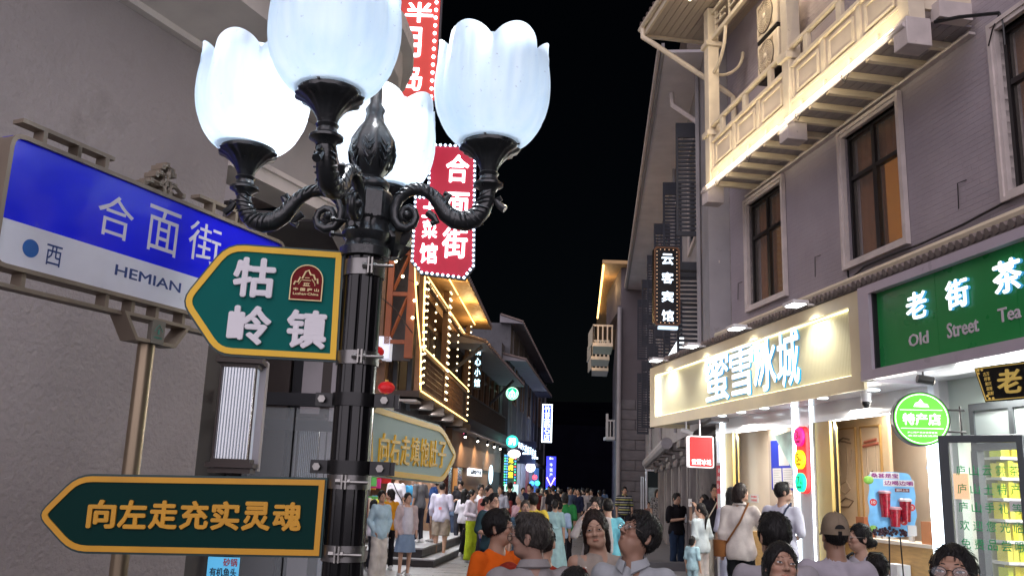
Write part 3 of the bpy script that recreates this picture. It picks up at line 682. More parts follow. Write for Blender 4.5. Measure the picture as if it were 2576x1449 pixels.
# emblem
x0, z1 = S1.at(735, 665); x1, z0 = S1.at(811, 760); xc = (x0+x1)/2; wd = (x1-x0)/2-.002
ar = [(xc-wd, z0), (xc+wd, z0)]+[(xc+wd*math.cos(a), z1-wd+wd*math.sin(a)) for a in [math.pi*k/14 for k in range(15)]]
M_gold = mat('emblem_gold', (0.90, 0.72, 0.36), rough=.35, var=0.05)
em = MB(S1).prism(ar, -.008, -.0016).build('emblem', mat('emblem_red', (0.16, 0.003, 0.005), spec=.15, rough=.45, var=.1), s1)
MB(S1).ring(ar, inset(ar, .0035), -.011, -.0081).build('rim', M_gold, em)
def E1(u, v): return (xc+wd*u, -.0095, z0+(z1-z0)*v)
mb = MB(S1).tube([E1(-.78, .42), E1(-.7, .52), E1(-.55, .50), E1(-.42, .64), E1(-.3, .60), E1(-.12, .80), E1(.05, .84), E1(.2, .72), E1(.38, .72), E1(.52, .58), E1(.62, .62), E1(.68, .48)], .0034, 5)
mb.tube([E1(-.5, .44), E1(-.35, .56), E1(-.2, .56)], .0015, 4).tube([E1(.3, .6), E1(.5, .48), E1(.5, .42)], .0015, 4)
for v, u in ((.62, .14), (.55, .24), (.47, .18), (.40, .22)):
    a, b, c = E1(-u, v); d_, _, _2 = E1(u, v); mb.box(a, d_, -.011, -.0082, c, c+.0022)
for u in (-.16, -.05, .07): a, b, c = E1(u, .40); mb.box(a, a+.0022, -.0105, -.0082, c, c+.010)
mb.build('pavilion', M_gold, em)
a, _, c = E1(-.78, .26); b, _, d_ = E1(.78, .34); text('lettering', '中 国 庐 山', M_gold, em, S1, a, b, c, d_+.001, -.0082, .002, .03)
a, _, c = E1(-.78, .15); b, _, d_ = E1(.78, .22); text('lettering', 'Lushan·China', M_gold, em, S1, a, b, c, d_, -.0082, .002, .02)
S2 = Fr(PX-.09, PY-.04, 1, .02, 0, 0.012)
s2 = arrow('long dark green arrow sign with amber writing pointing left, lowest on the lamp post', S2,
           [(824, 1201), (808, 1403), (176, 1391), (90, 1295), (196, 1191)], M_teal2, M_ora, [0, 0, .05, .04, .05], rw=.018)
for i, c in enumerate('向左走充实灵魂'):
    letter(c, M_ora, s2, S2, 222+i*77.6, 1256+i*1.0, 222+i*77.6+72, 1328+i*1.2, .008)
S3 = Fr(PX+.06, PY+.02, .31, .95)
s3 = arrow('pale green arrow sign with yellow writing pointing right behind the post', S3,
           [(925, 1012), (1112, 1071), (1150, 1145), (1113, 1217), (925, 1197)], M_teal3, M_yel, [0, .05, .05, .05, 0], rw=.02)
zt, zb = S3.Z(1030, 1077+13), S3.Z(1030, 1180); X0, X1 = S3.X(948, 1130), S3.X(1120, 1145)
for i, c in enumerate('向右走填饱肚子'):
    w = (X1-X0)/7; text('character', c, M_yel, s3, S3, X0+i*w+.008, X0+(i+1)*w-.006, zb+.012, zt-.012, -.0016, .006, .012)
# clamps
def hoop(parent, z, h, m, bolt_a=-80):
    o = MB(LM).lathe([(.069, z-h/2), (.0725, z-h/2), (.0725, z+h/2), (.069, z+h/2)], 36).build('clamp_band', m, parent)
    a = math.radians(bolt_a); f = LM.sub(.08*math.cos(a), .08*math.sin(a), z)
    MB(f).box(-.012, -.007, -.018, .01, -h/2, h/2).box(.0, .005, -.018, .01, -h/2, h/2).cyl((-.03, -.010, 0), (.075, -.010, 0), .0055).cyl((-.03, -.010, 0), (-.014, -.010, 0), .010, n=6).cyl((.008, -.010, 0), (.016, -.010, 0), .010, n=6).build('clamp_bolt', M_bolt, o)
def zp(y): return aty(900, y, PY-.07).z
hoop(s1, zp(668), .055, M_band, -62); hoop(s1, zp(897), .045, M_band, -72)
hoop(s2, zp(1213), .045, M_band, -88); hoop(s2, zp(1395), .050, M_band, -92)
for y in (1003, 1176):
    z = zp(y); o = MB(LM).lathe([(.070, z-.022), (.0745, z-.022), (.0745, z+.022), (.070, z+.022)], 36).build('clamp_band', M_bclamp, s3)
    MB(LM).box(-.13, -.07, -.01, -.002, z-.022, z+.022).box(.07, .135, -.03, -.022, z-.022, z+.022).box(.07, .15, -.018, -.010, z-.022, z+.022).build('clamp_plate', M_bclamp, o)
    MB(LM).cyl((.105, -.045, z), (.105, .0, z), .007).cyl((.105, -.052, z), (.105, -.042, z), .013, n=6).cyl((-.105, -.03, z), (-.105, .0, z), .007).cyl((-.105, -.036, z), (-.105, -.028, z), .013, n=6).build('clamp_bolt', M_bolt, o)
# ============================================================ blue street nameplate
SB = Fr(-1.65, 2.7, .57, 1.3)
M_brz = mat('bronze_frame', (0.26, 0.21, 0.16), rough=.5, metal=.3, var=.12, vs=8)
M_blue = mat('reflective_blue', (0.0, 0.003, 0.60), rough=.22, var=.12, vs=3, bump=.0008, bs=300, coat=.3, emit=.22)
M_rwh = mat('reflective_white', (0.78, 0.80, 0.88), rough=.3, var=.12, vs=4, bump=.0006, bs=300)
M_navy = mat('navy_print', (0.02, 0.05, 0.20), rough=.5, var=.1)
t = thing('street_nameplate', 'large blue and white street name sign in a bronze frame on a pole', 'street sign', SB)
XL = SB.X(-2, 500); XR = SB.X(712, 640); ZT = (SB.Z(30, 340)+SB.Z(700, 598))/2; ZB = (SB.Z(10, 690)+SB.Z(450, 775))/2
def rect(x0, x1, z0, z1): return [(x0, z0), (x1, z0), (x1, z1), (x0, z1)]
o = rnd(rect(XL, XR, ZB, ZT), .05); i_ = rnd(rect(XL+.015, XR-.015, ZB+.015, ZT-.015), .035)
MB(SB).ring(o, i_, -.012, .06).build('frame', M_brz, t)
zs = (SB.Z(0, 553)+SB.Z(460, 680))/2
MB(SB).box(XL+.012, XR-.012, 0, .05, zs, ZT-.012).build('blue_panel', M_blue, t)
MB(SB).box(XL+.012, XR-.012, 0, .05, ZB+.012, zs-.0005).build('white_panel', M_rwh, t)
for c, q in (('合', (244, 492, 337, 600)), ('面', (370, 524, 452, 640)), ('街', (473, 562, 556, 662))): letter(c, M_wlet, t, SB, *q, depth=0.0008, bold=.0, y=-.0002)
letter('西', M_navy, t, SB, 115, 617, 155, 670, depth=.0008, bold=.0, y=-.0002)
text('lettering', 'HEMIAN  JIE', M_navy, t, SB, SB.X(288, 690), SB.X(520, 740), (SB.Z(305, 705)+SB.Z(400, 730))/2, (SB.Z(305, 672)+SB.Z(400, 693))/2, -.0002, .0008, .012)
cx, cz = SB.at(77, 625); rr = SB.X(100, 625)-cx
MB(SB).cyl((cx, -.001, cz), (cx, .002, cz), .030, n=32).build('disc', mat('disc_blue', (0.03, 0.13, 0.42), rough=.3, var=.15, vs=9), t)
# openwork rails above and below
for za, s in ((ZT, 1), (ZB, -1)):
    for a, b in ((.04, .42), (.86, 1.32)) if s > 0 else ((-.1, .62), (.62, 1.38)):
        a += XL; b += XL
        z0 = za+s*.012; z1 = za+s*.045
        MB(SB).box(a, b, .0, .05, min(z1, z1+s*.014), max(z1, z1+s*.014)).build('rail', M_brz, t)
        for x in (a+.08, a+.22, b-.16, b-.04): MB(SB).box(x, x+.016, .0, .05, min(za, z1), max(za, z1)).build('spacer', M_brz, t)
# cloud-and-bird ornament on top
xo, zo = SB.at(415, 455)
q = SB.sub(xo, .0, ZT)
mb = MB(q)
for pts in ([(-.10, .012), (-.07, .03), (-.02, .03), (.0, .05), (.05, .045), (.1, .02)], [(-.05, .06), (-.03, .075), (.0, .07), (.03, .085)], [(-.02, .10), (.0, .115), (.03, .10), (.04, .085)], [(0, .01), (.005, .04), (.01, .07), (.02, .10)], [(.03, .01), (.03, .04)]):
    for p0, p1 in zip(pts, pts[1:]): mb.tube([(p0[0], .0, p0[1]), (p1[0], .0, p1[1])], .010, 4).tube([(p0[0], .04, p0[1]), (p1[0], .04, p1[1])], .010, 4)
    for p0 in pts: mb.box(p0[0]-.009, p0[0]+.009, -.008, .05, p0[1]-.009, p0[1]+.009)
mb.build('ornament', M_brz, t)
xp, _ = SB.at(362, 860); xe, ze = SB.at(388, 830)
bk = [(xe-.17, ZB-.045), (xe-.10, ze-.055), (xe+.10, ze-.055), (xe+.17, ZB-.045)]
MB(SB).ring(bk[::1], inset(bk, .013), -.02, .06).build('bracket', M_brz, t)
MB(SB).box(xe-.032, xe+.032, -.022, .0, ze-.055, ze+.035).build('badge', mat('badge_plate', (.16, .145, .12), rough=.5), t)
ff = SB.sub(xe, -.024, ze-.01)
MB(ff).tube([(-.02, 0, .0), (-.012, 0, .015), (0, 0, .028), (.01, 0, .016), (.02, 0, .004)], .0015, 4).box(-.004, .004, -.001, .001, -.008, .01).build('badge_mark', mat('badge_green', (.06, .25, .19)), t)
text('lettering', '中国庐山', mat('badge_green', (.06, .25, .19)), t, SB, xe-.02, xe+.02, ze-.035, ze-.027, -.0225, .001)
MB(SB).cyl((xe, .03, 0), (xe, .03, ze-.05), .032, n=24).build('pole', mat('brushed_steel_pole', (0.30, 0.235, 0.16), rough=.32, metal=.75, var=.15, vs=5, stretch=(6, 6, .4)), t)
# ============================================================ left row: LED-lined balcony house
M_tim = mat('dark_timber', (0.045, 0.030, 0.022), rough=.6, var=.25, vs=5, stretch=(4, 4, .6))
M_tim2 = mat('brown_timber', (0.16, 0.085, 0.045), rough=.6, var=.25, vs=5, bump=.002, bs=40)
M_rust = mat('red_lead_steel', (0.30, 0.085, 0.03), rough=.55, var=.15, vs=6)
M_grey = mat('grey_render', (0.085, 0.085, 0.095), rough=.8, var=.2, vs=2, bump=.003, bs=20, wear=((.05, .05, .05), 3, .6))
G_warm = glow('led_warm', (1.0, .62, .20), 4.0)
G_bulb = glow('bulb_warm', (1.0, .80, .45), 7.0)
M_sofw = mat('ochre_soffit', (0.42, 0.26, 0.11), rough=.6, var=.15, vs=4)
M_sofg = mat('grey_soffit', (0.20, 0.19, 0.21), rough=.7, var=.15, vs=2)
def eave(parent, fr, x0, x1, z, out, depth, sof, tile_pitch=.28, rise=.35, tiles=True):
    """sloping tiled eave: soffit boards below, tiles above"""
    MB(fr).add([(x0, -out, z), (x1, -out, z), (x1, depth, z+.06), (x0, depth, z+.06), (x0, -out, z+.05), (x1, -out, z+.05), (x1, depth, z+rise+.1), (x0, depth, z+rise+.1)],
               [(0, 3, 2, 1), (4, 5, 6, 7), (0, 1, 5, 4), (1, 2, 6, 5), (2, 3, 7, 6), (3, 0, 4, 7)]).build('soffit', sof, parent)
    if tiles:
        L_ = (out+depth); me = MB().tube([(0, 0, 0), (0, L_, rise)], .055, 7).mesh('tile', M_tile); x = x0
        while x < x1: link('tile', me, parent, fr.m @ Matrix.Translation((x, -out-.03, z+.09))); x += tile_pitch
t = thing('balcony_house', 'timber house with a latticed balcony outlined in warm fairy lights on the left', 'building', FL)
# body
bx('wall', M_tim2, t, FL, -2.4, 7.45, .75, 3, 3.7, 8.0)
bx('end_wall', M_grey, t, FL, -3.2, -2.4, 1.9, 3, 3.9, 8.4)
bx('floor_beam', M_tim, t, FL, -2.3, 7.45, -.05, .9, 3.66, 3.80)
for a, b in ((-2.2, 1.85), (2.05, 7.4)):
    bx('rail', M_tim2, t, FL, a, b, -.04, .06, 4.72, 4.80); bx('rail', M_tim2, t, FL, a, b, -.04, .06, 3.85, 3.92)
    bx('beam', M_tim2, t, FL, a, b, -.03, .08, 6.42, 6.50)
    mb = MB(FL); x = a
    while x < b-.05:                                       # lattice
        mb.box(x, x+.025, -.01, .02, 3.92, 4.72); x += .21
    for z in (4.06, 4.2, 4.34, 4.48, 4.6): mb.box(a, b, -.008, .018, z, z+.018)
    mb.build('lattice', M_tim2, t, kind='stuff')
for x in (-2.25, 1.80, 2.02, 7.38): bx('post', M_tim2, t, FL, x, x+.13, -.06, .09, 3.8, 7.0)
for k in range(8): bx('shutter_leaf', M_tim, t, FL, -2.0+k*1.15, -1.05+k*1.15, .70, .749, 3.95, 6.2)
eave(t, FL, -2.9, 7.9, 6.98, .75, .9, M_sofw)
bx('wall_head', M_tim2, t, FL, -2.2, 7.4, .3, .8, 6.5, 6.97)
bx('strut', M_tim, t, FL.sub(7.5, -.6, 6.4, 0), 0, .08, 0, .9, -.05, .05)
def strip(a, b, z, y, zb=None):
    zb = z if zb is None else zb
    MB(FL).tube([(a, y, z), (b, y, zb)], .018, 5).build('led_strip', G_warm, t)
strip(-2.25, 7.45, 3.80, -.085); strip(-2.1, 1.85, 4.82, -.07); strip(2.1, 7.45, 4.86, -.07)
strip(-2.0, 1.8, 6.53, -.06); strip(2.15, 7.3, 6.50, -.06); strip(-1.2, 1.9, 6.93, -.30); strip(2.2, 6.6, 6.93, -.30)
MB(FL).tube([(-2.3, -.08, 3.82), (-2.42, -.06, 4.7), (-2.75, .0, 5.4), (-3.0, .05, 6.1), (-3.1, .1, 6.9)], .018, 5).build('led_strip', G_warm, t)
MB(FL).tube([(-2.28, -.10, 4.72), (-2.33, -.06, 5.6), (-2.45, -.06, 6.6)], .02, 5).build('led_strip', G_warm, t)
def string(parent, pts, step, r=.022):
    """bulbs every `step` metres along a line of points (frame FL)"""
    P = [FL.w(*p) for p in pts]; d = 0.0; out = []
    for a, b in zip(P, P[1:]):
        L_ = (b-a).length
        while d < L_: out.append(a+(b-a)*(d/L_)); d += step
        d -= L_
    wm = MB(); wm.m = Matrix.Identity(4); wm.tube(P, .004, 4).build('wire', M_tim, parent)
    for p in out: bulb('bulb', G_bulb, parent, p, r)
for x in (1.86, 2.1, 7.42): string(t, [(x, -.09, 7.0), (x, -.09, 3.85)], .2, .026)
string(t, [(-2.0, -.09, 6.9), (-2.05, -.09, 3.9)], .17, .026); string(t, [(-2.35, -.09, 7.0), (-2.4, -.09, 3.9)], .17, .026); string(t, [(-.2, -.02, 6.45), (-.2, -.02, 4.8)], .22, .024); string(t, [(4.6, -.02, 6.45), (4.6, -.02, 4.8)], .22, .024)
for k in range(3): lamp('eave_wash', 'POINT', FL.w(0+3*k, -.45, 6.7), 34, (1, .66, .28), .1)
lamp('balcony_wash', 'POINT', FL.w(3, -.8, 4.6), 45, (1, .66, .28), .2)
for x in (-1.6, .2, 2.2, 4.4, 6.6): bx('joist_end', M_tim, t, FL, x, x+.14, -.3, .9, 3.45, 3.65)
# vertical signboard on the far end
q = Fr(*FL.w(7.6, -.35, 0).xy, 1, .0)
ts = thing('vertical_sign', 'narrow pale lit vertical sign at the far end of the fairy-light balcony', 'sign', q)
MB(q).box(-.14, .14, 0, .12, 4.9, 6.4).build('panel', mat('sign_black', (.01, .01, .012), var=0), ts)
for k, c in enumerate('清心小馆'): text('character', c, glow('ice', (.55, .85, 1), 3), ts, q, -.10, .10, 6.05-k*.36, 6.32-k*.36, -.005, .01, .02)
# red-lead steel frame beside the house
t = thing('steel_truss', 'red-brown steel truss standing between the lamp post and the fairy-light house', 'frame', FL)
q = Fr(-2.80, 20.0, 1, 0, -0.42)
for n_, a in (('upright', (-.05, .08, 5.2, 7.4)), ('upright', (.42, .60, 4.9, 7.35))): bx(n_, M_rust, t, q, a[0], a[1], 0, .12, a[2], a[3])
for z in (5.22, 6.32, 7.3): bx('crossbar', M_rust, t, q, .08, .42, 0.01, .1, z, z+.09)
for z0, z1 in ((5.35, 6.30), (6.45, 7.3)): MB(q).tube([(.09, .05, z0), (.42, .05, z1)], .04, 4).build('brace', M_rust, t)
bx('column', M_tim2, t, q, -.42, -.1, .1, .4, 4.8, 7.6); bx('backing', M_grey, t, q, -.1, .5, .5, .6, 4.9, 7.5)
tb = thing('hanging_lights', 'string of round warm bulbs hanging beside the steel truss', 'string lights', q)
for p0, n in (((-.22, 7.4), 5), ): 
    for k in range(n): bulb('bulb', G_bulb, tb, q.w(p0[0]-.01*k, -.1, p0[1]-.29*k), .042)
for x, z in ((.12, 7.1), (.30, 6.75), (.62, 6.6), (.6, 6.2), (.58, 5.8)): bulb('bulb', G_bulb, tb, q.w(x, -.1, z), .038)
MB(q).tube([(-.22, -.1, 7.6), (-.27, -.1, 6.2)], .006, 4).tube([(.0, -.1, 7.5), (.12, -.1, 7.1), (.30, -.1, 6.75), (.62, -.1, 6.6)], .006, 4).tube([(-.3, -.1, 6.35), (.15, -.15, 6.0), (.6, -.1, 5.45)], .014, 5).build('wire', M_tim, tb)
# souvenir shop under the balcony
t = thing('souvenir_shop', 'open souvenir shop with bright hanging goods under the fairy-light balcony', 'shop', FL)
M_shopw = mat('shop_cream', (0.5, 0.47, 0.44), rough=.6, var=.1)
bx('back_wall', M_shopw, t, FL, -6, 5.5, 2.4, 2.5, .37, 3.6); bx('ceiling', M_shopw, t, FL, -2.3, 7.4, .0, 2.5, 3.55, 3.6)
bx('floor', M_conc, t, FL, -6, 5.5, .6, 2.5, .2, .372)
bx('side_wall', M_tim2, t, FL, 4.6, 4.9, .3, 2.5, .37, 3.55)
bx('beam', M_dkmet, t, FL, -2.3, 5.5, .35, .5, 3.1, 3.55)
cols = [(.6, .02, .02), (.7, .35, .02), (.05, .3, .6), (.02, .45, .5), (.6, .55, .05), (.5, .03, .2), (.1, .4, .1), (.7, .6, .5), (.25, .05, .02)]
rs = random.Random(11)
for k in range(46):
    c = rs.choice(cols); m = mat('goods_%02d%02d%02d' % tuple(int(v*99) for v in c), c, rough=.4, var=.1)
    x = -3.2+k*.19+rs.uniform(-.05, .05); h = rs.uniform(.4, 1.1); z = 2.9-rs.uniform(0, .5)
    cube('hanging_goods', m, t, FL, x, x+rs.uniform(.05, .12), 1.2+rs.uniform(0, .7), 1.4+rs.uniform(.5, .7), z-h, z)
for k in range(30):
    c = rs.choice(cols); m = mat('goods_%02d%02d%02d' % tuple(int(v*99) for v in c), c, rough=.4, var=.1)
    x = -3+k*.26; cube('box_goods', m, t, FL, x, x+.2, 1.0, 1.5, .9, .9+rs.uniform(.1, .5))
bx('table', M_tim2, t, FL, -3.2, 4.5, .95, 1.6, .8, .9)
for x in (-2, 1, 3.6): lamp('shop_light', 'AREA', FL.w(x, 1.2, 3.5), 110, (.95, .97, 1), size=(1.2, .6))
lamp('shop_fill', 'AREA', FL.w(1, .1, 3.4), 170, (.97, .98, 1), d=FL.w(0, -1, -1.1)-FL.w(0, 0, 0), size=(6, .3)); lamp('shop_fill', 'AREA', FL2.w(6, -.1, 3.3), 130, (1, .9, .78), d=FL2.w(0, -1, -1.0)-FL2.w(0, 0, 0), size=(9, .3))  # added outward fill lamps under the awnings, brightening street and crowd
for x in (-2.4, -1.0, .4, 1.8): bx('tube_light', glow('tube_white', (.85, .93, 1), 8), t, FL, x, x+.9, 1.2, 1.26, 3.49, 3.53)
for px, py in ((972, 975), (945, 885)):
    p = aty(px, py, 19.4)
    l = thing('red_lantern', 'round red paper lantern %s' % ('hanging above the pale green arrow sign' if py > 900 else 'half hidden behind the lamp post, higher of the two'), 'lantern', None, p)
    MB(Fr(p.x, p.y, 1, 0, p.z)).lathe([(.05, -.13), (.13, -.10), (.185, -.03), (.185, .03), (.13, .10), (.05, .13)], 24, flute=lambda a, i: 1-.05*(math.sin(a*6)**2)).build('shade', mat('lantern_red', (.55, .01, .015), rough=.4, var=.1, emit=.25), l)
    MB(Fr(p.x, p.y, 1, 0, p.z)).cyl((0, 0, .13), (0, 0, .17), .04).cyl((0, 0, -.13), (0, 0, -.16), .04).cyl((0, 0, -.16), (0, 0, -.32), .012).build('cap', mat('lantern_gold', (.6, .4, .08), var=0), l)
bx('white_signbox', glow('white_box', (.75, .8, .95), .6), t, Fr(*aty(945, 860, 20).xy, 1, 0), -.1, .32, 0, .5, 4.45, 4.95)
MB(Fr(-3.0, 21, 1, 0)).box(-.05, .06, 0, .2, 3.9, 5.2).box(.25, .36, .1, .3, 3.7, 5.3).box(.6, .7, .1, .3, 3.4, 4.7).build('bracket_post', mat('blue_grey_post', (.10, .12, .15), var=.15), t)
# lit red sign under the far end of the balcony
q = Fr(*aty(1160, 1074, 31).xy, 1, 0)
ts = thing('pink_neon_sign', 'small pink neon sign under the far corner of the fairy-light balcony', 'sign', q)
text('character', '川', glow('pink', (1, .15, .35), 5), ts, q, -.14, .14, 3.40, 3.78, 0, .03, .03)
# ============================================================ dark timber house with the brown shop front
t = thing('dark_timber_house', 'unlit dark timber house with a wide eave beyond the fairy-light balcony', 'building', FL2)
bx('wall', M_tim, t, FL2, 1.0, 17, .25, 3, 3.5, 6.9); bx('lintel', M_tim, t, FL2, 0, 15.5, -.12, .4, 3.5, 3.95)
eave(t, FL2, -.6, 12.0, 6.15, .9, .5, M_sofg, .4)
eave(t, FL2, 12.5, 30.0, 7.4, .9, .6, M_sofg, .5)
bx('upper_wall', M_grey, t, FL2, 12.0, 30, .2, 3, 3.9, 8.2)
for k in range(7): bx('window_frame', M_tim2, t, FL2, 1.8+k*1.5, 2.0+k*1.5, .12, .24, 4.1, 6.1)
for k in range(6):
    w = MB(FL2).ring(rect(2.1+k*1.5, 3.2+k*1.5, 4.4, 5.8), rect(2.18+k*1.5, 3.12+k*1.5, 4.48, 5.72), .17, .24).build('window', M_tim2, t)
    bx('pane', mat('dark_pane', (.02, .025, .03), rough=.1, var=0), w, FL2, 2.18+k*1.5, 3.12+k*1.5, .22, .235, 4.48, 5.72)
MB(FL2).tube([(-.3, -.75, 6.1), (-.3, .3, 5.2)], .06, 6).tube([(9.0, -.75, 6.1), (9.0, .3, 5.0)], .06, 6).build('eave_strut', M_grey, t)
mb = MB(FL2); x = .2
while x < 12: mb.box(x, x+.03, -.1, -.07, 3.95, 4.7); x += .22
mb.box(0, 12, -.11, -.05, 4.7, 4.76).build('railing', M_tim, t, kind='stuff')
t = thing('brown_shop', 'brown rendered shop front lit by small spotlights beyond the souvenir shop', 'shop', FL2)
M_shb = mat('brown_render', (0.26, 0.15, 0.085), rough=.7, var=.1, vs=2)
M_mar = mat('red_marble', (0.12, 0.045, 0.035), rough=.25, var=.5, vs=8)
bx('header', M_shb, t, FL2, 0.0, 13.5, .15, .4, 2.3, 3.5)
for a, b, m in ((0, .55, M_mar), (.75, 1.5, M_shb), (1.6, 2.6, M_mar), (2.6, 9, M_shb), (9, 13.5, M_grey)): bx('bay', m, t, FL2, a, b, .2, .45, 0, 2.3)
bx('soffit', M_sofg, t, FL2, 0, 13.5, -.3, .4, 3.44, 3.5)
for x in (1.2, 4.0, 6.6, 8.6, 10.6):
    MB(FL2).cyl((x, -.1, 3.43), (x, -.05, 3.3), .05).build('spotlight', M_dkmet, t)
    bulb('spot_lens', glow('spot', (1, .9, .75), 10), t, FL2.w(x, -.08, 3.28), .04)
for x in (1.6, 4.6, 8.0): lamp('wall_washer', 'SPOT', FL2.w(x, -.25, 3.4), 130, (1, .70, .42), .04, (0, .3, -1), 110)
q = FL2
bx('light_box', glow('lit_box_white', (.85, .9, 1), 1.8), t, q, 3.6, 6.6, .1, .19, 2.05, 2.32)
text('lettering', '品牌特产专卖', mat('box_ink', (.02, .04, .08), var=0), t, q, 3.8, 6.4, 2.10, 2.27, .098, .01)
bx('warm_niche', mat('warm_niche', (.5, .22, .06), emit=.6, var=0), t, q, .8, 1.45, .16, .2, 1.5, 2.25)
p = aty(1235, 1193, 33); q = Fr(p.x, p.y, 1, .1, p.z)
ts = thing('oval_lightbox', 'narrow oval light box on the edge of the brown shop front', 'sign', q)
MB(q).cyl((0, 0, 0), (0, .06, 0), .34, n=28).build('face', glow('oval', (.6, .85, 1), 2.2), ts)
for v in ts.children: v.scale = (.22, 1, 1)
# ============================================================ far left row
t = thing('far_grey_house', 'tall grey weatherboard house far down the left side of the street', 'building', FL3)
bx('wall', M_grey, t, FL3, -3, 21, .0, 4, 0, 9.3)
eave(t, FL3, -3.4, 21.5, 9.2, .6, .5, M_sofg, .6)
for k in range(8): bx('batten', M_sofg, t, FL3, -2+k*2.8, -1.85+k*2.8, -.05, -.001, 4.2, 9.1)
for k in range(5):
    w = MB(FL3).ring(rect(-1.4+k*4.2, .2+k*4.2, 5.6, 7.6), rect(-1.3+k*4.2, .1+k*4.2, 5.7, 7.5), -.06, -.002).build('window', M_tim2, t)
    bx('pane', mat('dark_pane', (.02, .025, .03), rough=.1, var=0), w, FL3, -1.3+k*4.2, .1+k*4.2, -.02, -.003, 5.7, 7.5)
MB(FL3).tube([(20.6, -.1, 0), (20.6, -.1, 9)], .08, 6).build('downpipe', M_sofg, t)
# signs along the far left row
def board(name, label, px, Y, th=.1, m=None):          # upright box sign facing the camera, given by picture corners
    a = aty(px[0], px[3], Y); b = aty(px[2], px[1], Y)
    q = Fr(a.x, Y, 1, 0, 0); t = thing(name, label, 'sign', q, (0, 0, 0))
    if m: bx('panel', m, t, q, 0, b.x-a.x, 0, th, a.z, b.z)
    return t, q, b.x-a.x, a.z, b.z
t, q, w, z0, z1 = board('round_cafe_sign', 'round green and white coffee shop sign hanging from a wall bracket', (1272, 973, 1305, 1006), 42)
r = w/2; c = (r, (z0+z1)/2)
MB(q).cyl((c[0], 0, c[1]), (c[0], .12, c[1]), r, n=36).build('disc', glow('cafe_green', (.0, .62, .22), 1.8), t)
G_w = glow('white_print', (.9, 1, .95), 1.6)
MB(q).ring([(c[0]+r*.98*math.cos(a), c[1]+r*.98*math.sin(a)) for a in [k*math.pi/18 for k in range(36)]], [(c[0]+r*.9*math.cos(a), c[1]+r*.9*math.sin(a)) for a in [k*math.pi/18 for k in range(36)]], -.01, 0).build('rim', G_w, t)
mb = MB(q)
mb.ball((c[0], -.02, c[1]+.04), (.065, .02, .085), 12, 8)                         # figure: head, crown, wavy hair, twin tails
for s in (-1, 1):
    for k in range(3):
        mb.tube([(c[0]+s*(.07+.02*k), -.012, c[1]+.10-.02*k), (c[0]+s*(.10+.022*k), -.012, c[1]+.0), (c[0]+s*(.085+.02*k), -.012, c[1]-.08), (c[0]+s*(.11+.02*k), -.012, c[1]-.16+.02*k)], .007, 4)
    mb.tube([(c[0]+s*.05, -.012, c[1]-.22), (c[0]+s*.17, -.012, c[1]-.13), (c[0]+s*.22, -.012, c[1]+.0), (c[0]+s*.2, -.012, c[1]+.1)], .016, 5)
for u, v in ((-.06, .13), (-.03, .16), (0, .2), (.03, .16), (.06, .13)): mb.box(c[0]+u-.009, c[0]+u+.009, -.015, 0, c[1]+.11, c[1]+v)
mb.box(c[0]-.05, c[0]+.05, -.012, 0, c[1]-.2, c[1]-.07).build('figure', G_w, t)
MB(q).tube([(c[0], .09, c[1]+r), (c[0], .09, c[1]+r+.2), (c[0]-.5, .09, c[1]+r+.2)], .02, 5).build('bracket', M_dkmet, t)
t, q, w, z0, z1 = board('vertical_neon', 'white neon vertical sign with blue ground high above the far end of the street', (1362, 1017, 1390, 1112), 55, .15, glow('neon_blue', (.02, .05, .55), .9))
G_n = glow('neon_white', (.85, .95, 1), 3.5)
MB(q).ring(rect(.0, w, z0, z1), rect(.07, w-.07, z0+.07, z1-.07), -.05, -.001).build('border', G_n, t)
for k, c_ in enumerate('竹豆腐石店'[:5]): text('character', c_, G_n, t, q, .14, w-.14, z1-.16-(k+1)*(z1-z0-.2)/5+.07, z1-.12-k*(z1-z0-.2)/5, -.002, .04, .0)
t, q, w, z0, z1 = board('blue_banner', 'glowing blue vertical banner with white characters and a pale chevron', (1373, 1148, 1399, 1226), 50, .1, glow('banner_blue', (.03, .03, .75), 1.3))
for k, c_ in enumerate('牛悦产'): text('character', c_, glow('banner_white', (.8, .85, 1), 1.6), t, q, w*.36, w*.66, z1-.55-k*.27, z1-.36-k*.27, -.004, .02, .01)
mb = MB(q).tube([(.04, -.02, z0+.55), (w/2, -.02, z0+.12), (w-.04, -.02, z0+.55)], .045, 5).build('chevron', glow('chevron', (1, .6, .75), 1.6), t)
text('lettering', '黑山', glow('banner_white', (.8, .85, 1), 1.6), t, q, w*.3, w*.7, z1-.17, z1-.05, -.004, .02)
for dx in (.1, .42): MB(q).lathe([(.05, z0-.2), (.12, z0-.14), (.12, z0-.08), (.05, z0-.02)], 12, (dx, .05, 0)).build('blue_lantern', glow('lantern_blue', (.1, .5, 1), 1.6), t)
t, q, w, z0, z1 = board('pharmacy_sign', 'round turquoise pharmacy sign with the character for medicine', (1275, 1092, 1302, 1128), 40)
c = (w/2, (z0+z1)/2); MB(q).cyl((c[0], 0, c[1]), (c[0], .1, c[1]), w*.6, n=32).build('disc', glow('turq', (.05, .75, .6), 1.4), t)
text('character', '药', glow('white_print2', (.95, 1, 1), 2.2), t, q, c[0]-w*.36, c[0]+w*.36, c[1]-w*.36, c[1]+w*.36, -.004, .02, .02)
t, q, w, z0, z1 = board('pharmacy_fascia', 'dark blue shop fascia with bright white characters beside the round pharmacy sign', (1300, 1110, 1348, 1165), 43, .1, mat('navy_board', (.004, .008, .05), var=0))
for v in t.children: v.rotation_euler = (0, math.radians(0), 0)
for k, c_ in enumerate('益健大药房百姓店'): text('character', c_, glow('white_blue', (.7, .85, 1), 3.0), t, q, .04+k*w/8, .04+(k+.82)*w/8, z1-.32-k*.062, z1-.04-k*.05, -.004, .03, .01)
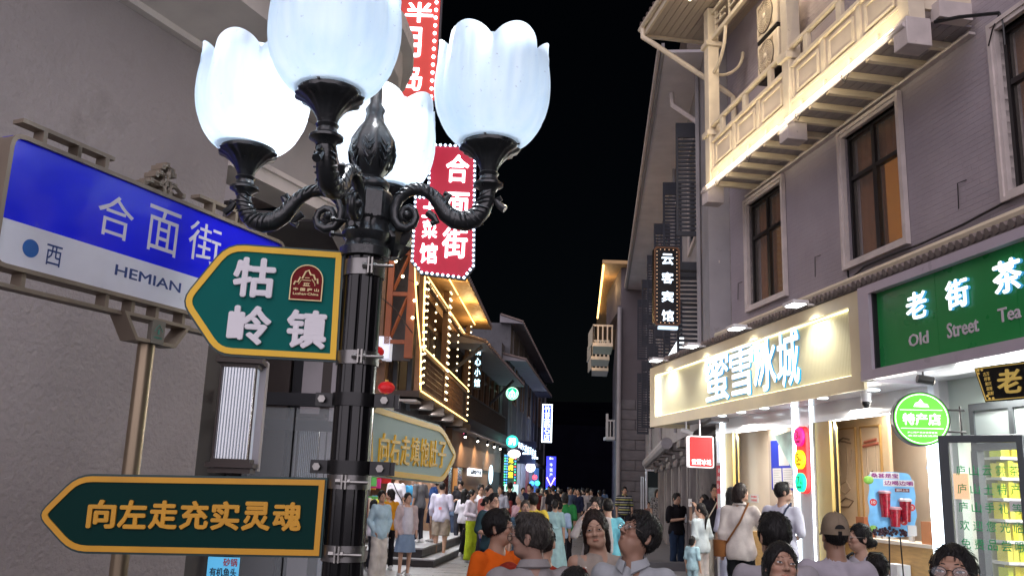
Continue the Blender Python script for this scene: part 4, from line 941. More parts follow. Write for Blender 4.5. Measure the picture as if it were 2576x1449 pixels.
for k in range(2): text('lettering', '平价药' if k else '便民店', glow('white_blue', (.7, .85, 1), 3.0), t, q, .25+k*.45, .55+k*.45, z0+.42-k*.2, z0+.52-k*.2, -.004, .02)
t, q, w, z0, z1 = board('green_neon_panel', 'upright light box edged with green and blue dots and yellow characters', (1265, 1143, 1302, 1222), 38, .1, mat('panel_dark_green', (.01, .08, .06), var=0))
for k, c_ in enumerate('龙虎堂'): text('character', c_, glow('neon_yellow', (1, .8, .03), 2.4), t, q, w*.36, w*.7, z1-.35-k*.30, z1-.12-k*.30, -.004, .03, .02)
G1, G2, G3 = glow('dot_green', (.05, .9, .35), 3), glow('dot_blue', (.05, .25, 1), 3), glow('dot_red', (1, .05, .08), 3)
for k in range(12):
    for x, g_ in ((.06, G1 if k % 3 else G2), (.14, G2), (w-.08, (G1, G3, G2)[k % 3])): bulb('bulb', g_, t, q.w(x, -.03, z1-.06-k*(z1-z0-.1)/11), .026)
p = q.w(w*.75, -.2, z1+.02); MB(Fr(p.x, p.y, 1, 0, p.z)).ball((0, 0, 0), (.26, .1, .17), 16, 10).build('lit_canopy', glow('white_cloud', (1, .9, .95), 4), t)
t, q, w, z0, z1 = board('pharmacy_banner', 'green framed white column with the character for medicine at street level', (1266, 1218, 1304, 1300), 37, .1, glow('panel_pale', (.55, .8, .85), .9))
MB(q).cyl((w*.4, -.02, z1-.16), (w*.4, -.001, z1-.16), .16, n=24).build('disc', mat('deep_green', (0, .25, .12), emit=.5, var=0), t)
text('character', '药', glow('white_print2', (.95, 1, 1), 2.2), t, q, w*.4-.1, w*.4+.1, z1-.26, z1-.06, -.025, .01, .01)
for k, c_ in enumerate('日用百货'): text('character', c_, glow('magenta', (.7, .1, .8), 1.2), t, q, w*.5, w*.85, z1-.62-k*.28, z1-.4-k*.28, -.004, .01, .01)
t, q, w, z0, z1 = board('round_white_sign', 'round white lit sign low beside the far pharmacy', (1322, 1160, 1347, 1190), 44)
MB(q).cyl((w/2, 0, (z0+z1)/2), (w/2, .08, (z0+z1)/2), w*.5, n=28).build('disc', glow('round_white', (.85, .75, .95), 1.8), t)
text('lettering', '王', mat('box_ink', (.02, .04, .08), var=0), t, q, w*.3, w*.7, (z0+z1)/2-.12, (z0+z1)/2+.12, -.004, .01)
t = thing('far_shops', 'lit ground floor shops far down the left side under the grey house', 'shop', FL3)
for k, (a, b, c_, e) in enumerate(((-3, -1.2, (.15, .5, .45), .5), (-1.0, 2.5, (.35, .38, .42), .35), (3, 6, (.3, .3, .35), .2), (6.2, 8, (.35, .06, .05), .3), (8.3, 12, (.2, .2, .24), .2), (13, 16, (.1, .25, .7), .6))):
    bx('shop_bay', mat('bay_%d' % k, c_, emit=e, var=.4, vs=2), t, FL3, a, b, -.12, -.005, 0, 2.9)
for k, (px, py, m) in enumerate(((1345, 1200, G3), (1352, 1215, G1), (1338, 1215, G2))):
    bulb('neon_spot', m, t, aty(px, py, 44), .12)
bx('awning', M_tim, t, FL3, -3, 18, -.5, -.12, 2.9, 3.1)
for x, c_ in ((-2, (.6, .9, 1)), (3, (.7, .85, 1)), (10, (.5, .6, 1))): lamp('shopfront_light', 'POINT', FL3.w(x, -1.6, 2.6), 110, c_, .3)
# ============================================================ red bulb-edged signs over the street
M_redp = mat('lit_red_panel', (0.36, 0.008, 0.03), rough=.4, var=.2, vs=1.5, emit=.6)
M_redo = mat('lit_red_orange_panel', (0.40, 0.025, 0.015), rough=.4, var=.12, vs=1.5, emit=.75)
G_bb = glow('bulb_bluewhite', (.62, .78, 1), 6); G_b2 = glow('bulb_white', (.9, .93, 1), 6); G_ch = glow('character_white', (1, .95, 1), 3.2)
M_back = mat('sign_back', (.05, .05, .06), var=.1)
Y1 = 16.0; q = Fr(0, Y1, 1, 0)
t = thing('red_restaurant_sign', 'lower stepped red street sign edged with blue-white bulbs, notched corners', 'sign', q)
pl = [q.at(a, b) for a, b in ((1086, 368), (1192, 372), (1188, 668), (1166, 696), (1062, 683), (1040, 656), (1048, 500), (1080, 500))]
pl = ccw(pl)
MB(q).prism(pl, 0, .12).build('panel', M_redp, t)
MB(q).prism(inset(pl, -.05), .02, .15).build('casing', M_back, t)
ol = inset(pl, -.02); Ls = 0; 
for i in range(len(ol)):
    a = Vector(ol[i]); b = Vector(ol[(i+1) % len(ol)]); n = max(1, round((b-a).length/.095))
    for k in range(n): p = a+(b-a)*k/n; bulb('bulb', G_bb, t, q.w(p.x, -.02, p.y), .024)
for c, (a, b, c2, d) in (('合', (1122, 390, 1180, 460)), ('面', (1122, 485, 1180, 548)), ('街', (1112, 573, 1176, 650)), ('土', (1062, 505, 1100, 548)), ('菜', (1062, 555, 1100, 600)), ('馆', (1056, 612, 1100, 663))):
    letter(c, G_ch, t, q, a, b, c2, d, depth=.02, bold=.018)
bx('wall_arm', M_back, t, q, -1.9, -1.3, .05, .12, 6.2, 6.28)
Y2 = 14.0; q = Fr(0, Y2, 1, 0)
t = thing('red_tower_sign', 'tall red sign edged with white bulbs rising behind the lamp globes', 'sign', q)
bx('panel', M_redo, t, q, q.X(975, 120), q.X(1101, 120), 0, .14, q.Z(1090, 253), 11.6)
bx('casing', M_back, t, q, q.X(968, 120), q.X(1106, 120), .02, .17, q.Z(1090, 259), 11.65)
z = q.Z(1090, 245)
while z < 11.5: bulb('bulb', G_b2, t, q.w(q.X(1092, 120), -.02, z), .030); z += .145
for c, (a, b, c2, d) in (('半', (1020, 8, 1090, 58)), ('月', (1005, 70, 1060, 145)), ('岛', (1002, 165, 1062, 228))): letter(c, G_ch, t, q, a, b, c2, d, depth=.02, bold=.015)
bx('side_letters', glow('side_blue', (.5, .6, 1), 1.2), t, q, q.X(982, 190), q.X(1000, 190), -.04, -.001, q.Z(990, 215), q.Z(990, 165))
# ============================================================ right shops: drink shop
M_fcr = mat('fascia_cream', (0.74, 0.62, 0.40), rough=.45, var=.06, vs=3)
def reeded():
    m = mat('reeded_cream', (0.80, 0.74, 0.48), rough=.45, var=.03, vs=2, spec=.3); t = m.node_tree; N = t.nodes; L = t.links
    w = N.new('ShaderNodeTexWave'); w.wave_type = 'BANDS'; w.bands_direction = 'X'; w.inputs['Scale'].default_value = 9; w.inputs['Distortion'].default_value = 0; tc = N.new('ShaderNodeTexCoord'); L.new(tc.outputs['Object'], w.inputs[0])
    b = N.new('ShaderNodeBump'); b.inputs['Distance'].default_value = .005; L.new(w.outputs[1], b.inputs['Height']); L.new(b.outputs[0], N['Principled BSDF'].inputs['Normal']); return m
M_reed = reeded()
M_lite = mat('white_panel', (0.72, 0.71, 0.74), rough=.22, var=.04, vs=2, coat=.3)
G_led = glow('cool_led', (.80, .93, 1), 7); G_let = glow('letter_white', (1, .98, 1), 1.4); G_cyan = glow('letter_side', (.02, .38, .72), .5)
ds = thing('drink_shop', 'cream fronted drink shop with glowing white characters on its sign and an open counter', 'shop', FR)
b = lambda n, m, *a, **k: bx(n, m, ds, FR, *a, **k)
b('canopy', M_lite, 0.0, 7.76, .02, .80, 3.06, 3.10); b('fascia_bottom', M_fcr, 0, 7.76, -.02, .02, 2.98, 3.16); b('fascia_top', M_fcr, 0, 7.76, -.02, .02, 3.98, 4.14)
b('fascia_end', M_fcr, 0, .30, -.02, .02, 3.16, 3.98); b('fascia_end', M_fcr, 7.50, 7.76, -.02, .02, 3.16, 3.98); b('fascia_panel', M_reed, .30, 7.50, .05, .08, 3.16, 3.98)
b('fascia_return', M_fcr, 0, .02, .02, .8, 2.98, 4.14); b('box_top', M_fcr, 0, 7.76, .02, .8, 4.10, 4.14)
b('led_line', glow('amber_white', (1, .93, .60), 3.0), .30, 7.50, .02, .035, 3.955, 3.975); b('led_line', glow('amber_white', (1, .93, .60), 3.0), .30, 7.50, .02, .03, 3.165, 3.175)
b('led_column', G_led, .33, .42, .0, .045, 3.18, 3.95); b('led_line', glow('amber_white', (1, .93, .60), 3.0), 7.48, 7.50, .02, .03, 3.17, 3.97)
# sign characters (shop name), rounded heavy strokes, standing off the panel
zb, zt = (FR.Z(1762, 1015, -.05)+FR.Z(1998, 965, -.05))/2, (FR.Z(1765, 893, -.05)+FR.Z(1995, 818, -.05))/2
xx = [FR.X(q, y, -.05) for q, y in ((1764, 955), (1824, 940), (1884, 925), (1942, 908), (1999, 890))]
for i, c in enumerate('蜜雪冰城'):
    x0, x1 = xx[i], xx[i+1]-.05*(xx[i+1]-xx[i])
    o = text('character', c, G_let, ds, FR, x0, x1, zb, zt, -.0+.029, .006, .010)
    text('halo', c, G_cyan, o, FR, x0-.008, x1+.008, zb-.010, zt+.004, .049, .019, .010)
def flood(x, n):
    t = thing('flood_lamp', n, 'floodlight', FR.sub(x, -.28, 4.14), group='flood lamps along the cream sign')
    f = FR.sub(x, -.28, 4.14)
    bx('body', M_lite, t, f, -.15, .15, -.11, .11, .0, .045, bevel=.01); bx('lens', glow('flood_lens', (.95, 1, 1), 9), t, f, -.12, .12, -.08, .08, -.012, -.001)
    MB(f).tube([(0, .1, .02), (0, .3, .02)], .015, 5).build('arm', M_lite, t)
    lamp('flood', 'SPOT', FR.w(x, -.30, 4.10), 48, (1, .97, .88), .05, FR.w(0, .42, -1)-FR.w(0, 0, 0), 120, .8)
for x, n in ((1.15, 'small white floodlight over the cream sign, farthest of the four beside the black hanging sign'), (3.0, 'white floodlight over the cream sign, above its first character'), (4.85, 'white floodlight over the cream sign, above the gap after its third character'), (6.7, 'white floodlight over the cream sign, nearest to the green tea shop sign')): flood(x, n)
# storefront
YS = .80
b('header', M_lite, 1.75, 7.75, YS-.02, YS+.15, 2.80, 3.06)
b('pillar', M_lite, 4.46, 5.02, YS-.03, YS+.18, 0, 2.80)
b('led_edge', G_led, 4.44, 4.56, YS-.05, YS-.031, 0, 3.05); b('led_edge', G_led, 4.99, 5.02, YS-.05, YS-.031, 0, 3.05)
b('led_edge', G_led, 1.70, 1.74, YS-.06, YS-.02, 0, 3.05); b('side_panel', M_lite, 1.35, 1.70, YS, YS+.1, 0, 3.06)
for x0, x1 in ((1.80, 2.10), (5.04, 5.45)): b('jamb', mat('yellow_jamb', (.62, .45, .15), rough=.5, var=.06), x0, x1, YS, YS+.12, 0, 2.80)
b('frame', M_alu, 2.10, 2.13, YS+.05, YS+.08, 0, 2.8); b('frame', M_alu, 5.45, 5.48, YS+.05, YS+.08, 0, 2.8)
M_int = mat('interior_cream', (.74, .64, .53), rough=.6, var=.05)
M_tan = mat('interior_tan', (.52, .43, .35), rough=.6, var=.05)
YB = 1.30; b('back_wall', M_int, 1.0, 4.5, YB, YB+.05, 0, 3.0); b('back_wall', M_int, 4.6, 7.7, 1.9, 1.95, 0, 3.0)
b('partition', M_tan, FR.X(1934, 1150, YB-.03), 4.45, YB-.03, YB-.002, 0, 2.9); b('ceiling', M_int, 1.75, 7.75, YS+.15, 1.9, 2.95, 3.0); b('end_wall', M_tan, 7.6, 7.65, YS+.2, 1.9, 0, 2.95)
b('end_wall', M_tan, 1.0, 1.04, YS+.2, 1.3, 0, 2.95); b('end_wall', M_tan, 4.5, 4.55, YS+.2, 1.9, 0, 2.95)
b('floor_step', M_conc, -1, 11, .5, 2, 0, .18)
b('counter', mat('counter_wood', (.55, .33, .12), rough=.4, var=.15, vs=6, stretch=(1, 1, 6)), 5.1, 7.6, 1.0, 1.35, .18, 1.22); b('counter_top', M_int, 5.08, 7.6, .98, 1.4, 1.22, 1.26)
b('counter', mat('counter_wood', (.55, .33, .12)), 2.2, 4.4, 1.0, 1.25, .18, 1.15)
for x0, z0, c_ in ((2.9, 1.15, (.6, .05, .12)), (3.25, 1.15, (.7, .68, .65)), (3.5, 1.15, (.6, .58, .55)), (5.6, 1.26, (.35, .12, .05)), (7.05, 1.26, (.5, .2, .08)), (7.3, 1.26, (.6, .3, .1))):
    bx('box', mat('cbox_%d' % int(x0*10), c_), ds, FR, x0, x0+.2, 1.05, 1.2, z0, z0+.26)
for x, y_ in ((2.9, 1.1), (6.4, 1.35)): lamp('shop_ceiling_light', 'AREA', FR.w(x, y_, 2.9), 60, (1, .93, .82), size=(1.8, .5))
def lightdisc(i, x, y, z, par, e=13):
    o = MB(FR).lathe([(.055, z-.012), (.07, z-.004), (.07, z)], 20, (x, y, 0)).build('downlight', G_led, par)
    lamp('downlight', 'SPOT', FR.w(x, y, z-.02), e, (.97, .98, 1), .05, (0, 0, -1), 130, .9)
for i, (x, y) in enumerate(((2.5, .45), (3.3, .45), (4.15, .45), (5.95, .45), (7.1, .5))): lightdisc(i, x, y, 3.06, ds, 30)
# clutter on and behind the counters
rk = random.Random(6); M_steel = mat('steel_machine', (.30, .30, .31), rough=.3, metal=.8, var=.1); M_black = mat('black_plastic', (.012, .012, .014), rough=.35, var=.1)
for k, x in enumerate((5.75, 5.9, 6.05, 6.2, 6.62, 7.42)):
    MB(FR).lathe([(.035, 1.26), (.045, 1.26+.16+.05*(k % 3))], 12, (x, 1.2, 0)).build('cup_stack', (M_paper0 := mat('paper', (.66, .65, .64), var=.06, vs=6)), ds)
bx('coffee_machine', M_black, ds, FR, 7.18, 7.5, 1.5, 1.8, 1.26, 1.95); bx('machine_panel', M_steel, ds, FR, 7.2, 7.48, 1.48, 1.499, 1.6, 1.9)
bx('ice_machine', M_steel, ds, FR, 3.95, 4.35, 1.0, 1.22, 1.15, 1.55)
bx('menu_rail', M_black, ds, FR, 5.5, 7.6, 1.5, 1.54, 2.86, 2.9)
for k in range(7): bx('bottle', mat('syrup%d' % (k % 3), ((.5, .1, .02), (.1, .3, .05), (.5, .4, .05))[k % 3], rough=.15, var=.1), ds, FR, 3.35+k*.08, 3.40+k*.08, 1.1, 1.15, 1.15, 1.36)
bx('counter_sticker', mat('poster_red', (.55, .03, .05), var=.05), ds, FR, 5.6, 5.95, .992, .999, .7, 1.05); bx('water_tank', mat('white_tank', (.7, .7, .72)), ds, FR, 6.6, 6.9, .8, .98, .18, 1.0)
lamp('counter_fill', 'AREA', FR.w(3.2, .9, 2.75), 45, (1, .95, .88), d=FR.w(0, -1, -.6)-FR.w(0, 0, 0), size=(2.2, .1)); lamp('counter_fill', 'AREA', FR.w(6.4, .9, 2.75), 60, (1, .95, .88), d=FR.w(0, -1, -.6)-FR.w(0, 0, 0), size=(2.2, .1))  # added fill lamps in the openings, facing out onto the street
lamp('tea_fill', 'AREA', FR.w(9.6, .75, 2.95), 60, (.97, 1, .97), d=FR.w(0, -1, -.6)-FR.w(0, 0, 0), size=(2.5, .1))  # added fill lamp before the tea shop, also facing out
# menu pill
t = thing('price_sign', 'glowing red pill-shaped price sign with pink, yellow and green discs on the white pillar', 'sign', FR)
xc, z0, z1 = 4.80, 1.80, 2.76; r = .145
pil = [(xc+r*math.cos(a), z1-r+r*math.sin(a)) for a in [k*math.pi/12 for k in range(13)]]+[(xc-r*math.cos(a), z0+r-r*math.sin(a)) for a in [k*math.pi/12 for k in range(13)]]
MB(FR).prism(ccw(pil), YS-.10, YS-.03).build('backing', glow('pill_red', (.85, .03, .03), .9), t)
for k, (c_, n, s) in enumerate((((.95, .01, .22), '3元', '冰淇淋'), ((1, .68, .01), '5元', '柠檬水'), ((0, .80, .42), '7元', '满杯橙'))):
    zc = z1-.155-k*.325
    d_ = MB(FR).cyl((xc, YS-.145, zc), (xc, YS-.10, zc), .135, n=32).build('disc', glow('pill%d' % k, c_, 1.25), t)
    ink = mat('pill_ink%d' % k, tuple(v*.25 for v in c_), var=0)
    text('lettering', n[0], ink, d_, FR, xc-.06, xc+.015, zc-.03, zc+.085, YS-.146, .004, .0); text('lettering', n[1], ink, d_, FR, xc+.03, xc+.075, zc-.025, zc+.03, YS-.146, .004, .0)
    text('lettering', s, ink, d_, FR, xc-.07, xc+.06, zc-.085, zc-.05, YS-.146, .004, .0)
# red hanging lightbox (character left out, name kept)
q0 = FR.w(2.1, 0, 0); zt = 2.72; q = Fr(2.62+.52, 15.2, 1, -.25)
p = aty(1732, 1136, 15.2); q = Fr(p.x, p.y, 1, .12)
za, zb_ = aty(1765, 1096, 15.2).z, aty(1765, 1176, 15.2).z; w = aty(1798, 1136, 15.2).x-p.x
t = thing('red_lightbox', 'square glowing red box sign with white characters hanging at the canopy corner', 'sign', q)
MB(q).prism(rnd(rect(0, w, zb_, za), .04), 0, .12).build('casing', glow('box_rim', (.9, .85, .85), .8), t)
MB(q).prism(rnd(rect(.018, w-.018, zb_+.018, za-.018), .03), -.006, -.0005).build('face', glow('box_red', (.95, .01, .012), .95), t)
for i, c in enumerate('蜜雪冰城'): text('character', c, glow('box_white', (1, .9, .9), 1.3), t, q, .05+i*(w-.1)/4+.003, .05+(i+1)*(w-.1)/4-.003, zb_+.045, zb_+.14, -.007, .004, .02)
MB(q).tube([(w/2, .06, za), (w/2, .06, za+.28)], .012, 6).build('hanger', M_lite, t)
# security cameras
def dome(p, label):
    t = thing('security_camera', label, 'security camera', None, p); q = Fr(p[0], p[1], 1, .2, p[2])
    MB(q).cyl((0, 0, 0), (0, 0, .10), .055, .062, 20).build('housing', M_lite, t); MB(q).ball((0, 0, -.015), (.048, .048, .055), 16, 10).build('dome', M_alu, t); MB(q).cyl((0, 0, .1), (0, 0, .2), .02).build('stem', M_lite, t)
pp = FR.w(7.55, .12, 2.86); dome(pp, 'white dome camera with black lens under the canopy between the two shop signs')
p = FR.w(1.15, .3, 2.9); q = Fr(p.x, p.y, 1, -.3, p.z)
t = thing('security_camera', 'white bullet camera hanging from the far corner of the canopy', 'security camera', q)
MB(q).tube([(-.08, 0, -.02), (.14, -.05, -.09)], .045, 12).build('housing', M_lite, t); MB(q).cyl((.141, -.051, -.09), (.15, -.053, -.093), .035).build('lens', M_alu, t); MB(q).cyl((0, 0, 0), (0, 0, .16), .02).build('stem', M_lite, t)
# notices and hangings inside
def sheet(label, name, cat, x0, x1, z0, z1, y, m, th=.01):
    t = thing(name, label, cat, FR); bx('sheet', m, t, FR, x0, x1, y-th, y, z0, z1); return t
M_paper = mat('paper', (.66, .65, .64), var=.06, vs=6); M_ink = mat('grey_ink', (.25, .25, .27), var=0); M_redink = mat('red_ink', (.6, .03, .04), var=0)
NX = FR.X(1941, 1150, YB-.03)
t = sheet('dark blue notice board with white papers on the back wall of the drink shop', 'notice_board', 'notice board', NX, NX+.95, 1.85, 2.66, YB-.031, mat('notice_blue', (.01, .03, .42), var=.05))
for a, c_, d_, e in ((.30, .66, 2.24, 2.58), (.06, .38, 1.86, 2.20), (.42, .78, 1.88, 2.20)): bx('paper', M_paper, t, FR, NX+a, NX+c_, YB-.045, YB-.0415, d_, e)
for k in range(7): cube('print_line', M_ink, t, FR, NX+.10, NX+.34-.03*(k % 3), YB-.047, YB-.0455, 2.16-k*.038, 2.166-k*.038); cube('print_line', M_ink, t, FR, NX+.46, NX+.74-.03*(k % 2), YB-.047, YB-.0455, 2.16-k*.036, 2.166-k*.036)
t = thing('hanging_banner', 'pale green and blue hanging menu flag inside the drink shop', 'banner', FR)
MB(FR).add([(3.1, 1.1, 2.72), (3.9, 1.1, 2.78), (3.9, 1.1, 2.0), (3.1, 1.115, 2.72), (3.9, 1.115, 2.78), (3.9, 1.115, 2.0)], [(2, 1, 0), (3, 4, 5), (0, 1, 4, 3), (1, 2, 5, 4), (2, 0, 3, 5)]).build('flag', mat('flag_green', (.42, .62, .58), var=.35, vs=3), t)
PXN = FR.X(1884, 1272, YB)
t = sheet('small white plate with red print on the cream wall behind the white-shirted woman', 'notice_plate', 'notice', PXN, PXN+.42, 1.62, 1.76, YB-.001, M_paper)
text('lettering', '节约粮食', M_redink, t, FR, PXN+.12, PXN+.36, 1.70, 1.74, YB-.012, .001); text('lettering', '文明消费', M_redink, t, FR, PXN+.12, PXN+.36, 1.64, 1.68, YB-.012, .001)
t = sheet('red and white service poster at the far end of the drink shop', 'service_poster', 'poster', 1.38, 1.66, 1.25, 2.25, YS-.002, mat('poster_red', (.55, .03, .05), var=.05))
text('lettering', '点单', mat('white_ink', (.7, .7, .7), var=0), t, FR, 1.45, 1.6, 2.12, 2.2, YS-.013, .001)
text('lettering', '点餐找店', mat('white_ink', (.7, .7, .7), var=0), t, FR, 1.40, 1.64, 1.98, 2.06, YS-.013, .001, .015); text('lettering', '找人一步', mat('white_ink', (.7, .7, .7), var=0), t, FR, 1.40, 1.64, 1.84, 1.93, YS-.013, .001, .015)
bx('plain_square', M_paper, t, FR, 1.42, 1.62, YS-.016, YS-.013, 1.4, 1.75)
t = sheet('white notice above the red poster at the far end of the drink shop', 'notice', 'notice', 1.42, 1.62, 2.30, 2.70, YS-.002, glow('notice_lit', (.8, .85, .95), .5))
# hanging scroll paintings
M_scr = mat('scroll_wood', (.38, .22, .07), var=.1); M_silk = mat('scroll_silk', (.60, .45, .30), var=.08, vs=4)
def scroll(label, x0, x1, z0, z1, art):
    y = 1.25; t = thing('scroll_painting', label, 'painting', FR)
    MB(FR).ring(rect(x0, x1, z0, z1), rect(x0+.02, x1-.02, z0+.02, z1-.02), y-.03, y).build('frame', M_scr, t); bx('silk', M_silk, t, FR, x0+.02, x1-.02, y-.01, y, z0+.02, z1-.02)
    for m, pts, r in art:
        MB(FR).tube([(x0+(x1-x0)*u, y-.012, z0+(z1-z0)*v) for u, v in pts], r, 5).build('brushwork', m, t)
I1 = mat('ink_brown', (.22, .14, .08), var=.2); I2 = mat('ink_red2', (.42, .12, .07), var=.2); I3 = mat('ink_soft', (.42, .30, .20), var=.2)
scroll('hanging scroll with a pine and cliffs, left of the two in the drink shop', 4.70, 5.38, 1.36, 2.74,
       [(I1, [(.15, .82), (.35, .87), (.55, .86), (.8, .84)], .012), (I1, [(.2, .86), (.5, .90), (.75, .88)], .014), (I3, [(.3, .78), (.28, .6), (.36, .5)], .01), (I3, [(.6, .8), (.62, .62), (.55, .48)], .009), (I3, [(.8, .78), (.78, .6)], .008),
        (I3, [(.3, .42), (.55, .46), (.7, .38), (.5, .33), (.3, .36), (.3, .42)], .007), (I1, [(.25, .24), (.5, .29), (.8, .26), (.6, .2), (.3, .2)], .010), (I2, [(.22, .3), (.28, .32)], .02)])
scroll('hanging scroll with a red roofed pavilion, right of the two in the drink shop', 5.50, 6.0, 1.36, 2.74,
       [(I2, [(.12, .80), (.88, .82)], .022), (I2, [(.2, .84), (.8, .86)], .022), (I3, [(.28, .78), (.28, .45)], .012), (I3, [(.74, .8), (.74, .45)], .012), (I2, [(.3, .5), (.72, .5)], .012), (I1, [(.4, .54), (.55, .56)], .012)])
b('scroll_board', mat('board_cream', (.62, .46, .28), rough=.5, var=.05), 4.56, 6.15, 1.251, 1.30, 1.27, 2.86)
b('red_cloth', mat('red_white_cloth', (.55, .10, .08), var=.6, vs=30), 6.3, 7.4, 1.3, 1.38, 2.84, 2.95)
# poster stand with cut-out drinks poster
PF = Fr(*FR.w(6.9, .15, 0).xy, 1, -.22)
pa = aty(2180, 1260, PF.o.y); PF = Fr(pa.x, pa.y, 1, -.12)
def pz(y): return aty(2240, y, PF.o.y).z
zt_, zb_ = pz(1186), pz(1350); w = aty(2305, 1270, PF.o.y).x-pa.x
t = thing('poster_stand', 'cut-out drinks poster on a black stand showing three red iced drinks', 'poster', PF)
ol = [(.10, .02), (.55, .0), (.95, .04), (.90, .2), (.97, .35), (.92, .5), (.96, .62), (.93, .8), (.86, .98), (.5, 1.0), (.12, .97), (.02, .9), (.08, .75), (.02, .55), (.06, .4), (.0, .25)]
ol = ccw([(u*w, zb_+(zt_-zb_)*v) for u, v in ol])
MB(PF).prism(rnd(ol, .05), 0, .012).build('cutout', mat('poster_skyblue', (.16, .42, .72), var=.3, vs=5, emit=.12), t)
H = zt_-zb_
def pt(s, u0, u1, v0, v1, m, bold=.02): text('lettering', s, m, t, PF, u0*w, u1*w, zb_+H*v0, zb_+H*v1, -.003, .002, bold)
Mp = mat('poster_purple', (.22, .01, .16), var=0)
bx('title_plate', M_paper, t, PF, .09*w, .66*w, -.0015, -.0002, zb_+H*.885, zb_+H*.985); bx('title_plate', M_paper, t, PF, .34*w, .94*w, -.0015, -.0002, zb_+H*.775, zb_+H*.875)
pt('桑葚是宝', .11, .64, .90, .97, Mp); pt('边喝边嚼', .36, .92, .79, .86, Mp); bx('tag', mat('poster_tag', (.15, .02, .03), var=0), t, PF, .56*w, .84*w, -.0015, -.0002, zb_+H*.69, zb_+H*.745); pt('满杯上市', .58, .82, .70, .737, M_paper, .01)
Mcup = mat('cup_drink', (.35, .012, .03), rough=.15, var=.5, vs=30, coat=.8); Mfoam = mat('foam', (.72, .6, .6), var=.1)
def cup(u, v0, v1, r0, r1, foam):
    z0 = zb_+H*v0; z1 = zb_+H*v1; x = u*w
    c = MB(PF).lathe([(r0, z0), (r1, z1)], 16, (x, -.03, 0)).build('drink', Mcup, t); c.scale = (1, 1, 1)
    MB(PF).lathe([(r1+.008, z1), (r1+.008, z1+.02), (r1*.8, z1+.035)], 16, (x, -.03, 0)).build('lid', Mfoam if foam else mat('lid_clear', (.45, .25, .28), rough=.2), c)
cup(.34, .30, .66, .05, .07, False); cup(.73, .24, .55, .05, .07, True); cup(.52, .16, .42, .055, .075, False)
for s, u, v in (('10', .13, .52), ('12', .86, .46), ('7', .70, .24)):
    MB(PF).cyl((u*w, -.005, zb_+H*v), (u*w, -.001, zb_+H*v), .042, n=20).build('price_disc', mat('price_red', (.6, .03, .03), var=0), t); text('lettering', s, M_paper, t, PF, u*w-.024, u*w+.024, zb_+H*v-.018, zb_+H*v+.018, -.006, .002, .02)
bm_ = MB(PF); rb_ = random.Random(8)
for k in range(60):
    u_ = rb_.uniform(.08, .72); bm_.ball((u_*w, -.012-rb_.uniform(0, .02), zb_+.02+rb_.uniform(0, .10)*(1-abs(u_-.35))), .017, 7, 5)
bm_.build('berries', mat('mulberry', (.03, .006, .015), rough=.3, var=.4, vs=40, bump=.006, bs=90), t, kind='stuff')
MB(PF).ball((.05*w, -.02, zb_+H*.86), (.06, .012, .05), 10, 6).ball((.1*w, -.02, zb_+H*.12), (.05, .012, .04), 10, 6).build('leaves', mat('poster_leaf', (.2, .42, .06), var=.4, vs=20), t)
bx('plain_square', M_paper, t, PF, .76*w, .93*w, -.012, -.002, zb_+H*.03, zb_+H*.19)
for u in (.42, .62): MB(PF).tube([(u*w, .03, zb_+.1), (u*w+(.06 if u > .5 else -.03), .1, 0)], .009, 5).build('leg', M_alu, t)
t = thing('tilted_menu_card', 'pale blue menu card tilted above the drinks poster inside the drink shop', 'menu', FR)
MB(FR).add([(7.0, 1.2, 2.14), (7.45, 1.2, 2.16), (7.45, 1.25, 2.62), (7.12, 1.25, 2.60), (7.0, 1.215, 2.14), (7.45, 1.215, 2.16), (7.45, 1.265, 2.62), (7.12, 1.265, 2.60)], [(0, 1, 2, 3), (7, 6, 5, 4), (0, 4, 5, 1), (1, 5, 6, 2), (2, 6, 7, 3), (3, 7, 4, 0)]).build('card', mat('card_blue', (.35, .55, .75), var=.5, vs=14, emit=.25), t)
# ============================================================ tea shop
ts = thing('tea_shop', 'green fronted tea shop with a glass door at the right edge', 'shop', FR)
b = lambda n, m, *a, **k: bx(n, m, ts, FR, *a, **k)
M_lil = mat('lilac_trim', (0.50, 0.44, 0.50), rough=.3, var=.06, vs=3); M_grn = mat('sign_green', (0.018, 0.27, 0.065), rough=.28, var=.06, vs=2)
b('frame_left', M_lil, 7.80, 8.0, -.06, .02, 3.06, 4.14); b('frame_top', M_lil, 8.0, 14.5, -.06, .02, 4.04, 4.14)
mb = MB(FR)
for x0, x1 in ((7.8, 9.47), (9.475, 11.4), (11.405, 14)): mb.box(x0, x1, -.08, .02, 3.06, 3.17)
mb.build('frame_bottom', M_lil, ts); b('frame_return', M_lil, 7.78, 7.80, -.06, .8, 3.06, 4.14)
for x0, x1 in ((8.0, 9.08), (9.085, 10.22), (10.225, 11.4), (11.405, 12.6), (12.605, 14)): b('panel', M_grn, x0, x1, .03, .05, 3.17, 4.04)
b('inner_edge', M_dkmet, 8.0, 8.03, -.02, .03, 3.17, 4.04)
G_tw = glow('tea_letter', (.92, 1, 1), 1.5); G_ts = glow('tea_side', (.1, .45, .75), .5)
for c, (a, bb, c2, d) in (('老', (2266, 732, 2318, 802)), ('街', (2364, 700, 2422, 775)), ('茶', (2482, 650, 2556, 736))):
    x0, x1 = FR.X(a, (bb+d)/2, -.06), FR.X(c2, (bb+d)/2, -.06); z0, z1 = FR.Z((a+c2)/2, d, -.06), FR.Z((a+c2)/2, bb, -.06)
    o = text('character', c, G_tw, ts, FR, x0, x1, z0, z1, .0, .006, .022); text('side', c, G_ts, o, FR, x0, x1, z0, z1, .029, .028, .022)
M_lw = mat('letter_lilac', (.66, .58, .64), rough=.4, var=.05)
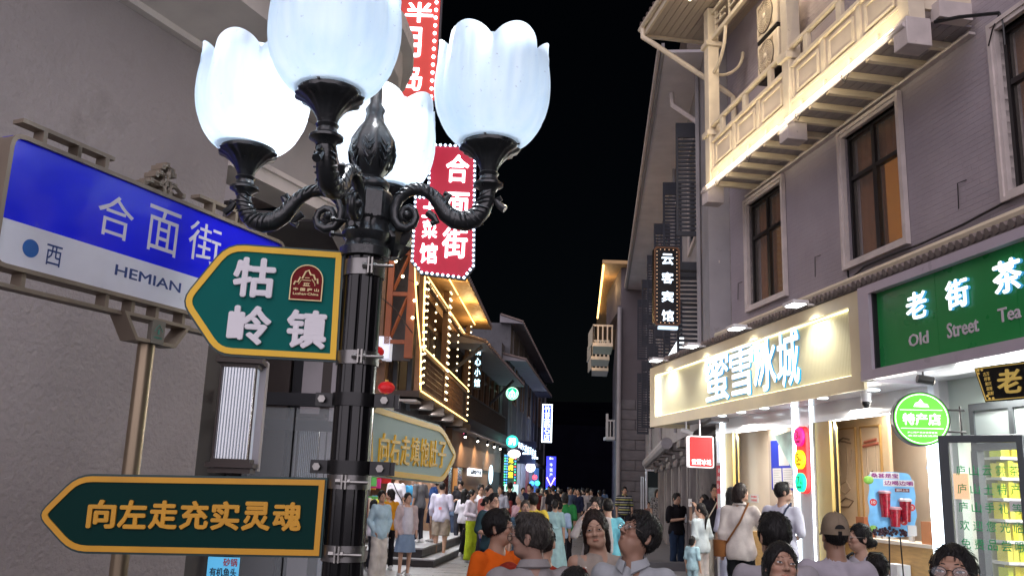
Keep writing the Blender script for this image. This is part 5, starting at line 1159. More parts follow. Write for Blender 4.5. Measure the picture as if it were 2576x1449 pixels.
for s, (a, bb, c2, d) in (('Old', (2280, 836, 2330, 868)), ('Street', (2376, 803, 2456, 843)), ('Tea', (2504, 769, 2562, 806))):
    z0, z1 = FR.Z((a+c2)/2, d, 0), FR.Z((a+c2)/2, bb, 0); text('lettering', s, M_lw, ts, FR, FR.X(a, (bb+d)/2), FR.X(c2, (bb+d)/2), z0, z1, .029, .008, .014)
b('soffit', M_lite, 7.76, 14, .02, 1.2, 3.10, 3.14); lightdisc(0, 9.65, .4, 3.10, ts, 60); lightdisc(1, 11.5, .4, 3.10, ts, 60)
M_mint = mat('mint_wall', (.58, .68, .63), rough=.35, var=.06, vs=2)
b('led_column', G_led, 7.72, 7.86, YS-.06, YS, .1, 2.9); b('wall', M_mint, 7.86, 14, YS+.1, YS+.2, 2.45, 3.10); b('wall', M_mint, 7.86, 8.05, YS+.1, YS+.2, 0, 2.45); b('edge_post', M_lite, 7.86, 7.95, YS-.02, YS+.1, 0, 3.1)
M_gfr = mat('grey_door_frame', (.09, .10, .11), rough=.35, metal=.3, var=.08)
b('transom_frame', M_gfr, 8.35, 10.6, YS+.04, YS+.1, 2.72, 2.80); b('transom_frame', M_gfr, 8.35, 10.6, YS+.04, YS+.1, 2.30, 2.38)
for x in (8.35, 8.95, 9.7, 10.5): b('transom_frame', M_gfr, x, x+.07, YS+.041, YS+.099, 2.38, 2.72)
for x0, x1 in ((8.42, 8.95), (9.02, 9.7), (9.77, 10.5)): b('transom_pane', mat('frosted', (.55, .62, .62), rough=.2, var=.05, alpha=.75), x0, x1, YS+.06, YS+.07, 2.38, 2.72)
b('post', M_gfr, 8.35, 8.45, YS+.03, YS+.11, 0, 2.30)
b('room_back', mat('tea_room', (.62, .66, .60), var=.1), 8.0, 14, 2.6, 2.7, 0, 3.1); b('room_side', mat('tea_room', (.62, .66, .60)), 7.90, 8.0, 1.0, 2.6, 0, 3.1); b('room_floor', M_conc, 8, 14, YS, 2.6, 0, .15)
lamp('tea_room_light', 'AREA', FR.w(9.3, 1.6, 2.9), 200, (1, .98, .88), size=(2, .8))
# shelves of tea packets
t = thing('tea_shelves', 'shelves packed with yellow green tea packets behind the glass door', 'shelf', FR)
M_pk = [mat('tea_packet%d' % i, c_, rough=.25, var=.3, vs=20, emit=.15) for i, c_ in enumerate(((.62, .55, .02), (.50, .56, .03), (.66, .60, .08)))]
rs = random.Random(2)
for r in range(10):
    z = .5+r*.22; bx('shelf', M_lite, t, FR, 8.0, 8.3, 1.22, 2.6, z-.03, z)
    for k in range(17): cube('packet', rs.choice(M_pk), t, FR, 8.1, 8.24+rs.uniform(0, .05), 1.24+k*.078, 1.24+k*.078+.060, z, z+.15+rs.uniform(0, .035))
for k in range(5): bulb('packet_glint', glow('spot', (1, .9, .75), 10), t, FR.w(8.3, 1.3+k*.2, 2.6), .02)
# open glass door, hinged leaf standing out towards the street
DF = Fr(*FR.w(8.98, 0, 0).xy, .9, -.44)
pa = aty(2358, 1095, 8.9); pb = aty(2572, 1100, 8.35); DF = Fr(pa.x, pa.y, pb.x-pa.x, pb.y-pa.y); w = (pb-pa).xy.length; zt_ = pa.z
t = thing('glass_door', 'open grey framed glass door with green handwritten characters', 'door', DF)
MB(DF).ring(rect(0, w, 0, zt_), rect(.095, w-.06, .12, zt_-.07), 0, .05).build('frame', M_gfr, t, bevel=.006)
bx('pane', mat('door_glass', (.55, .6, .6), rough=.04, var=0, alpha=.18, spec=.9), t, DF, .095, w-.06, .02, .028, .12, zt_-.07)
M_gtx = mat('green_print', (.01, .30, .10), rough=.4, var=.1, emit=.05)
for r, s in enumerate(('庐山云雾茶', '庐山土特产', '庐山手礼等', '欢迎您光临', '免费品尝哦')):
    za = aty(2450, 1165+r*46, DF.o.y-.2).z
    for k, c_ in enumerate(s): text('character', c_, M_gtx, t, DF, .15+k*.118, .235+k*.118, za-.115, za-.02, .012, .002, .0)
bx('lit_notice', glow('warm_notice', (1, .62, .35), .9), t, DF, .11, .25, .032, .04, aty(2420, 1255, 8.7).z, aty(2420, 1190, 8.7).z)
bx('sticker', M_paper, t, DF, .60, .74, .011, .015, aty(2520, 1285, 8.5).z, aty(2520, 1258, 8.5).z); bx('handle', M_bolt, t, DF, w-.045, w-.015, -.05, 0, .95, 1.35)
# round green lightbox
p = aty(2318, 1053, 9.1); q = Fr(p.x, p.y, .98, -.22, p.z); r = .272
t = thing('round_lightbox', 'round glowing green lightbox sign on a black bracket with mountain mark and shop characters', 'sign', q)
MB(q).cyl((0, 0, 0), (0, .17, 0), r, n=48).build('casing', M_alu, t)
MB(q).cyl((0, -.004, 0), (0, -.0005, 0), r-.012, n=48).build('face', glow('lightbox_green', (.10, .62, .035), 1.0), t)
G_lw = glow('lightbox_white', (.85, 1, .85), 1.5)
MB(q).ring([((r-.022)*math.cos(a), (r-.022)*math.sin(a)) for a in [k*math.pi/24 for k in range(48)]], [((r-.030)*math.cos(a), (r-.030)*math.sin(a)) for a in [k*math.pi/24 for k in range(48)]], -.007, -.0045).build('ring', G_lw, t)
text('lettering', '特产店', G_lw, t, q, -.18, .18, -.065, .055, -.005, .003, .03)
for z in (.085, -.10): bx('rule', G_lw, t, q, -.2, .2, -.007, -.0045, z, z+.006)
for z, s in ((-.135, '庐山特产老店值得信赖'), (-.168, '欢迎进店选购')): text('lettering', s, G_lw, t, q, -.14, .14, z-.012, z+.006, -.005, .002, .0)
MB(q).prism([(-.07, .12), (.08, .115), (.06, .15), (.03, .155), (.0, .2), (-.02, .17), (-.05, .16)], -.007, -.0045).build('mountain_mark', G_lw, t)
MB(q).tube([(r-.01, .08, .1), (r+.16, .1, .1)], .012, 6).tube([(r-.01, .08, -.12), (r+.16, .1, -.12)], .012, 6).tube([(r+.12, .1, .14), (r+.12, .1, -.16)], .012, 6).build('bracket', M_alu, t)
# spotlight under the tea canopy
p = aty(2325, 955, 9.3); q = Fr(p.x, p.y, 1, -.1, p.z)
t = thing('track_spotlight', 'black cylinder spotlight under the tea shop canopy above the round sign', 'spotlight', q)
MB(q).tube([(-.07, 0, .01), (.09, 0, -.015)], .047, 16).build('body', M_alu, t); MB(q).cyl((.091, 0, -.0152), (.094, 0, -.0156), .038).build('lens', glow('spot', (1, .9, .75), 10), t); MB(q).cyl((-.01, 0, .04), (-.01, 0, .2), .01).build('stem', M_alu, t)
# carved black plaque
p = aty(2450, 930, 8.35); q = Fr(p.x, p.y, .35, -.94, 0)
za, zb_ = aty(2450, 925, 8.35).z, aty(2480, 1010, 8.2).z
t = thing('black_plaque', 'black carved plaque with gold brush characters and ornate corners over the tea shop door', 'plaque', q)
MB(q).prism([(.10, zb_), (1.6, zb_), (1.6, za), (.0, za)], 0, .04).build('board', mat('lacquer_black', (.008, .008, .009), rough=.15, var=.1, coat=.8), t)
M_gl = mat('gold_leaf', (.85, .60, .16), rough=.3, metal=.4, var=.1, emit=.25)
po = [(.10, zb_), (1.6, zb_), (1.6, za), (.0, za)]
MB(q).ring(inset(po, .012), inset(po, .02), -.006, -.0005).build('gold_line', M_gl, t)
for k, c_ in enumerate('老忙茶庄'): text('character', c_, M_gl, t, q, .25+k*.33, .50+k*.33, zb_+.06, za-.05, -.0005, .012, .02)
for k, s in enumerate(('吉祥如意福', '万事兴隆财')): 
    for j, c_ in enumerate(s): text('lettering', c_, M_gl, t, q, .10+k*.035+j*.008, .13+k*.035+j*.008, za-.09-j*.045, za-.055-j*.045, -.0005, .003, .0)
for x, z in ((.05, za-.03), (.09, za-.03), (.05, za-.06), (.15, zb_+.03), (.19, zb_+.03), (.13, zb_+.055)): MB(q).ball((x, -.002, z), .012, 8, 5).build('corner_scroll', M_gl, t)
# ============================================================ pale shuttered building
M_pg = mat('pale_grey_render', (0.33, 0.315, 0.33), rough=.75, var=.16, vs=1.2, bump=.003, bs=15, wear=((.16, .14, .14), 2.5, .62))
M_sh = mat('shutter_blue_black', (0.022, 0.026, 0.040), rough=.5, var=.2, vs=5)
t = thing('shuttered_building', 'pale rendered building with tall dark louvred shutters beyond the purple one', 'building', F2)
bx('wall', M_pg, t, F2, -21, 2.3, 0, 8, 3.0, 10.3); bx('soffit', mat('soffit_white', (.74, .70, .74), rough=.6, var=.12, vs=1.5, wear=((.25, .2, .18), 3, .68)), t, F2, -21, 2.0, -.78, 0, 10.28, 10.34)
bx('eave_board', M_pg, t, F2, -21, 2.05, -.84, -.78, 10.24, 10.46); bx('parapet', mat('parapet_dark', (.12, .09, .07), var=.3, vs=3), t, F2, -21, 1.6, -.3, 2, 10.46, 11.4)
MB(F2).tube([(2.0, -.88, 10.36), (-21, -.88, 10.36)], .05, 6).build('gutter', M_white, t)
MB(F2).tube([(.3, -.5, 10.2), (.3, -.48, 9.9), (.9, .05, 9.2)], .055, 7).build('downpipe', M_white, t)
for x in (1.2, -4.5, -10, -15): MB(F2).tube([(x, -.06, 3.2), (x, -.06, 10.2)], .045, 6).build('downpipe', M_pg, t)
LV = None
for i, x in enumerate((.75, -3.0, -6.6, -10.2, -13.8, -17.4)):
    if i < 3:
        w = MB(F2).ring(rect(x-1.9, x-.2, 6.9, 9.2), rect(x-1.8, x-.3, 7.0, 9.1), -.05, -.002).build('window', M_white, t)
        bx('pane', mat('dark_pane', (.02, .025, .03), rough=.1, var=0), w, F2, x-1.8, x-.3, -.02, -.003, 7.0, 9.1)
    for lo, hi in ((6.85, 9.3), (3.9, 6.3)):
        s = MB(F2).box(x-.03, x+.03, -.46, -.41, lo, hi).box(x-.03, x+.03, -.05, -.003, lo, hi).box(x-.03, x+.03, -.41, -.05, hi-.32, hi).box(x-.03, x+.03, -.41, -.05, lo, lo+.1).build('shutter', M_sh, t)
        z = lo+.14
        if i < 2:
            while z < hi-.36: cube('louvre', M_sh, s, F2, x-.028, x+.012, -.41, -.05, z, z+.05); z += .09
        else:
            mb = MB(F2)
            while z < hi-.36: mb.box(x-.028, x+.012, -.41, -.05, z, z+.05); z += .09
            mb.build('louvre', M_sh, s, kind='stuff')
# colonnade at street level
M_col = mat('weathered_stone', (0.24, 0.22, 0.215), rough=.8, var=.3, vs=3, stretch=(3, 3, .5), bump=.01, bs=12, wear=((.10, .09, .09), 4, .6))
bx('ground_wall', M_col, t, F2, -21, .6, .35, 1, 0, 3.0)
for k, x in enumerate((.3, -1.6, -3.6, -5.8, -8.2, -11, -14, -17)):
    c = bx('pilaster', M_col, t, F2, x-.24, x+.24, -.02, .345, .0, 2.7, bevel=.015)
    bx('shaft_face', M_col, c, F2, x-.15, x+.15, -.05, -.021, .3, 2.35)
    for z0, z1, o in ((2.42, 2.52, .06), (2.52, 2.62, .12), (2.70, 2.85, .18)): bx('capital', M_col, c, F2, x-.24-o, x+.24+o, -.06-o, .34, z0, z1, bevel=.01)
    for s in (-1, 1): MB(F2).ball((x+s*.2, -.12, 2.40), (.08, .06, .09), 8, 6).build('volute', M_col, c)
MB(F2).tube([(-12, -.38, 2.62), (-3.0, -.38, 2.86)], .14, 10).build('duct', M_pg, t)
# open white framed door and notices by the colonnade
q = Fr(*aty(1612, 1300, 31).xy, 1, 0)
t = thing('white_framed_door', 'open white metal framed glass door with notices by the stone columns', 'door', q)
MB(q).ring(rect(.0, .10, .2, 2.2), rect(.03, .07, .23, 2.17), 0, .05).build('edge_leaf', mat('white_metal', (.6, .62, .68), rough=.35), t)
MB(q).ring(rect(.16, .82, .2, 2.45), rect(.22, .76, .26, 2.39), .0, .05).build('frame', mat('white_metal', (.6, .62, .68), rough=.35), t)
bx('pane', mat('dark_glass', (.03, .04, .045), rough=.08, var=0), t, q, .22, .76, .02, .03, .26, 2.39)
bx('notice', mat('notice_pale', (.30, .36, .38), var=.3, vs=9), t, q, .26, .72, .0, .018, 1.25, 1.85); bx('notice', mat('notice_pink', (.45, .36, .36), var=.4, vs=12), t, q, .24, .55, .0, .018, .65, .95)
MB(q).cyl((.42, -.003, 1.42), (.42, -.0005, 1.42), .08, n=16).build('mark', mat('mark_green', (.02, .12, .05), var=0), t)
# black inn sign
A, B_ = aty(1645, 620, 17), aty(1712, 820, 17); q = Fr(A.x, 17.0, 1, .05)
w = B_.x-A.x; z0, z1 = B_.z, A.z
t = thing('inn_sign', 'black vertical inn sign with white characters in a brown studded frame', 'sign', q)
oc = lambda o: [(o+.05, z0+o), (w-.05-o, z0+o), (w-o, z0+.05+o), (w-o, z1-.05-o), (w-.05-o, z1-o), (.05+o, z1-o), (o, z1-.05-o), (o, z0+.05+o)]
MB(q).prism(oc(0), 0, .14).build('panel', mat('inn_black', (.006, .006, .008), rough=.3, var=0), t); MB(q).ring(oc(0), oc(.03), -.012, -.0005).build('frame', mat('inn_brown', (.16, .07, .03), var=.2, vs=9), t)
for i, c in enumerate('云客宾馆'): text('character', c, glow('inn_white', (.75, .88, 1), 1.7), t, q, .15, w-.13, z1-.36-i*.375, z1-.14-i*.375, -.001, .02, .02)
M_stud = glow('stud', (.8, .5, .3), .8)
for k in range(19):
    for x in (.06, w-.06): bulb('stud', M_stud, t, q.w(x, -.006, z0+.10+k*(z1-z0-.2)/18), .011)
for k in range(4):
    for z in (z0+.055, z1-.055): bulb('stud', M_stud, t, q.w(.13+k*(w-.26)/3, -.006, z), .011)
for z in (z0+.45, z1-.45): bx('wall_arm', M_alu, t, q, w, w+.34, .05, .09, z-.02, z+.02)
bx('base_light', glow('inn_base', (.6, .8, 1), 1.2), t, q, .1, w-.04, .02, .12, z0-.06, z0-.005)
# white edge-lit sign peeking above the cream fascia
q = Fr(*aty(1682, 895, 18.4).xy, 1, 0); za, zb_ = aty(1700, 842, 18.4).z, aty(1690, 895, 18.4).z
t = thing('wedge_sign', 'small white glowing triangular sign tip behind the end of the cream sign', 'sign', q)
MB(q).prism([(0, zb_), (.32, zb_), (.32, za), (.26, za)], 0, .1).build('panel', glow('wedge', (.85, .95, 1), 2.2), t)
# ============================================================ far right row
M_blk = mat('grey_stone_block', (0.15, 0.14, 0.15), rough=.75, var=.2, vs=2)
M_far = mat('far_grey_wall', (0.12, 0.105, 0.115), rough=.8, var=.15, vs=1)
Y = 38.0; q = Fr(4.62, Y, 1, 0)
t = thing('stone_side_house', 'tall grey house with a stone block side wall beyond the shuttered building', 'building', q)
MB(q).slab([(.0, 0), (5, 0), (7.0, 24), (2.6, 24)], 0, 9.5).build('wall', M_far, t)
for r in range(13):
    x = 0.08
    for wd in ((1.3, 1.3) if r % 2 else (.7, 1.3, .7)): cube('block', M_blk, t, q, x, x+wd-.03, -.05, -.002, .02+r*.42, .02+r*.42+.39); x += wd
MB(q).cyl((.06, -.12, 0), (.06, -.12, 9.4), .09, n=8).build('downpipe', M_pg, t)
# eave along the street, lit by a warm strip
MB(q).slab([(-.75, -.5), (1.4, -.5), (3.4, 24), (1.3, 24)], 11.25, 11.4).build('eave', M_sofw, t); bx('gable', M_far, t, q, .15, 2.4, .2, 6, 9.5, 11.25)
MB(q).tube([(-.68, -.3, 11.2), (.2, 11, 11.0)], .05, 5).build('led_strip', G_warm, t)
lamp('far_eave_wash', 'POINT', q.w(-.3, 2, 10.7), 25, (1, .65, .3), .2)
for i, (yy, xx) in enumerate(((3.5, .0), (8, .35), (12.5, .8))):
    c = MB(q).slab([(xx-.75, yy), (xx+.2, yy), (xx+.4, yy+2.6), (xx-.5, yy+2.6)], 8.25, 8.42).build('balcony_floor', M_cream, t)
    bx('balcony_rail', M_cream, c, q, xx-.75, xx+.2, yy, yy+.06, 9.2, 9.28)
    for k in range(5): bx('baluster', M_cream, c, q, xx-.75+k*.22, xx-.69+k*.22, yy, yy+.05, 8.42, 9.2)
    MB(q).box(xx-.75, xx-.70, yy, yy+2.4, 8.42, 9.24).build('balcony_side', M_cream, c)
    lamp('balcony_lamp', 'POINT', q.w(xx-.9, yy-.5, 8.6), 6, (1, .6, .25), .15)
p = aty(1524, 1105, 46); f = Fr(p.x, p.y, 1, 0, p.z)
c = MB(f).box(0, .7, 0, 1.2, 0, .15).box(0, .12, 0, .1, .15, 1.3).build('white_balcony', M_white, t)
bx('rail', M_white, c, f, .12, .7, .0, .08, .92, 1.0)
for k in range(3): bx('baluster', M_white, c, f, .2+k*.18, .26+k*.18, .02, .06, .15, .92)
# ============================================================ people: bodies, hair and clothes grown from distance fields
class Field:
    def __init__(s, res, zlo=0.0, zhi=1.76, head=True, xr=.46, y0=-.42, y1=.34):
        f, c = res
        def ax(lo, hi, a, b):
            if a is None: return np.arange(lo, hi+c, c)
            return np.concatenate([np.arange(lo, a, c), np.arange(a, b, f), np.arange(b, hi+c, c)])
        s.x = ax(-xr, xr, -.11, .11) if head else ax(-xr, xr, None, None)
        s.y = ax(y0, y1, -.15, .13) if head else ax(y0, y1, None, None)
        s.z = (np.concatenate([np.arange(zlo, 1.44, c), np.arange(max(1.44, zlo), zhi+f, f)]) if head else np.arange(zlo, zhi+c, c))
        s.F = np.ones((len(s.x), len(s.y), len(s.z)), np.float32)
    def blk(s, lo, hi, m):
        r = []
        for a, l, h in ((s.x, lo[0], hi[0]), (s.y, lo[1], hi[1]), (s.z, lo[2], hi[2])):
            i = np.searchsorted(a, l-m); j = np.searchsorted(a, h+m); r.append(slice(i, max(j, i)))
        return tuple(r), (s.x[r[0]][:, None, None], s.y[r[1]][None, :, None], s.z[r[2]][None, None, :])
    def put(s, b, d, k, sub):
        a = s.F[b]
        if a.size == 0: return
        if sub: a2, d2 = -a, d
        else: a2, d2 = a, d
        h = np.clip(.5+.5*(d2-a2)/k, 0, 1); r = d2*(1-h)+a2*h-k*h*(1-h)
        s.F[b] = -r if sub else r
    def ell(s, c, r, k=.02, sub=False):
        c = np.array(c, float); r = np.array(r, float); b, (X, Y, Z) = s.blk(c-r, c+r, .05+k)
        if s.F[b].size == 0: return s
        X, Y, Z = (X-c[0]), (Y-c[1]), (Z-c[2])
        k0 = np.sqrt((X/r[0])**2+(Y/r[1])**2+(Z/r[2])**2); k1 = np.sqrt((X/r[0]**2)**2+(Y/r[1]**2)**2+(Z/r[2]**2)**2)+1e-6
        s.put(b, (k0*(k0-1)/k1).astype(np.float32), k, sub); return s
    def cone(s, a, b_, r0, r1, k=.02, sub=False, sy=1.0):
        a = np.array(a, float); c = np.array(b_, float); m = max(r0, r1)
        b, (X, Y, Z) = s.blk(np.minimum(a, c)-m, np.maximum(a, c)+m, .05+k)
        if s.F[b].size == 0: return s
        v = c-a; v2 = v.copy(); v2[1] *= sy; L2 = max(v2.dot(v2), 1e-9)
        dx, dy, dz = X-a[0], (Y-a[1])*sy, Z-a[2]
        t = np.clip((dx*v2[0]+dy*v2[1]+dz*v2[2])/L2, 0, 1)
        d = np.sqrt((dx-t*v2[0])**2+(dy-t*v2[1])**2+(dz-t*v2[2])**2)-(r0+(r1-r0)*t)
        s.put(b, (d/max(1, sy**.5)).astype(np.float32), k, sub); return s
    def cut(s, fn): s.F = np.maximum(s.F, fn(s.x[:, None, None], s.y[None, :, None], s.z[None, None, :]).astype(np.float32)); return s
    def rough(s, fn): s.F = s.F+fn(s.x[:, None, None], s.y[None, :, None], s.z[None, None, :]).astype(np.float32); return s
    def mesh(s):
        F = s.F; F[0] = F[-1] = 1; F[:, 0] = F[:, -1] = 1; F[:, :, 0] = F[:, :, -1] = 1
        S = F < 0; cs = np.zeros(tuple(n-1 for n in F.shape), np.int8)
        for i in (0, 1):
            for j in (0, 1):
                for k in (0, 1): cs += S[i:F.shape[0]-1+i, j:F.shape[1]-1+j, k:F.shape[2]-1+k]
        act = (cs > 0) & (cs < 8); I, J, K = np.nonzero(act); n = len(I)
        idx = np.full(act.shape, -1, np.int64); idx[I, J, K] = np.arange(n)
        P = np.zeros((n, 3)); C = np.zeros(n)
        for ax in range(3):
            for u in (0, 1):
                for w in (0, 1):
                    o = [0, 0, 0]; oth = [q for q in range(3) if q != ax]; o[oth[0]] = u; o[oth[1]] = w; e = list(o); e[ax] = 1
                    f0 = F[I+o[0], J+o[1], K+o[2]]; f1 = F[I+e[0], J+e[1], K+e[2]]; x = (f0 < 0) != (f1 < 0)
                    t = np.where(x, f0/np.where(x, f0-f1, 1), 0); q = np.tile(np.array(o, float), (n, 1)); q[:, ax] = t
                    P += q*x[:, None]; C += x
        P /= C[:, None]; V = np.stack([s.x[I]+P[:, 0]*(s.x[I+1]-s.x[I]), s.y[J]+P[:, 1]*(s.y[J+1]-s.y[J]), s.z[K]+P[:, 2]*(s.z[K+1]-s.z[K])], 1)
        Q = []
        for ax in range(3):
            a = [slice(None)]*3; b = [slice(None)]*3; a[ax] = slice(0, -1); b[ax] = slice(1, None)
            X = S[tuple(a)] != S[tuple(b)]; g = np.array(np.nonzero(X)); o1, o2 = (ax+1) % 3, (ax+2) % 3
            ok = (g[o1] > 0) & (g[o2] > 0) & (g[o1] < F.shape[o1]-1) & (g[o2] < F.shape[o2]-1); g = g[:, ok]
            ins = S[g[0], g[1], g[2]]
            def cell(d1, d2):
                h = [g[0].copy(), g[1].copy(), g[2].copy()]; h[o1] += d1; h[o2] += d2; return idx[h[0], h[1], h[2]]
            c = np.stack([cell(-1, -1), cell(0, -1), cell(0, 0), cell(-1, 0)], 1); c = np.where(ins[:, None], c, c[:, ::-1]); Q.append(c)
        return V, np.concatenate(Q)
def npmesh(name, V, Q, m, col=None):
    me = bpy.data.meshes.new(name); me.vertices.add(len(V)); me.vertices.foreach_set('co', np.asarray(V, np.float32).ravel())
    me.loops.add(len(Q)*4); me.loops.foreach_set('vertex_index', Q.astype(np.int32).ravel())
    me.polygons.add(len(Q)); me.polygons.foreach_set('loop_start', np.arange(0, len(Q)*4, 4, dtype=np.int32))
    me.update(calc_edges=True); me.materials.append(m); me.shade_smooth()
    if col is not None:
        a = me.color_attributes.new('Col', 'FLOAT_COLOR', 'POINT'); a.data.foreach_set('color', np.concatenate([col, np.ones((len(V), 1))], 1).astype(np.float32).ravel())
    return me
M_skin = mat('skin', (.45, .28, .20), rough=.48, var=.06, vs=25, vcol=True, spec=.4)
def hairmat(c, n): return mat('hair_'+n, c, rough=.5, var=.75, vs=130, stretch=(1, 1, .10), bump=.010, bs=150, spec=.35)
HAIR = dict(black=hairmat((.006, .005, .005), 'black'), brown=hairmat((.018, .010, .008), 'brown'), grey=hairmat((.040, .034, .030), 'greying'), silver=hairmat((.30, .30, .32), 'silver'))
def cloth(c, n=None, **k):
    n = n or 'cloth_%02d%02d%02d' % tuple(int(v*99) for v in c); k.setdefault('bump', .012); return mat(n, c, rough=.88, var=.14, vs=7, bs=9, spec=.15, **k)
M_eyew = mat('eye_white', (.55, .52, .5), rough=.2, var=0); M_iris = mat('eye_iris', (.008, .006, .005), rough=.1, var=0); M_brow = mat('brow_hair', (.02, .015, .012), rough=.8, var=0)
M_gold_rim = mat('spectacle_metal', (.5, .45, .4), rough=.25, metal=.9, var=0); M_lens = mat('lens', (.8, .85, .9), rough=.02, var=0, alpha=.12, spec=1)
RES = {2: (.0048, .017), 1: (.0085, .02), 0: (.015, .03)}
NP = [0]
def person(label, p, H=1.68, yaw=0, det=1, fem=False, wid=1.0, hy=0, hp=0, hr=0, arms=('down', 'down'), legs='stand', hair='short', hc='black',
           top='tee', tc=(.5, .5, .5), bot='trousers', bc=(.03, .03, .04), sleeve=.45, hem=.84, neck='crew', shoe=(.6, .6, .6), glasses=None,
           skin=(.42, .255, .18), smile=False, group=None, extras=None, tm=None, bm=None):
    NP[0] += 1; rg = np.random.RandomState(NP[0]*13+5)
    root = bpy.data.objects.new('person', None); COL.objects.link(root); sc = H/1.70
    M = Matrix.Translation(p) @ Matrix.Rotation(math.radians(yaw), 4, 'Z') @ Matrix.Scale(sc, 4)
    root.matrix_world = M; reg(root, M); tag(root, label, 'person', group)
    sh = (.150 if fem else .172)*wid; w = wid*(.9 if fem else 1.0)
    res = RES[det]; xr = .5
    AR = {}
    for s, a in ((-1, arms[0]), (1, arms[1])):            # s=-1: the picture-left side when facing the camera
        S = (s*sh, .005, 1.375)
        E_, W_ = {'down': ((s*(sh+.042), .03, 1.11), (s*(sh+.05), -.03, .87)), 'bent': ((s*(sh+.05), .04, 1.12), (s*(sh-.04), -.20, 1.08)),
                  'hold': ((s*(sh+.05), .0, 1.12), (s*.05, -.23, 1.17)), 'ear': ((s*(sh+.12), -.06, 1.17), (s*.13, -.08, 1.47)), 'photo': ((s*(sh+.03), -.16, 1.20), (s*.07, -.30, 1.46)),
                  'reach': ((s*(sh+.10), -.10, 1.15), (s*(sh+.02), -.33, 1.22)), 'swing': ((s*(sh+.06), .11, 1.13), (s*(sh+.05), .10, .88)), 'swingf': ((s*(sh+.05), -.06, 1.11), (s*(sh+.02), -.20, .92)),
                  'back': ((s*(sh+.03), .10, 1.12), (s*.06, .15, .98)), 'pocket': ((s*(sh+.07), .04, 1.12), (s*(sh-.01), -.05, .93))}[a]
        AR[s] = (np.array(S), np.array(E_), np.array(W_))
    LG = {}
    for s in (-1, 1):
        f = {'stand': 0, 'walk': .17*s, 'walk2': -.17*s}[legs]
        LG[s] = (np.array((s*.085*w, 0, .90)), np.array((s*.092*w, -f*.75-.015, .49)), np.array((s*.088*w, -f+.025, .085+(.04 if f < 0 else 0))))
    cf = .96 if fem else 1.0
    # ---- body
    B = Field(res, xr=xr)
    B.ell((0, .005, .94), (.15*w, .10, .12)).ell((0, .0, 1.09), (.125*w, .092, .15), .04).ell((0, .0, 1.26), (.150*w, .10, .16), .04)
    B.cone((-sh+.01, .01, 1.375), (sh-.01, .01, 1.375), .048, .048, .03).cone((0, .015, 1.38), (0, .012, 1.45), .075*w, .052, .04)
    B.cone((0, .014, 1.40), (0, .004, 1.53), .045 if fem else .054, .044 if fem else .053, .022)
    for s in (-1, 1):
        S, E_, W_ = AR[s]; B.cone(S, E_, .046*w, .037*w, .02).cone(E_, W_, .037*w, .025, .01)
        d = (W_-E_)/np.linalg.norm(W_-E_); side = np.array((0, 1, 0)) if abs(d[1]) < .75 else np.array((1.0, 0, 0)); side = side-d*side.dot(d); side /= np.linalg.norm(side)
        pc = W_+d*.05; B.cone(W_, pc+d*.015, .022, .027, .01)
        for q in range(4):
            b0 = pc+d*.02+side*(.0225*(q-1.5)*.75); crl = np.cross(d, side)*(.015 if q else .012)*s
            L_ = (.062, .070, .066, .052)[q]; b1 = b0+d*L_*.55+crl*.3; b2 = b1+d*L_*.4+crl*1.3
            B.cone(b0, b1, .0088, .008, .004).cone(b1, b2, .008, .007, .003)
        t0 = W_+d*.02-side*.02; B.cone(t0, t0-side*.02+d*.035, .0105, .009, .006).cone(t0-side*.02+d*.035, t0-side*.018+d*.06, .009, .008, .003)
        h, kn, an = LG[s]; B.cone(h, kn, .082*w, .052*w, .03).cone(kn, an, .050*w, .032, .02).cone(an+np.array((0, .03, -.045)), an+np.array((0, -.11, -.05)), .032, .028, .02)
    # head
    hx = .0705*cf
    B.ell((0, .012, 1.604), (hx, .085*cf, .091), .02).ell((0, -.022, 1.545), (.051*cf*(1 if fem else 1.07), .066, .078), .025)
    B.ell((0, -.062, 1.499), (.024 if fem else .030, .024, .020), .03)                                  # chin
    for s in (-1, 1):
        B.ell((s*.038*cf, -.060, 1.560), (.022, .025, .020), .02)                               # cheekbones
        B.ell((s*.034, -.042, 1.516), (.022, .032, .024), .025)
        B.ell((s*.073*cf, .012, 1.572), (.010, .017, .031), .006)                                # ears
        if det == 2: B.ell((s*.081*cf, .006, 1.575), (.008, .009, .019), .006, sub=True)
        B.ell((s*.031, -.100, 1.588), (.021, .014, .011), .014, sub=True)                       # eye hollows
        B.ell((s*.031, -.0785, 1.588), (.018, .014, .0125), .006)
    if det:
        B.cone((-.022, -.082, 1.612), (.022, -.082, 1.612), .010, .010, .02)
        B.cone((0, -.088, 1.594), (0, -.108, 1.561), .0068, .0105, .012)
        for s in (-1, 1): B.ell((s*.012, -.097, 1.557), (.0085, .010, .0075), .006)
        B.ell((0, -.091, 1.533), (.020, .009, .0040), .006).ell((0, -.089, 1.5255), (.018, .009, .0050), .005)
        if det == 2: B.ell((0, -.1045, 1.529), (.022, .006, .0016), .004, sub=True)
        if smile:
            for s in (-1, 1): B.ell((s*.024, -.092, 1.534), (.006, .008, .004), .006, sub=True)
    else: B.cone((0, -.088, 1.594), (0, -.104, 1.561), .01, .013, .012)
    V, Q = B.mesh()
    base = np.array(skin)*(1+rg.uniform(-.08, .08))*(.92 if det == 2 else 1.15); col = np.tile(base, (len(V), 1))  # near skin darkened, farther skin lightened, standing in for the light on them
    def tint(c, r, k, amt):
        d = np.sqrt((((V-np.array(c))/np.array(r))**2).sum(1)); wgt = np.clip((1.25-d)/.5, 0, 1)*amt; col[:] = col*(1-wgt[:, None])+np.array(k)*wgt[:, None]
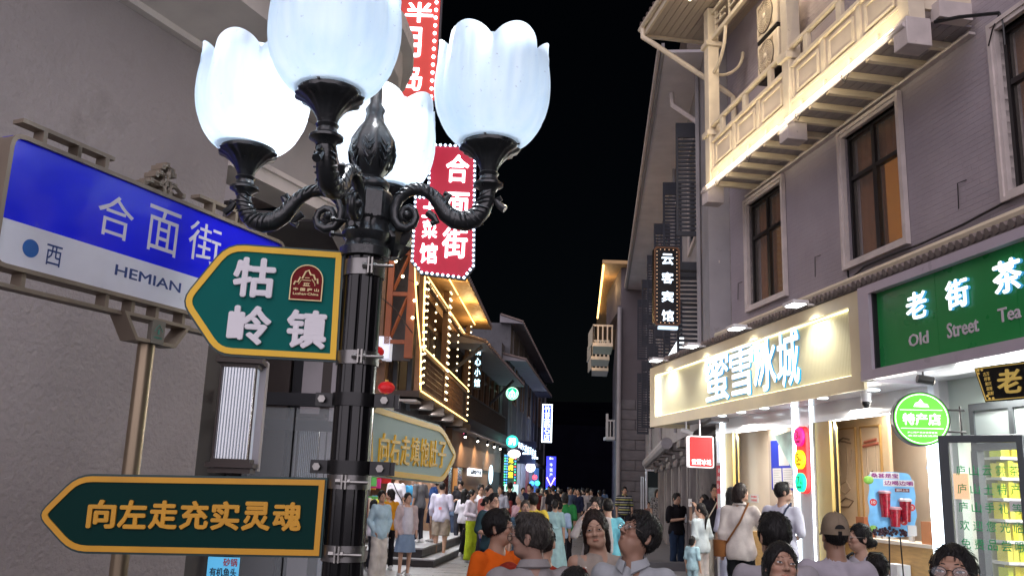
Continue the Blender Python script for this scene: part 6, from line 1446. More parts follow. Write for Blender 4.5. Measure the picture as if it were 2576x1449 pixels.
    if det:
        lip = (base*np.array((.95, .62, .60)) if fem else base*np.array((.90, .74, .72)))
        tint((0, -.1, 1.529), (.021, .02, .0080), lip, .85)
        for s in (-1, 1):
            tint((s*.045, -.08, 1.552), (.025, .04, .02), base*np.array((1.05, .88, .85)), .5); tint((s*.031, -.09, 1.600), (.02, .02, .006), base*.75, .4)
            tint((s*.0075, -.108, 1.5535), (.004, .008, .003), base*.3, .8)  # nostril shade painted into the skin colour
    piv = np.array((0, .02, 1.47))
    Rh = np.array((Matrix.Rotation(math.radians(hy), 3, 'Z') @ Matrix.Rotation(math.radians(-hp), 3, 'X') @ Matrix.Rotation(math.radians(hr), 3, 'Y')))
    def pose(P, hard=False):
        P = np.asarray(P, float); t = np.clip((P[:, 2]-1.435)/.075, 0, 1); t = t*t*(3-2*t)
        if not hard: t = t*(np.hypot(P[:, 0], P[:, 1]-.0) < .17)
        else: t = np.ones(len(P))
        R = (P-piv) @ Rh.T+piv; return P*(1-t[:, None])+R*t[:, None]
    def part(name, V_, Q_, m, hd=True, col_=None, parent=root, flat=False):
        if hd: V_ = pose(V_, hd == 2)
        me = npmesh(name, V_, np.asarray(Q_), m, col_); o = link(name, me, parent, M)
        if flat: me.shade_flat()
        return o
    def mbpart(name, mb, m, hd=2, parent=root):
        vs = np.array([tuple(v) for v in mb.v]); vs = pose(vs, hd == 2) if hd else vs
        me = bpy.data.meshes.new(name); me.from_pydata([tuple(v) for v in vs], [], mb.f); me.materials.append(m); me.shade_smooth(); me.set_sharp_from_angle(angle=math.radians(40)); return link(name, me, parent, M)
    body = part('body', V, Q, M_skin, True, col)
    # ---- eyes and brows laid on the face
    if det:
        bv = BVHTree.FromPolygons([tuple(v) for v in V], [tuple(q) for q in Q])
        def fy(x, z):
            h = bv.ray_cast(Vector((x, -.3, z)), Vector((0, 1, 0)))[0]; return h.y if h else -.09
        for s in (-1, 1):
            mb = MB(); ir = MB(); n = 10; up_, lo_ = [], []
            hh = .0036 if smile else .0044
            for k in range(n+1):
                u = -1+2*k/n; x = s*.0315+u*.0145; zz = 1.5885+s*u*.0014
                up_.append((x, zz+hh*(1-u*u)**.6)); lo_.append((x, zz-hh*.75*(1-u*u)**.7))
            P3 = [(x, fy(x, z)-.0012, z) for x, z in up_]+[(x, fy(x, z)-.0012, z) for x, z in lo_]
            mb.add(P3, [(k, n+1+k, n+2+k, k+1) for k in range(n)]); e = mbpart('eye', mb, M_eyew)
            c = (s*.0315, fy(s*.0315, 1.5885)-.0018, 1.5885)
            ir.add([c]+[(c[0]+.0058*math.cos(a), c[1]+.0002, c[2]+min(hh*.95, max(-hh*.75, .0058*math.sin(a)))) for a in [k*math.pi/6 for k in range(12)]], [(0, k+1, (k+1) % 12+1) for k in range(12)]); mbpart('iris', ir, M_iris, parent=e)
            mbpart('eyelashes', MB().tube([(x, fy(x, z)-.0016, z+.0008) for x, z in up_], [.0004]+[.0015 if fem else .0011]*(n-1)+[.0006], 4), M_brow, parent=e)
            br = [(s*(.014+.036*k/6), 1.6125+.0028*math.sin(k/6*3.0)+(0.001 if fem else 0)) for k in range(7)]
            mbpart('eyebrow', MB().tube([(x, fy(x, z)-.0008, z) for x, z in br], [.0014, .0022, .0026, .0026, .0022, .0015, .0006] if not fem else [.0012, .002, .0021, .002, .0016, .001, .0005], 5), M_brow if hc != 'silver' else HAIR['silver'])
        if glasses:
            gm = M_gold_rim if glasses == 'metal' else M_alu; mb = MB(); gy = min(fy(.0, 1.588), fy(.031, 1.605))-.006; r = .0016 if det == 2 else .0022
            for s in (-1, 1):
                mb.tube([(s*.033+.0235*math.cos(a), gy+.003*abs(math.cos(a)), 1.585+.0175*math.sin(a)) for a in [k*math.pi/10 for k in range(21)]], r, 5)
                mb.tube([(s*.056, gy+.004, 1.590), (s*.070, gy+.03, 1.590), (s*.077, .0, 1.588), (s*.077, .03, 1.575)], r, 5)
            mb.tube([(-.010, gy, 1.588), (0, gy-.002, 1.591), (.010, gy, 1.588)], r, 5)
            g_ = mbpart('glasses', mb, gm)
            if det == 2:
                for s in (-1, 1): mbpart('lens', MB().add([(s*.033+.022*math.cos(a), gy+.001, 1.585+.016*math.sin(a)) for a in [k*math.pi/10 for k in range(20)]], [tuple(range(20))]), M_lens, parent=g_)
    # ---- hair
    hres = (res[0]*.95, res[1])
    Hf = Field(hres, zlo=1.1 if hair in ('long', 'pony', 'longwave') else 1.40, xr=.2, y0=-.2, y1=.22)
    th = {'buzz': .0045, 'short': .009, 'thick': .017}.get(hair, .009)
    if hair != 'none':
        Hf.ell((0, .014, 1.606), (hx+th, .087*cf+th, .0915+th), .01)
        seed = rg.uniform(0, 6, 4)
        if hair in ('short', 'thick', 'buzz'):
            if hair != 'buzz':                       # a lifted fringe swept to one side
                for k in range(9):
                    x = -.050+.0125*k; Hf.cone((x*.8, -.030, 1.690), (x+.012, -.074+abs(x)*.5, 1.664+.006*math.sin(k*2+seed[0])), .014+th*.4, .006, .010)
            Hf.ell((0, -.112, 1.577), (.065, .082, .083), .008, sub=True)
            Hf.cut(lambda X, Y, Z: (1.548-.42*Y)-Z+.02*np.cos(X*30)*(Y < .02))
            for s in (-1, 1):
                Hf.ell((s*.085, .022, 1.572), (.022, .022, .034), .006, sub=True)
        else:
            if hair in ('long', 'longwave', 'bob'):
                zl = {'bob': 1.49, 'long': 1.27, 'longwave': 1.25}[hair]
                for s in (-1, 1): Hf.cone((s*.062, .018, 1.60), (s*.072, .035 if hair != 'longwave' else .01, zl+.05), .020, .016, .02).cone((s*.036, .062, 1.6), (s*.045, .075, zl), .038, .028, .03)
                Hf.cone((0, .066, 1.6), (0, .085, zl), .04, .03, .03)
            if hair in ('pony', 'bun', 'low'):
                Hf.cone((0, .07, 1.56), (0, .085, 1.54), .05, .04, .02)
                if hair == 'pony': Hf.cone((0, .11, 1.56), (.01, .15, 1.46), .026, .028, .01).cone((.01, .15, 1.46), (.015, .12, 1.25), .028, .012, .02)
                else: Hf.ell((0, .125, 1.545), (.032, .028, .034), .01)
            Hf.ell((0, -.118, 1.566), (.061, .088, .106 if hair != 'bangs' else .075), .012, sub=True)
            Hf.ell((0, -.10, 1.44), (.075, .10, .09), .01, sub=True)
            if hair in ('long', 'bob', 'low', 'pony'): Hf.ell((0, -.125, 1.560), (.086, .088, .098), .012, sub=True)
            if hair not in ('long', 'longwave', 'bob', 'bangs'): Hf.cut(lambda X, Y, Z: (1.535-.35*Y)-Z-.35*(np.abs(Y-.13) < .09)*(np.abs(X) < .045))
            if hair == 'bangs':
                for k in range(9): x = -.055+.0137*k; Hf.cone((x*.8, -.06, 1.69), (x, -.098+abs(x)*.3, 1.618+.006*math.sin(k*2.1)), .012, .006, .008)
                for s in (-1, 1): Hf.cone((s*.06, .0, 1.62), (s*.072, -.02, 1.50), .02, .008, .015)
                Hf.cone((0, .08, 1.6), (0, .09, 1.5), .055, .04, .03)
        a_, b_ = seed[1], seed[2]
        amp = .0016 if hair != 'buzz' else .0006
        Hf.rough(lambda X, Y, Z: amp*np.sin(85*np.arctan2(X, Y-.02)/1.6+9*Z*3+a_)*np.sin(37*Z+23*X+b_)+amp*1.1*np.sin(140*X+60*Y+a_)*np.cos(50*Z))
        hv, hq = Hf.mesh()
        if len(hq):
            ho = part('hair', hv, hq, HAIR[hc])
            if det == 2 or (det and hair != 'buzz'):                       # loose locks that break up the outline and the hairline
                ns = 420 if det == 2 else 90; C0 = np.array((0, .014, 1.60)); crown = np.array((.01, .035, 1.71)); mb = MB()
                for p0 in hv[rg.randint(0, len(hv), ns)]:
                    rr_ = np.linalg.norm(p0-C0); nn = (p0-C0)/max(rr_, 1e-5)
                    fl_ = p0-crown; fl_ = fl_-nn*fl_.dot(nn); fl_ = fl_/max(np.linalg.norm(fl_), 1e-4)
                    if p0[2] < 1.53: nn = nn*np.array((1, 1, .15)); fl_ = np.array((0, 0, -1.0))
                    fl_ = fl_+rg.normal(0, .13, 3); L_ = rg.uniform(.012, .028); lift = rg.uniform(.0005, .0025 if hair != 'thick' else .004); pts = []
                    for q in range(5):
                        t = q/4; pt_ = p0+fl_*L_*t
                        if p0[2] >= 1.53:
                            d_ = pt_-C0; pt_ = C0+d_/np.linalg.norm(d_)*(rr_+lift*math.sin(t*2.2)+.0008)
                        else: pt_ = pt_+nn*(lift*math.sin(t*2.5)+.0008)
                        pts.append(tuple(pt_))
                    wd_ = .0013 if det == 2 else .003
                    mb.tube(pts, [wd_*.6, wd_, wd_, wd_*.7, .0003], 3, caps=False)
                vs_ = pose(np.array([tuple(v) for v in mb.v])); me = bpy.data.meshes.new('locks'); me.from_pydata([tuple(v) for v in vs_], [], mb.f); me.materials.append(HAIR[hc]); me.shade_smooth()
                lo_ = link('locks', me, ho, M); lo_['kind'] = 'stuff'
    if hair == 'buzzcap' or top is None: pass
    # ---- clothes
    wr = lambda a, f: (lambda X, Y, Z: a*np.sin(f*Z+7*np.sin(9*X+NP[0]))*np.cos(11*X+f*.3*Y)+a*.7*np.sin(2.1*f*X+1.3*f*Z*.4+5*np.sin(8*Z)))
    cr = (.0095 if det == 2 else res[1]*.85,)*2
    loose = {'tee': .022, 'polo': .018, 'shirt': .022, 'blouse': .026, 'long': .024, 'jacket': .034, 'tank': .012, 'cardigan': .028}.get(top, .02)*(.62 if det == 2 else .78)
    def topmesh(lo, ex, slv, nk, zcut=None):
        T = Field(cr, zlo=min(hem-.03, .8), zhi=1.50, head=False, xr=xr)
        T.ell((0, 0, 1.26), (.152*w+ex, .104+ex, .165), .03).ell((0, .0, 1.06), (.135*w+ex, .10+ex, .2), .05).ell((0, .004, .91), (.172*w+ex, .122+ex, .19), .05)
        if fem and det: 
            for s in (-1, 1): T.ell((s*.06, -.085, 1.235), (.052, .045, .055), .04)
        T.cone((-sh+.022, .01, 1.376), (sh-.022, .01, 1.376), .048+ex*.3, .048+ex*.3, .03).cone((0, .018, 1.36), (0, .014, 1.445), .082*w+ex*.3, .056, .04)
        for s in (-1, 1):
            S, E_, W_ = AR[s]; tt = slv
            if tt <= 0: continue
            if tt <= .5: T.cone(S, S+(E_-S)*(tt*2), .048*w+ex*.7, .047*w+ex*1.0, .03)
            else: T.cone(S, E_, .048*w+ex*.7, .042*w+ex*.8, .03).cone(E_, E_+(W_-E_)*((tt-.5)*2), .042*w+ex*.8, .030+ex*.7, .015)
        if nk == 'crew': T.cone((0, .012, 1.46), (0, -.03, 1.50), .062, .085, .008, sub=True)
        elif nk == 'scoop': T.cone((0, .0, 1.47), (0, -.10, 1.44), .066, .075, .012, sub=True)
        elif nk == 'v': T.cone((0, .012, 1.465), (0, -.03, 1.50), .062, .085, .008, sub=True).cone((0, -.08, 1.47), (0, -.14, 1.36), .045, .008, .01, sub=True)
        else: T.cone((0, .012, 1.465), (0, -.02, 1.50), .060, .078, .006, sub=True).cone((0, -.09, 1.46), (0, -.14, 1.37), .026, .006, .01, sub=True)
        if slv <= 0:
            for s in (-1, 1): T.ell((s*(sh+.045), 0, 1.36), (.05, .12, .13), .01, sub=True)
        T.cut(lambda X, Y, Z: hem+.006*np.sin(14*X+9*Y)-Z); T.rough(wr(.0042 if det == 2 else .0048, 24))
        return T.mesh()
    if top and bot != 'dress':
        tv, tq = topmesh(0, loose, sleeve, neck); tm_ = tm or cloth(tuple(v*(.66 if det == 2 and max(tc) > .3 and tc[0] < 1.5*tc[2] else 1) for v in tc)); to = part('top', tv, tq, tm_, 0)  # pale tops of near people darkened, dim foreground light put into the cloth
        if top in ('polo', 'shirt') :
            mb = MB(); n = 22; vs = []
            for ring_ in ((.062, 1.452), (.060, 1.478), (.070, 1.482), (.088, 1.447), (.080, 1.438)):
                for k in range(n+1):
                    a = math.radians(-90+14)+(2*math.pi-2*math.radians(14))*k/n; fr_ = abs(k-n/2)/(n/2); rr_ = ring_[0]*(1.0+.10*fr_**6*(ring_[0] > .075))
                    vs.append((rr_*math.cos(a), .004+rr_*math.sin(a)*1.02, ring_[1]-.026*fr_**2-(.022*fr_**5 if ring_[0] > .075 else 0)))
            m1 = n+1; mb.add(vs, [(i*m1+k, i*m1+k+1, (i+1)*m1+k+1, (i+1)*m1+k) for i in range(4) for k in range(n)]); mbpart('collar', mb, tm_, 0, parent=to)
    if bot in ('trousers', 'wide', 'shorts'):
        P_ = Field(cr, zlo=.02, zhi=1.08, head=False, xr=.36)
        P_.ell((0, .005, .93), (.155*w+.012, .108+.012, .13), .03)
        wd = {'trousers': (.088, .066, .058), 'wide': (.10, .105, .112), 'shorts': (.10, .098, .09)}[bot]
        for s in (-1, 1):
            h, kn, an = LG[s]; P_.cone(h, kn, wd[0]*w, wd[1]*w, .03).cone(kn, an, wd[1]*w, wd[2]*w, .02)
        zc = {'trousers': .075, 'wide': .05, 'shorts': .52}[bot]; P_.cut(lambda X, Y, Z: np.maximum(zc-Z, Z-1.03)); P_.rough(wr(.006, 20))
        pv_, pq = P_.mesh(); part('trousers' if bot != 'shorts' else 'shorts', pv_, pq, bm or cloth(bc), 0)
    if bot in ('skirt', 'dress'):
        n = 64; rows = 22; z1, z0 = (1.0, .50) if bot == 'skirt' else (1.12, .22); vs = []
        for i in range(rows+1):
            t = i/rows; z = z1+(z0-z1)*t
            for k in range(n):
                a = 2*math.pi*k/n; r = (.150*w+(.06 if bot == 'skirt' else .15)*t**.8)*(1+(.03+.06*t)*math.sin(a*(7 if bot == 'skirt' else 11)+2*math.sin(a*2))*min(1, t*2)); vs.append((r*math.cos(a), r*.80*math.sin(a), z))
        mbpart('skirt', MB().add(vs, [((i+1)*n+k, (i+1)*n+(k+1) % n, i*n+(k+1) % n, i*n+k) for i in range(rows) for k in range(n)]), bm or cloth(bc), 0)
        if bot == 'dress':
            hem_ = hem; hem = 1.08; tv, tq = topmesh(0, loose, sleeve, neck); part('bodice', tv, tq, bm or cloth(bc), 0); hem = hem_
            mbpart('sash', MB().lathe([(.140*w, 1.06), (.148*w, 1.07), (.148*w, 1.11), (.140*w, 1.12)], 32), bm or cloth(bc), 0)
    for s in (-1, 1):
        an = LG[s][2]; S_ = Field((.01, .012 if det else .02), zlo=-.03, zhi=.22, head=False, xr=.2, y0=-.36, y1=.3)
        S_.cone(an+np.array((0, .035, -.045)), an+np.array((0, -.125, -.052)), .044, .038, .02).cone(an+np.array((0, .02, -.05)), an+np.array((0, .02, .005)), .04, .042, .02)
        zb_ = an[2]-.085; S_.cut(lambda X, Y, Z: zb_+.004-Z); sv, sq = S_.mesh()
        if len(sq): part('shoe', sv, sq, cloth(shoe), 0)
    if extras: extras(root, M, mbpart, part, AR, w, pose)
    return root
def spot(px, py, Y, base=0.0):
    """foot point and height of a person whose head top shows at a picture point, Y metres away"""
    q = aty(px, py, Y); return (q.x, q.y, base), q.z-base
def P(px, py, Y, label, base=0.0, **k):
    p, H = spot(px, py, Y, base); H = min(max(H, k.pop('hmin', .9)), 1.9); return person(label, p, H=H, **k)
# ---------- extras
def ex_phone(side, m=None):
    def f(root, M, mbp, part, AR, w, pose):
        S, E_, W_ = AR[side]; d = (W_-E_)/np.linalg.norm(W_-E_); c = W_+d*.09
        o = mbp('phone', MB().box(c[0]-.036, c[0]+.036, c[1]-.025, c[1]-.016, c[2]-.06, c[2]+.08), m or M_alu, 0); WM[o] = M
    return f
def ex_print(y=-.135, z=1.22, w_=.06, s='向上', m=None):
    def f(root, M, mbp, part, AR, w, pose):
        co, fs = glyph(s, 0, True); lo = co.min(0); sz = co.max(0)-lo; q = (co-lo)/sz
        mb = MB().add([(-w_+2*w_*a, y-.006*c, z-.03+.06*b) for a, b, c in q], fs); mbp('print', mb, m or M_alu, 0)
    return f
def ex_strap(col, side=1, front=True, bag=True):
    def f(root, M, mbp, part, AR, w, pose):
        s = side; r = (.165*w)
        pts = [(s*.10, .0, 1.462), (s*.07, -.09, 1.40), (0, -.145, 1.25), (-s*.13, -.11, 1.05), (-s*.19, 0, .95), (-s*.13, .11, 1.05), (0, .145, 1.25), (s*.07, .10, 1.40), (s*.10, .0, 1.462)]
        mbp('strap', MB().tube(pts, .011, 6), cloth(col), 0)
        if bag: mbp('bag', MB().lathe([(.02, -.1), (.075, -.095), (.08, .09), (.03, .1)], 14, (-s*.24, .02, .93)), cloth(col), 0)
    return f
def ex_straps(col):
    def f(root, M, mbp, part, AR, w, pose):
        for s in (-1, 1): mbp('strap', MB().tube([(s*.08, -.11, 1.1), (s*.085, -.135, 1.25), (s*.09, -.06, 1.43), (s*.09, .02, 1.455), (s*.085, .09, 1.42), (s*.08, .135, 1.25), (s*.08, .14, 1.0)], .013, 6), cloth(col), 0)
    return f
def ex_bottle(root, M, mbp, part, AR, w, pose):
    mbp('bottle', MB().lathe([(.028, 1.10), (.031, 1.11), (.031, 1.22), (.014, 1.255), (.014, 1.28)], 14, (0, -.30, 0)), mat('clear_bottle', (.6, .65, .7), rough=.05, var=0, alpha=.45, spec=1), 0)
def ex_cap(root, M, mbp, part, AR, w, pose):
    c = cloth((.20, .155, .11), 'cap_cotton')
    n = 36; vs = []; rows = 12
    for i in range(rows+1):
        t = i/rows; ph = t*math.pi/2
        for k in range(n):
            a = 2*math.pi*k/n; r = math.cos(ph)**.8
            vs.append((.083*r*math.cos(a), .014+.100*r*math.sin(a), 1.612+.112*math.sin(ph)-.0))
    n0 = len(vs)
    mb = MB().add(vs, [(i*n+k, i*n+(k+1) % n, (i+1)*n+(k+1) % n, (i+1)*n+k) for i in range(rows) for k in range(n)])
    for k in range(6):
        a = k*math.pi/3+.5; mb.tube([(.0845*math.cos(ph)**.8*math.cos(a), .014+.1015*math.cos(ph)**.8*math.sin(a), 1.612+.113*math.sin(ph)) for ph in [j*math.pi/16 for j in range(8)]], .0013, 4)
    mb.ball((0, .018, 1.725), .007, 8, 5); o = mbp('cap', mb, c)
    mb = MB(); vs = []                                    # band with the adjuster opening at the back
    for zz, q in ((1.590, 1.0), (1.625, 1.01)):
        for k in range(33): a = math.radians(90+8)+math.radians(344)*k/32; vs.append((.0845*q*math.cos(a), .014+.1025*q*math.sin(a), zz))
    mb.add(vs, [(k, k+1, 34+k, 33+k) for k in range(32)]); mbp('band', mb, c, parent=o)
    mbp('opening', MB().add([(.030*math.cos(a), .014+.1035, 1.626+.026*math.sin(a)) for a in [j*math.pi/10 for j in range(11)]], [tuple(range(11))]), HAIR['black'], parent=o)
    mb = MB(); vs = []
    for zz in (0, .004):
        for k in range(13):
            a = math.pi*(1+k/12); vs += [(.085*math.cos(a), .01+.10*math.sin(a), 1.600-zz), (.080*math.cos(a), -.02+.165*math.sin(a), 1.585-zz)]
    mb.add(vs, [(2*k, 2*k+1, 2*k+3, 2*k+2) for k in range(12)]+[(26+2*k+2, 26+2*k+3, 26+2*k+1, 26+2*k) for k in range(12)]); mbp('peak', mb, c, parent=o)
def ex_sequins(root, M, mbp, part, AR, w, pose):
    rg = np.random.RandomState(4); mb = MB()
    for k in range(110):
        a = rg.uniform(-1.15, 1.15); z = rg.uniform(1.02, 1.38); r = .150*w+.012
        mb.ball((r*math.sin(a)*1.05, -(.125)*math.cos(a)-.004-(.02 if z > 1.18 and z < 1.3 else 0), z), .0042, 6, 4)
    o = mbp('sequins', mb, mat('sequin', (.9, .88, .8), rough=.15, metal=.6, var=0, emit=.35), 0); o['kind'] = 'stuff'
def ex_bag(side, col, z=.72):
    def f(root, M, mbp, part, AR, w, pose):
        x = AR[side][2][0]; y = AR[side][2][1]; mbp('bag', MB().lathe([(.03, z-.16), (.085, z-.14), (.075, z+.02), (.02, z+.14)], 14, (x+.02*side, y-.02, 0), flute=lambda a, i: 1+.08*math.sin(a*5+i)), cloth(col), 0)
    return f
M_leo = mat('monochrome_print', (.30, .29, .29), rough=.85, var=.1, wear=((.012, .012, .014), 26, .47), spec=.2)
M_str = None
def stripes():
    m = mat('striped_knit', (.03, .035, .06), rough=.85, var=0); t = m.node_tree; N = t.nodes; L = t.links; tc = N.new('ShaderNodeTexCoord'); s = N.new('ShaderNodeSeparateXYZ'); L.new(tc.outputs['Object'], s.inputs[0])
    r = N.new('ShaderNodeValToRGB'); r.color_ramp.interpolation = 'CONSTANT'; mth = N.new('ShaderNodeMath'); mth.operation = 'FRACT'; m0 = N.new('ShaderNodeMath'); m0.operation = 'MULTIPLY'; m0.inputs[1].default_value = 6.5
    L.new(s.outputs[2], m0.inputs[0]); L.new(m0.outputs[0], mth.inputs[0]); L.new(mth.outputs[0], r.inputs[0]); e = r.color_ramp.elements
    e[0].position = 0; e[0].color = (.02, .025, .05, 1); e[1].position = .35; e[1].color = (.32, .33, .10, 1); a = e.new(.62); a.color = (.02, .025, .05, 1); b = e.new(.84); b.color = (.5, .5, .5, 1)
    L.new(r.outputs[0], N['Principled BSDF'].inputs['Base Color']); return m
WHT = (.62, .60, .66)
# ---------- near people
P(1255, 1283, 6.0, 'young man in glasses and an orange tee looking right, in the foreground crowd', det=2, yaw=38, hy=42, hp=2, hair='thick', tc=(.75, .13, .01), wid=.92, glasses='black', skin=(.40, .235, .16), extras=ex_print())
P(1345, 1290, 4.55, 'heavy man with greying cropped hair, black glasses and grey shirt, seen from behind', det=2, yaw=205, hy=38, hr=0, hp=-4, hair='short', hc='grey', top='shirt', neck='collar', tc=(.40, .37, .37), wid=1.12, glasses='black', skin=(.34, .20, .15), sleeve=.5)
P(1507, 1281, 5.6, 'smiling woman with long dark hair in a cream sequinned sleeveless blouse', det=2, yaw=10, hy=-18, hr=-8, hp=-4, fem=True, hair='long', hc='brown', top='tank', tc=(.50, .43, .37), sleeve=0, neck='collar', smile=True, skin=(.44, .27, .19), extras=ex_sequins)
P(1592, 1287, 4.7, 'man in glasses and pale polo tilting his head back to look up', det=2, yaw=-28, hy=-38, hp=26, hair='thick', top='polo', neck='collar', tc=(.50, .52, .55), glasses='metal', skin=(.32, .18, .125))
P(1368, 1318, 5.6, 'person in a dark red tee hidden behind the grey-shirted man', det=1, yaw=170, hair='short', tc=(.30, .035, .02), wid=1.35)
P(1335, 1320, 5.2, 'person in a black tee between the orange tee and the grey shirt', det=1, yaw=150, hair='short', tc=(.012, .011, .014), hmin=1.4)
P(1447, 1424, 4.0, 'black-haired head at the bottom edge between grey shirt and pale polo', det=2, yaw=180, hair='bob', fem=True, tc=(.1, .1, .12))
P(1948, 1291, 4.9, 'person with thick tousled black hair seen from behind near the counter', det=2, yaw=178, hp=-6, hair='thick', tc=(.45, .42, .45))
P(1958, 1362, 4.2, 'woman with side-swept fringe and pale top at the bottom, below the white pillar', det=2, yaw=-8, hy=8, hr=6, hp=10, fem=True, hair='long', top='shirt', neck='v', tc=(.50, .47, .52), skin=(.40, .23, .16))
P(2098, 1297, 5.6, 'man in a tan baseball cap and pale tee seen from behind', det=2, yaw=176, hair='buzz', tc=(.52, .48, .54), wid=1.05, skin=(.27, .15, .10), extras=ex_cap)
P(2163, 1316, 7.2, 'small woman with glasses and black shoulder straps, looking left beside the tan cap', det=2, yaw=-50, hy=-35, fem=True, hair='low', tc=WHT, glasses='metal', extras=ex_straps((.015, .015, .02)))
P(2206, 1391, 6.0, 'dark-haired child low at the bottom, right of the woman with black straps', det=1, yaw=170, hair='short', tc=(.2, .2, .25))
P(2394, 1366, 3.1, 'man in black glasses with combed black hair at the bottom right', det=2, yaw=-25, hy=-8, hp=12, hair='buzz', tc=(.1, .1, .12), glasses='black', skin=(.38, .22, .15))
# ---------- left group
P(962, 1233, 17, 'woman in pale blue hooded jacket and cream trousers just right of the lamp post', yaw=35, hy=-5, fem=True, hair='low', top='jacket', tc=(.42, .58, .68), sleeve=.95, hem=.78, neck='v', bot='wide', bc=(.60, .56, .52), arms=('pocket', 'pocket'))
P(1027, 1238, 17.8, 'woman in pink cardigan and denim skirt beside the pale blue jacket', yaw=25, hy=10, fem=True, wid=1.12, hair='low', top='cardigan', tc=(.52, .42, .42), sleeve=.8, neck='scoop', bot='skirt', bc=(.20, .28, .40), extras=lambda root, M, mbp, part, AR, w, pose: mbp('under_top', MB().lathe([(.10, .86), (.125, 1.0), (.12, 1.2), (.09, 1.4)], 20, (0, -.065, 0)), cloth(WHT), 0))
P(940, 1300, 18.5, 'person in white half hidden behind the lamp post', yaw=120, hair='bob', fem=True, tc=WHT, sleeve=.9, hmin=1.4)
P(984, 1229, 18.9, 'woman in a mustard top with wavy black hair behind the blue jacket', yaw=200, fem=True, hair='bob', tc=(.60, .27, .02), hy=60, bc=(.02, .02, .02))
P(998, 1210, 22.3, 'man in a white tee with a black cross strap browsing the souvenir shop', base=.37, yaw=190, hair='short', tc=WHT, hy=-40, extras=ex_strap((.02, .02, .02), 1, bag=False), hmin=1.6)
P(1058, 1212, 22.0, 'man in a grey tee holding a white plastic bag at the souvenir shop', base=.37, yaw=230, hair='buzz', tc=(.12, .12, .13), arms=('bent', 'down'), extras=ex_bag(1, (.65, .68, .72)), hmin=1.6, group=None)
P(1092, 1211, 22.4, 'woman in a navy polo and navy skirt at the souvenir shop', base=.37, yaw=-60, fem=True, hair='low', top='polo', tc=(.02, .05, .16), bot='skirt', bc=(.015, .02, .05), hy=-10, hmin=1.5)
P(1040, 1215, 23.2, 'shopper in a blue apron deep inside the souvenir shop', base=.37, yaw=10, hair='short', tc=(.05, .25, .45), hmin=1.55)
P(1114, 1212, 22.0, 'man in white long-sleeved tee and khaki shorts seen from behind by the steps', yaw=172, hair='buzz', tc=(.55, .54, .66), sleeve=.8, bot='shorts', bc=(.30, .25, .20), wid=1.1, hem=.82, shoe=(.25, .15, .08), arms=('bent', 'down'), extras=ex_print(.155, 1.12, .035, '——', mat('coral', (.7, .2, .2), var=0)))
P(1161, 1207, 25.5, 'man in a black tee looking down at his phone by the shop column', yaw=-20, hp=-22, hair='short', tc=(.015, .016, .02), arms=('hold', 'hold'), base=.1)
P(1170, 1229, 22.6, 'long-haired woman in white shirt and black trousers, mid-stride', yaw=150, fem=True, hair='long', tc=WHT, sleeve=.6, arms=('swing', 'bent'), legs='walk', bc=(.012, .012, .014))
P(1189, 1231, 21.6, 'woman in a white knit top and lime green cargo trousers looking right', yaw=60, hy=15, fem=True, hair='low', tc=(.60, .56, .62), sleeve=.95, neck='scoop', hem=.97, bot='wide', bc=(.36, .46, .025), arms=('bent', 'bent'))
P(1210, 1219, 24, 'tall boy with round glasses in a white shirt behind the lime trousers', yaw=20, hair='thick', tc=WHT, glasses='black')
P(1231, 1220, 19, 'man in a salmon tee walking with his arm stretched down', yaw=40, hair='buzz', tc=(.55, .20, .17), arms=('swingf', 'down'), legs='walk', wid=1.1)
P(1226, 1249, 17.6, 'woman in a lilac tee and navy shorts in front of the salmon tee', yaw=60, fem=True, hair='low', tc=(.42, .33, .52), bot='shorts', bc=(.02, .03, .15), hy=15)
P(1242, 1240, 14, 'smiling man in glasses and a dark teal tee', yaw=22, hy=12, hair='short', tc=(.035, .075, .095), glasses='black', smile=True, wid=1.05, legs='walk', arms=('bent', 'down'), skin=(.48, .30, .22))
P(1259, 1220, 26, 'lean older man in a grey polo standing beyond the teal tee', yaw=-15, hair='buzz', top='polo', neck='collar', tc=(.28, .28, .33), skin=(.30, .17, .11))
P(1283, 1213, 30, 'figure all in black standing by the green pharmacy column', yaw=200, hair='thick', tc=(.01, .01, .014), bc=(.01, .01, .012), sleeve=.95)
P(1307, 1241, 20, 'grey-haired woman in a dusty pink top turned left', yaw=-40, fem=True, hair='bob', hc='silver', tc=(.42, .27, .30), sleeve=.7)
P(1322, 1256, 13, 'older man with moustache and glasses in a slate blue polo', yaw=5, hair='buzz', hc='grey', top='polo', neck='collar', tc=(.07, .13, .19), glasses='metal', wid=1.08, skin=(.40, .24, .17),
  extras=lambda root, M, mbp, part, AR, w, pose: mbp('moustache', MB().tube([(-.022, -.098, 1.540), (0, -.106, 1.545), (.022, -.098, 1.540)], [.002, .005, .002], 6), HAIR['grey']))
P(1343, 1241, 15, 'man in a yellow tee seen from behind, head turned right', yaw=165, hy=35, hair='thick', tc=(.65, .50, .07), wid=1.1)
P(1397, 1255, 18, 'woman in a pale turquoise gathered dress seen from behind', yaw=172, fem=True, hair='low', tc=(.3, .5, .5), bot='dress', bc=(.32, .50, .52), sleeve=.4, arms=('down', 'swing'), shoe=(.5, .45, .4))
P(1408, 1262, 19.5, 'person in a light blue shirt mostly hidden behind the turquoise dress', yaw=175, hair='short', tc=(.36, .48, .66), wid=1.2)
P(1421, 1238, 20.5, 'person with dark bobbed hair in a green tee seen from behind', yaw=185, fem=True, hair='bob', tc=(.03, .22, .06), wid=1.3, bc=(.02, .02, .02))
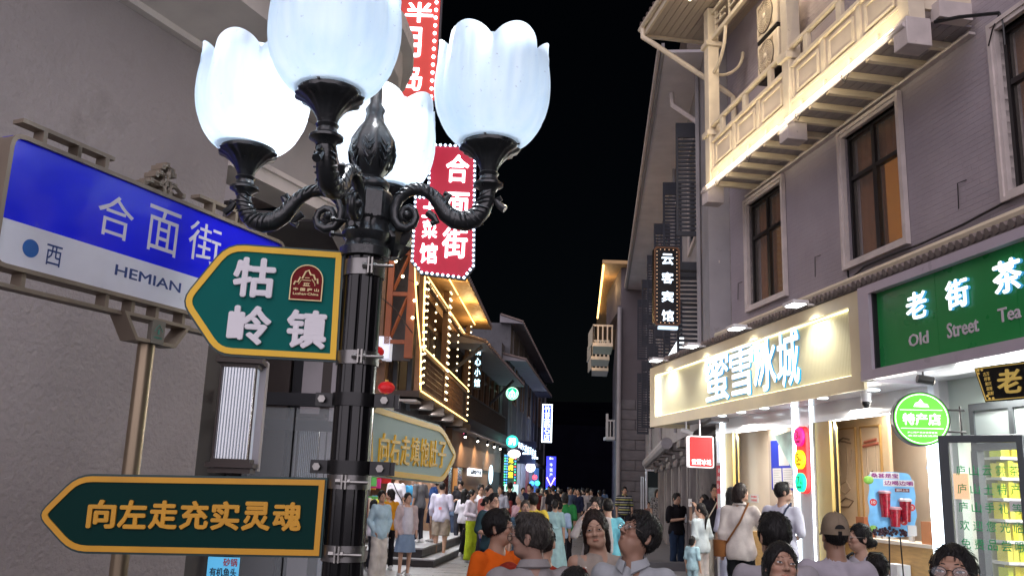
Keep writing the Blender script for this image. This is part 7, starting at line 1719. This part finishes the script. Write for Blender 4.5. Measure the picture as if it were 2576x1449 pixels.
P(1497, 1251, 12.8, 'man in glasses holding a phone to his ear behind the sequinned blouse', yaw=-5, hair='thick', tc=(.42, .39, .38), glasses='black', arms=('ear', 'down'), sleeve=.8, skin=(.52, .34, .25), extras=ex_phone(-1))
P(1529, 1254, 13, 'man in a cyan tee seen from behind, right of the phone caller', yaw=182, hair='short', tc=(.16, .48, .58), wid=1.05)
P(1571, 1224, 31.5, 'man in a navy, olive and white striped polo by the stone house', yaw=5, hair='short', top='polo', neck='collar', tm=stripes(), wid=1.15)
P(1654, 1230, 29.5, 'woman in a long black and white patterned dress on the kerb', base=.15, yaw=15, fem=True, hair='longwave', bot='dress', bm=M_leo, sleeve=.85, wid=1.15, arms=('down', 'ear'), shoe=(.6, .6, .58), hmin=1.55)
P(1632, 1262, 31, 'child partly hidden beside the patterned dress', base=.15, yaw=-20, hair='short', tc=(.25, .15, .13), hmin=1.1)
P(1702, 1240, 20, 'man in black polo holding a clear water bottle by the stone columns', yaw=30, hair='short', top='polo', neck='collar', tc=(.015, .014, .018), bc=(.02, .035, .07), arms=('hold', 'hold'), glasses='metal', wid=1.12, smile=True, extras=ex_bottle)
P(1762, 1265, 15.5, 'girl with ponytail, pale grey jacket and cream trousers beside a toddler', yaw=215, hy=20, fem=True, hair='pony', tc=(.42, .48, .50), top='jacket', sleeve=.95, bot='wide', bc=(.48, .44, .42), arms=('bent', 'down'))
P(1742, 1347, 15.2, 'toddler in pale blue clothes held by the girl with the ponytail', yaw=140, hair='bob', fem=True, tc=(.35, .52, .58), bc=(.35, .5, .55), hmin=.85)
P(1771, 1243, 17.2, 'girl holding up a white phone to take a picture', yaw=-50, fem=True, hair='pony', tc=(.62, .56, .52), arms=('photo', 'photo'), extras=ex_phone(-1, M_paper))
P(1797, 1218, 17.0, 'man in glasses and black polo with a cream bag strap, facing the camera', base=.18, yaw=-25, hy=12, hair='short', top='polo', neck='collar', tc=(.014, .013, .014), bc=(.36, .32, .27), glasses='black', extras=ex_strap((.55, .48, .38), 1, bag=False), skin=(.38, .22, .15))
P(1860, 1214, 11.2, 'woman in loose white shirt and black trousers with brown-strapped bag at the counter', base=.18, det=1, yaw=165, hy=-40, fem=True, hair='bob', hc='brown', tc=(.62, .57, .52), top='shirt', sleeve=.85, hem=.80, bc=(.01, .012, .014), arms=('reach', 'down'), wid=1.1, extras=ex_strap((.22, .09, .03), -1))
P(1840, 1225, 12.3, 'woman in a pale grey dress half hidden behind the loose white shirt', base=.18, yaw=170, fem=True, hair='long', tc=(.45, .45, .55), bot='wide', bc=(.40, .42, .52))
P(1966, 1212, 10.9, 'boy in grey-white tee with a dark shoulder strap at the counter', base=.18, yaw=150, hy=-50, hair='short', tc=(.50, .50, .58), wid=.95, extras=ex_strap((.05, .06, .10), -1, bag=False), arms=('bent', 'bent'))
# ---------- distant crowd
rs = random.Random(21)
fc = [('black tee', (.012, .012, .015)), ('grey tee', (.10, .10, .11)), ('dark brown tee', (.06, .035, .03)), ('navy tee', (.015, .02, .05)), ('pale shirt', (.32, .30, .32)), ('maroon tee', (.12, .02, .02)), ('denim shirt', (.10, .14, .22)), ('beige tee', (.25, .2, .15))]
far = [(1262, 1226, 34), (1276, 1236, 27), (1296, 1222, 38), (1316, 1226, 33), (1332, 1216, 30), (1352, 1228, 36), (1362, 1224, 44), (1374, 1230, 34), (1381, 1222, 42), (1392, 1219, 30), (1404, 1224, 48), (1412, 1230, 34), (1434, 1225, 36), (1446, 1227, 40), (1455, 1228, 34), (1466, 1226, 46), (1478, 1227, 36), (1488, 1230, 42), (1508, 1232, 38), (1520, 1230, 50), (1470, 1231, 58), (1440, 1229, 60), (1340, 1225, 52), (1148, 1222, 27), (1430, 1226, 52)]
combo = [(f, n, a) for n in range(8) for f in (0, 1) for a in (0, 1)]; rs.shuffle(combo)
for i, (x, y, Y) in enumerate(far):
    fem, ni, aw = combo[i]; n, c = fc[ni]
    where = 'far left by the lit shops' if x < 1330 else 'mid-street' if x < 1440 else 'on the far right'
    P(x, y, Y, 'distant %s in a %s %s, %s' % ('woman' if fem else 'man', n, 'seen from behind' if aw else 'facing the camera', where), det=0, yaw=(180 if aw else 0)+rs.uniform(-40, 40), fem=bool(fem), hair=rs.choice(['bob', 'long', 'low']) if fem else 'short', tc=c,
      bc=rs.choice([(.02, .02, .025), (.03, .04, .07), (.15, .13, .11)]), legs=rs.choice(['stand', 'walk', 'walk2']), hmin=1.45, sleeve=rs.choice([.4, .9]), arms=rs.choice([('down', 'down'), ('bent', 'down'), ('swing', 'swingf')]), group='distant strollers')
# ============================================================ added dark shapes at the far street end, night put into their colour
t = thing('end_backdrop', 'near-black block added to close the far end of the street', 'building', Fr(2, 78, 1, .1))
bx('wall', mat('night_dark_wall', (.002, .002, .004), spec=0, rough=.9, var=.2, vs=1), t, Fr(2, 78, 1, .1), -16, 12, 0, 6, 0, 7)
MB(WORLD).add([(-80, 90, -1), (90, 90, -1), (90, 200, 22), (-80, 200, 18)], [(0, 1, 2, 3)]).build('hillside', mat('night_hill', (.001, .001, .002), spec=0, var=.3, vs=.1), None, kind='structure')
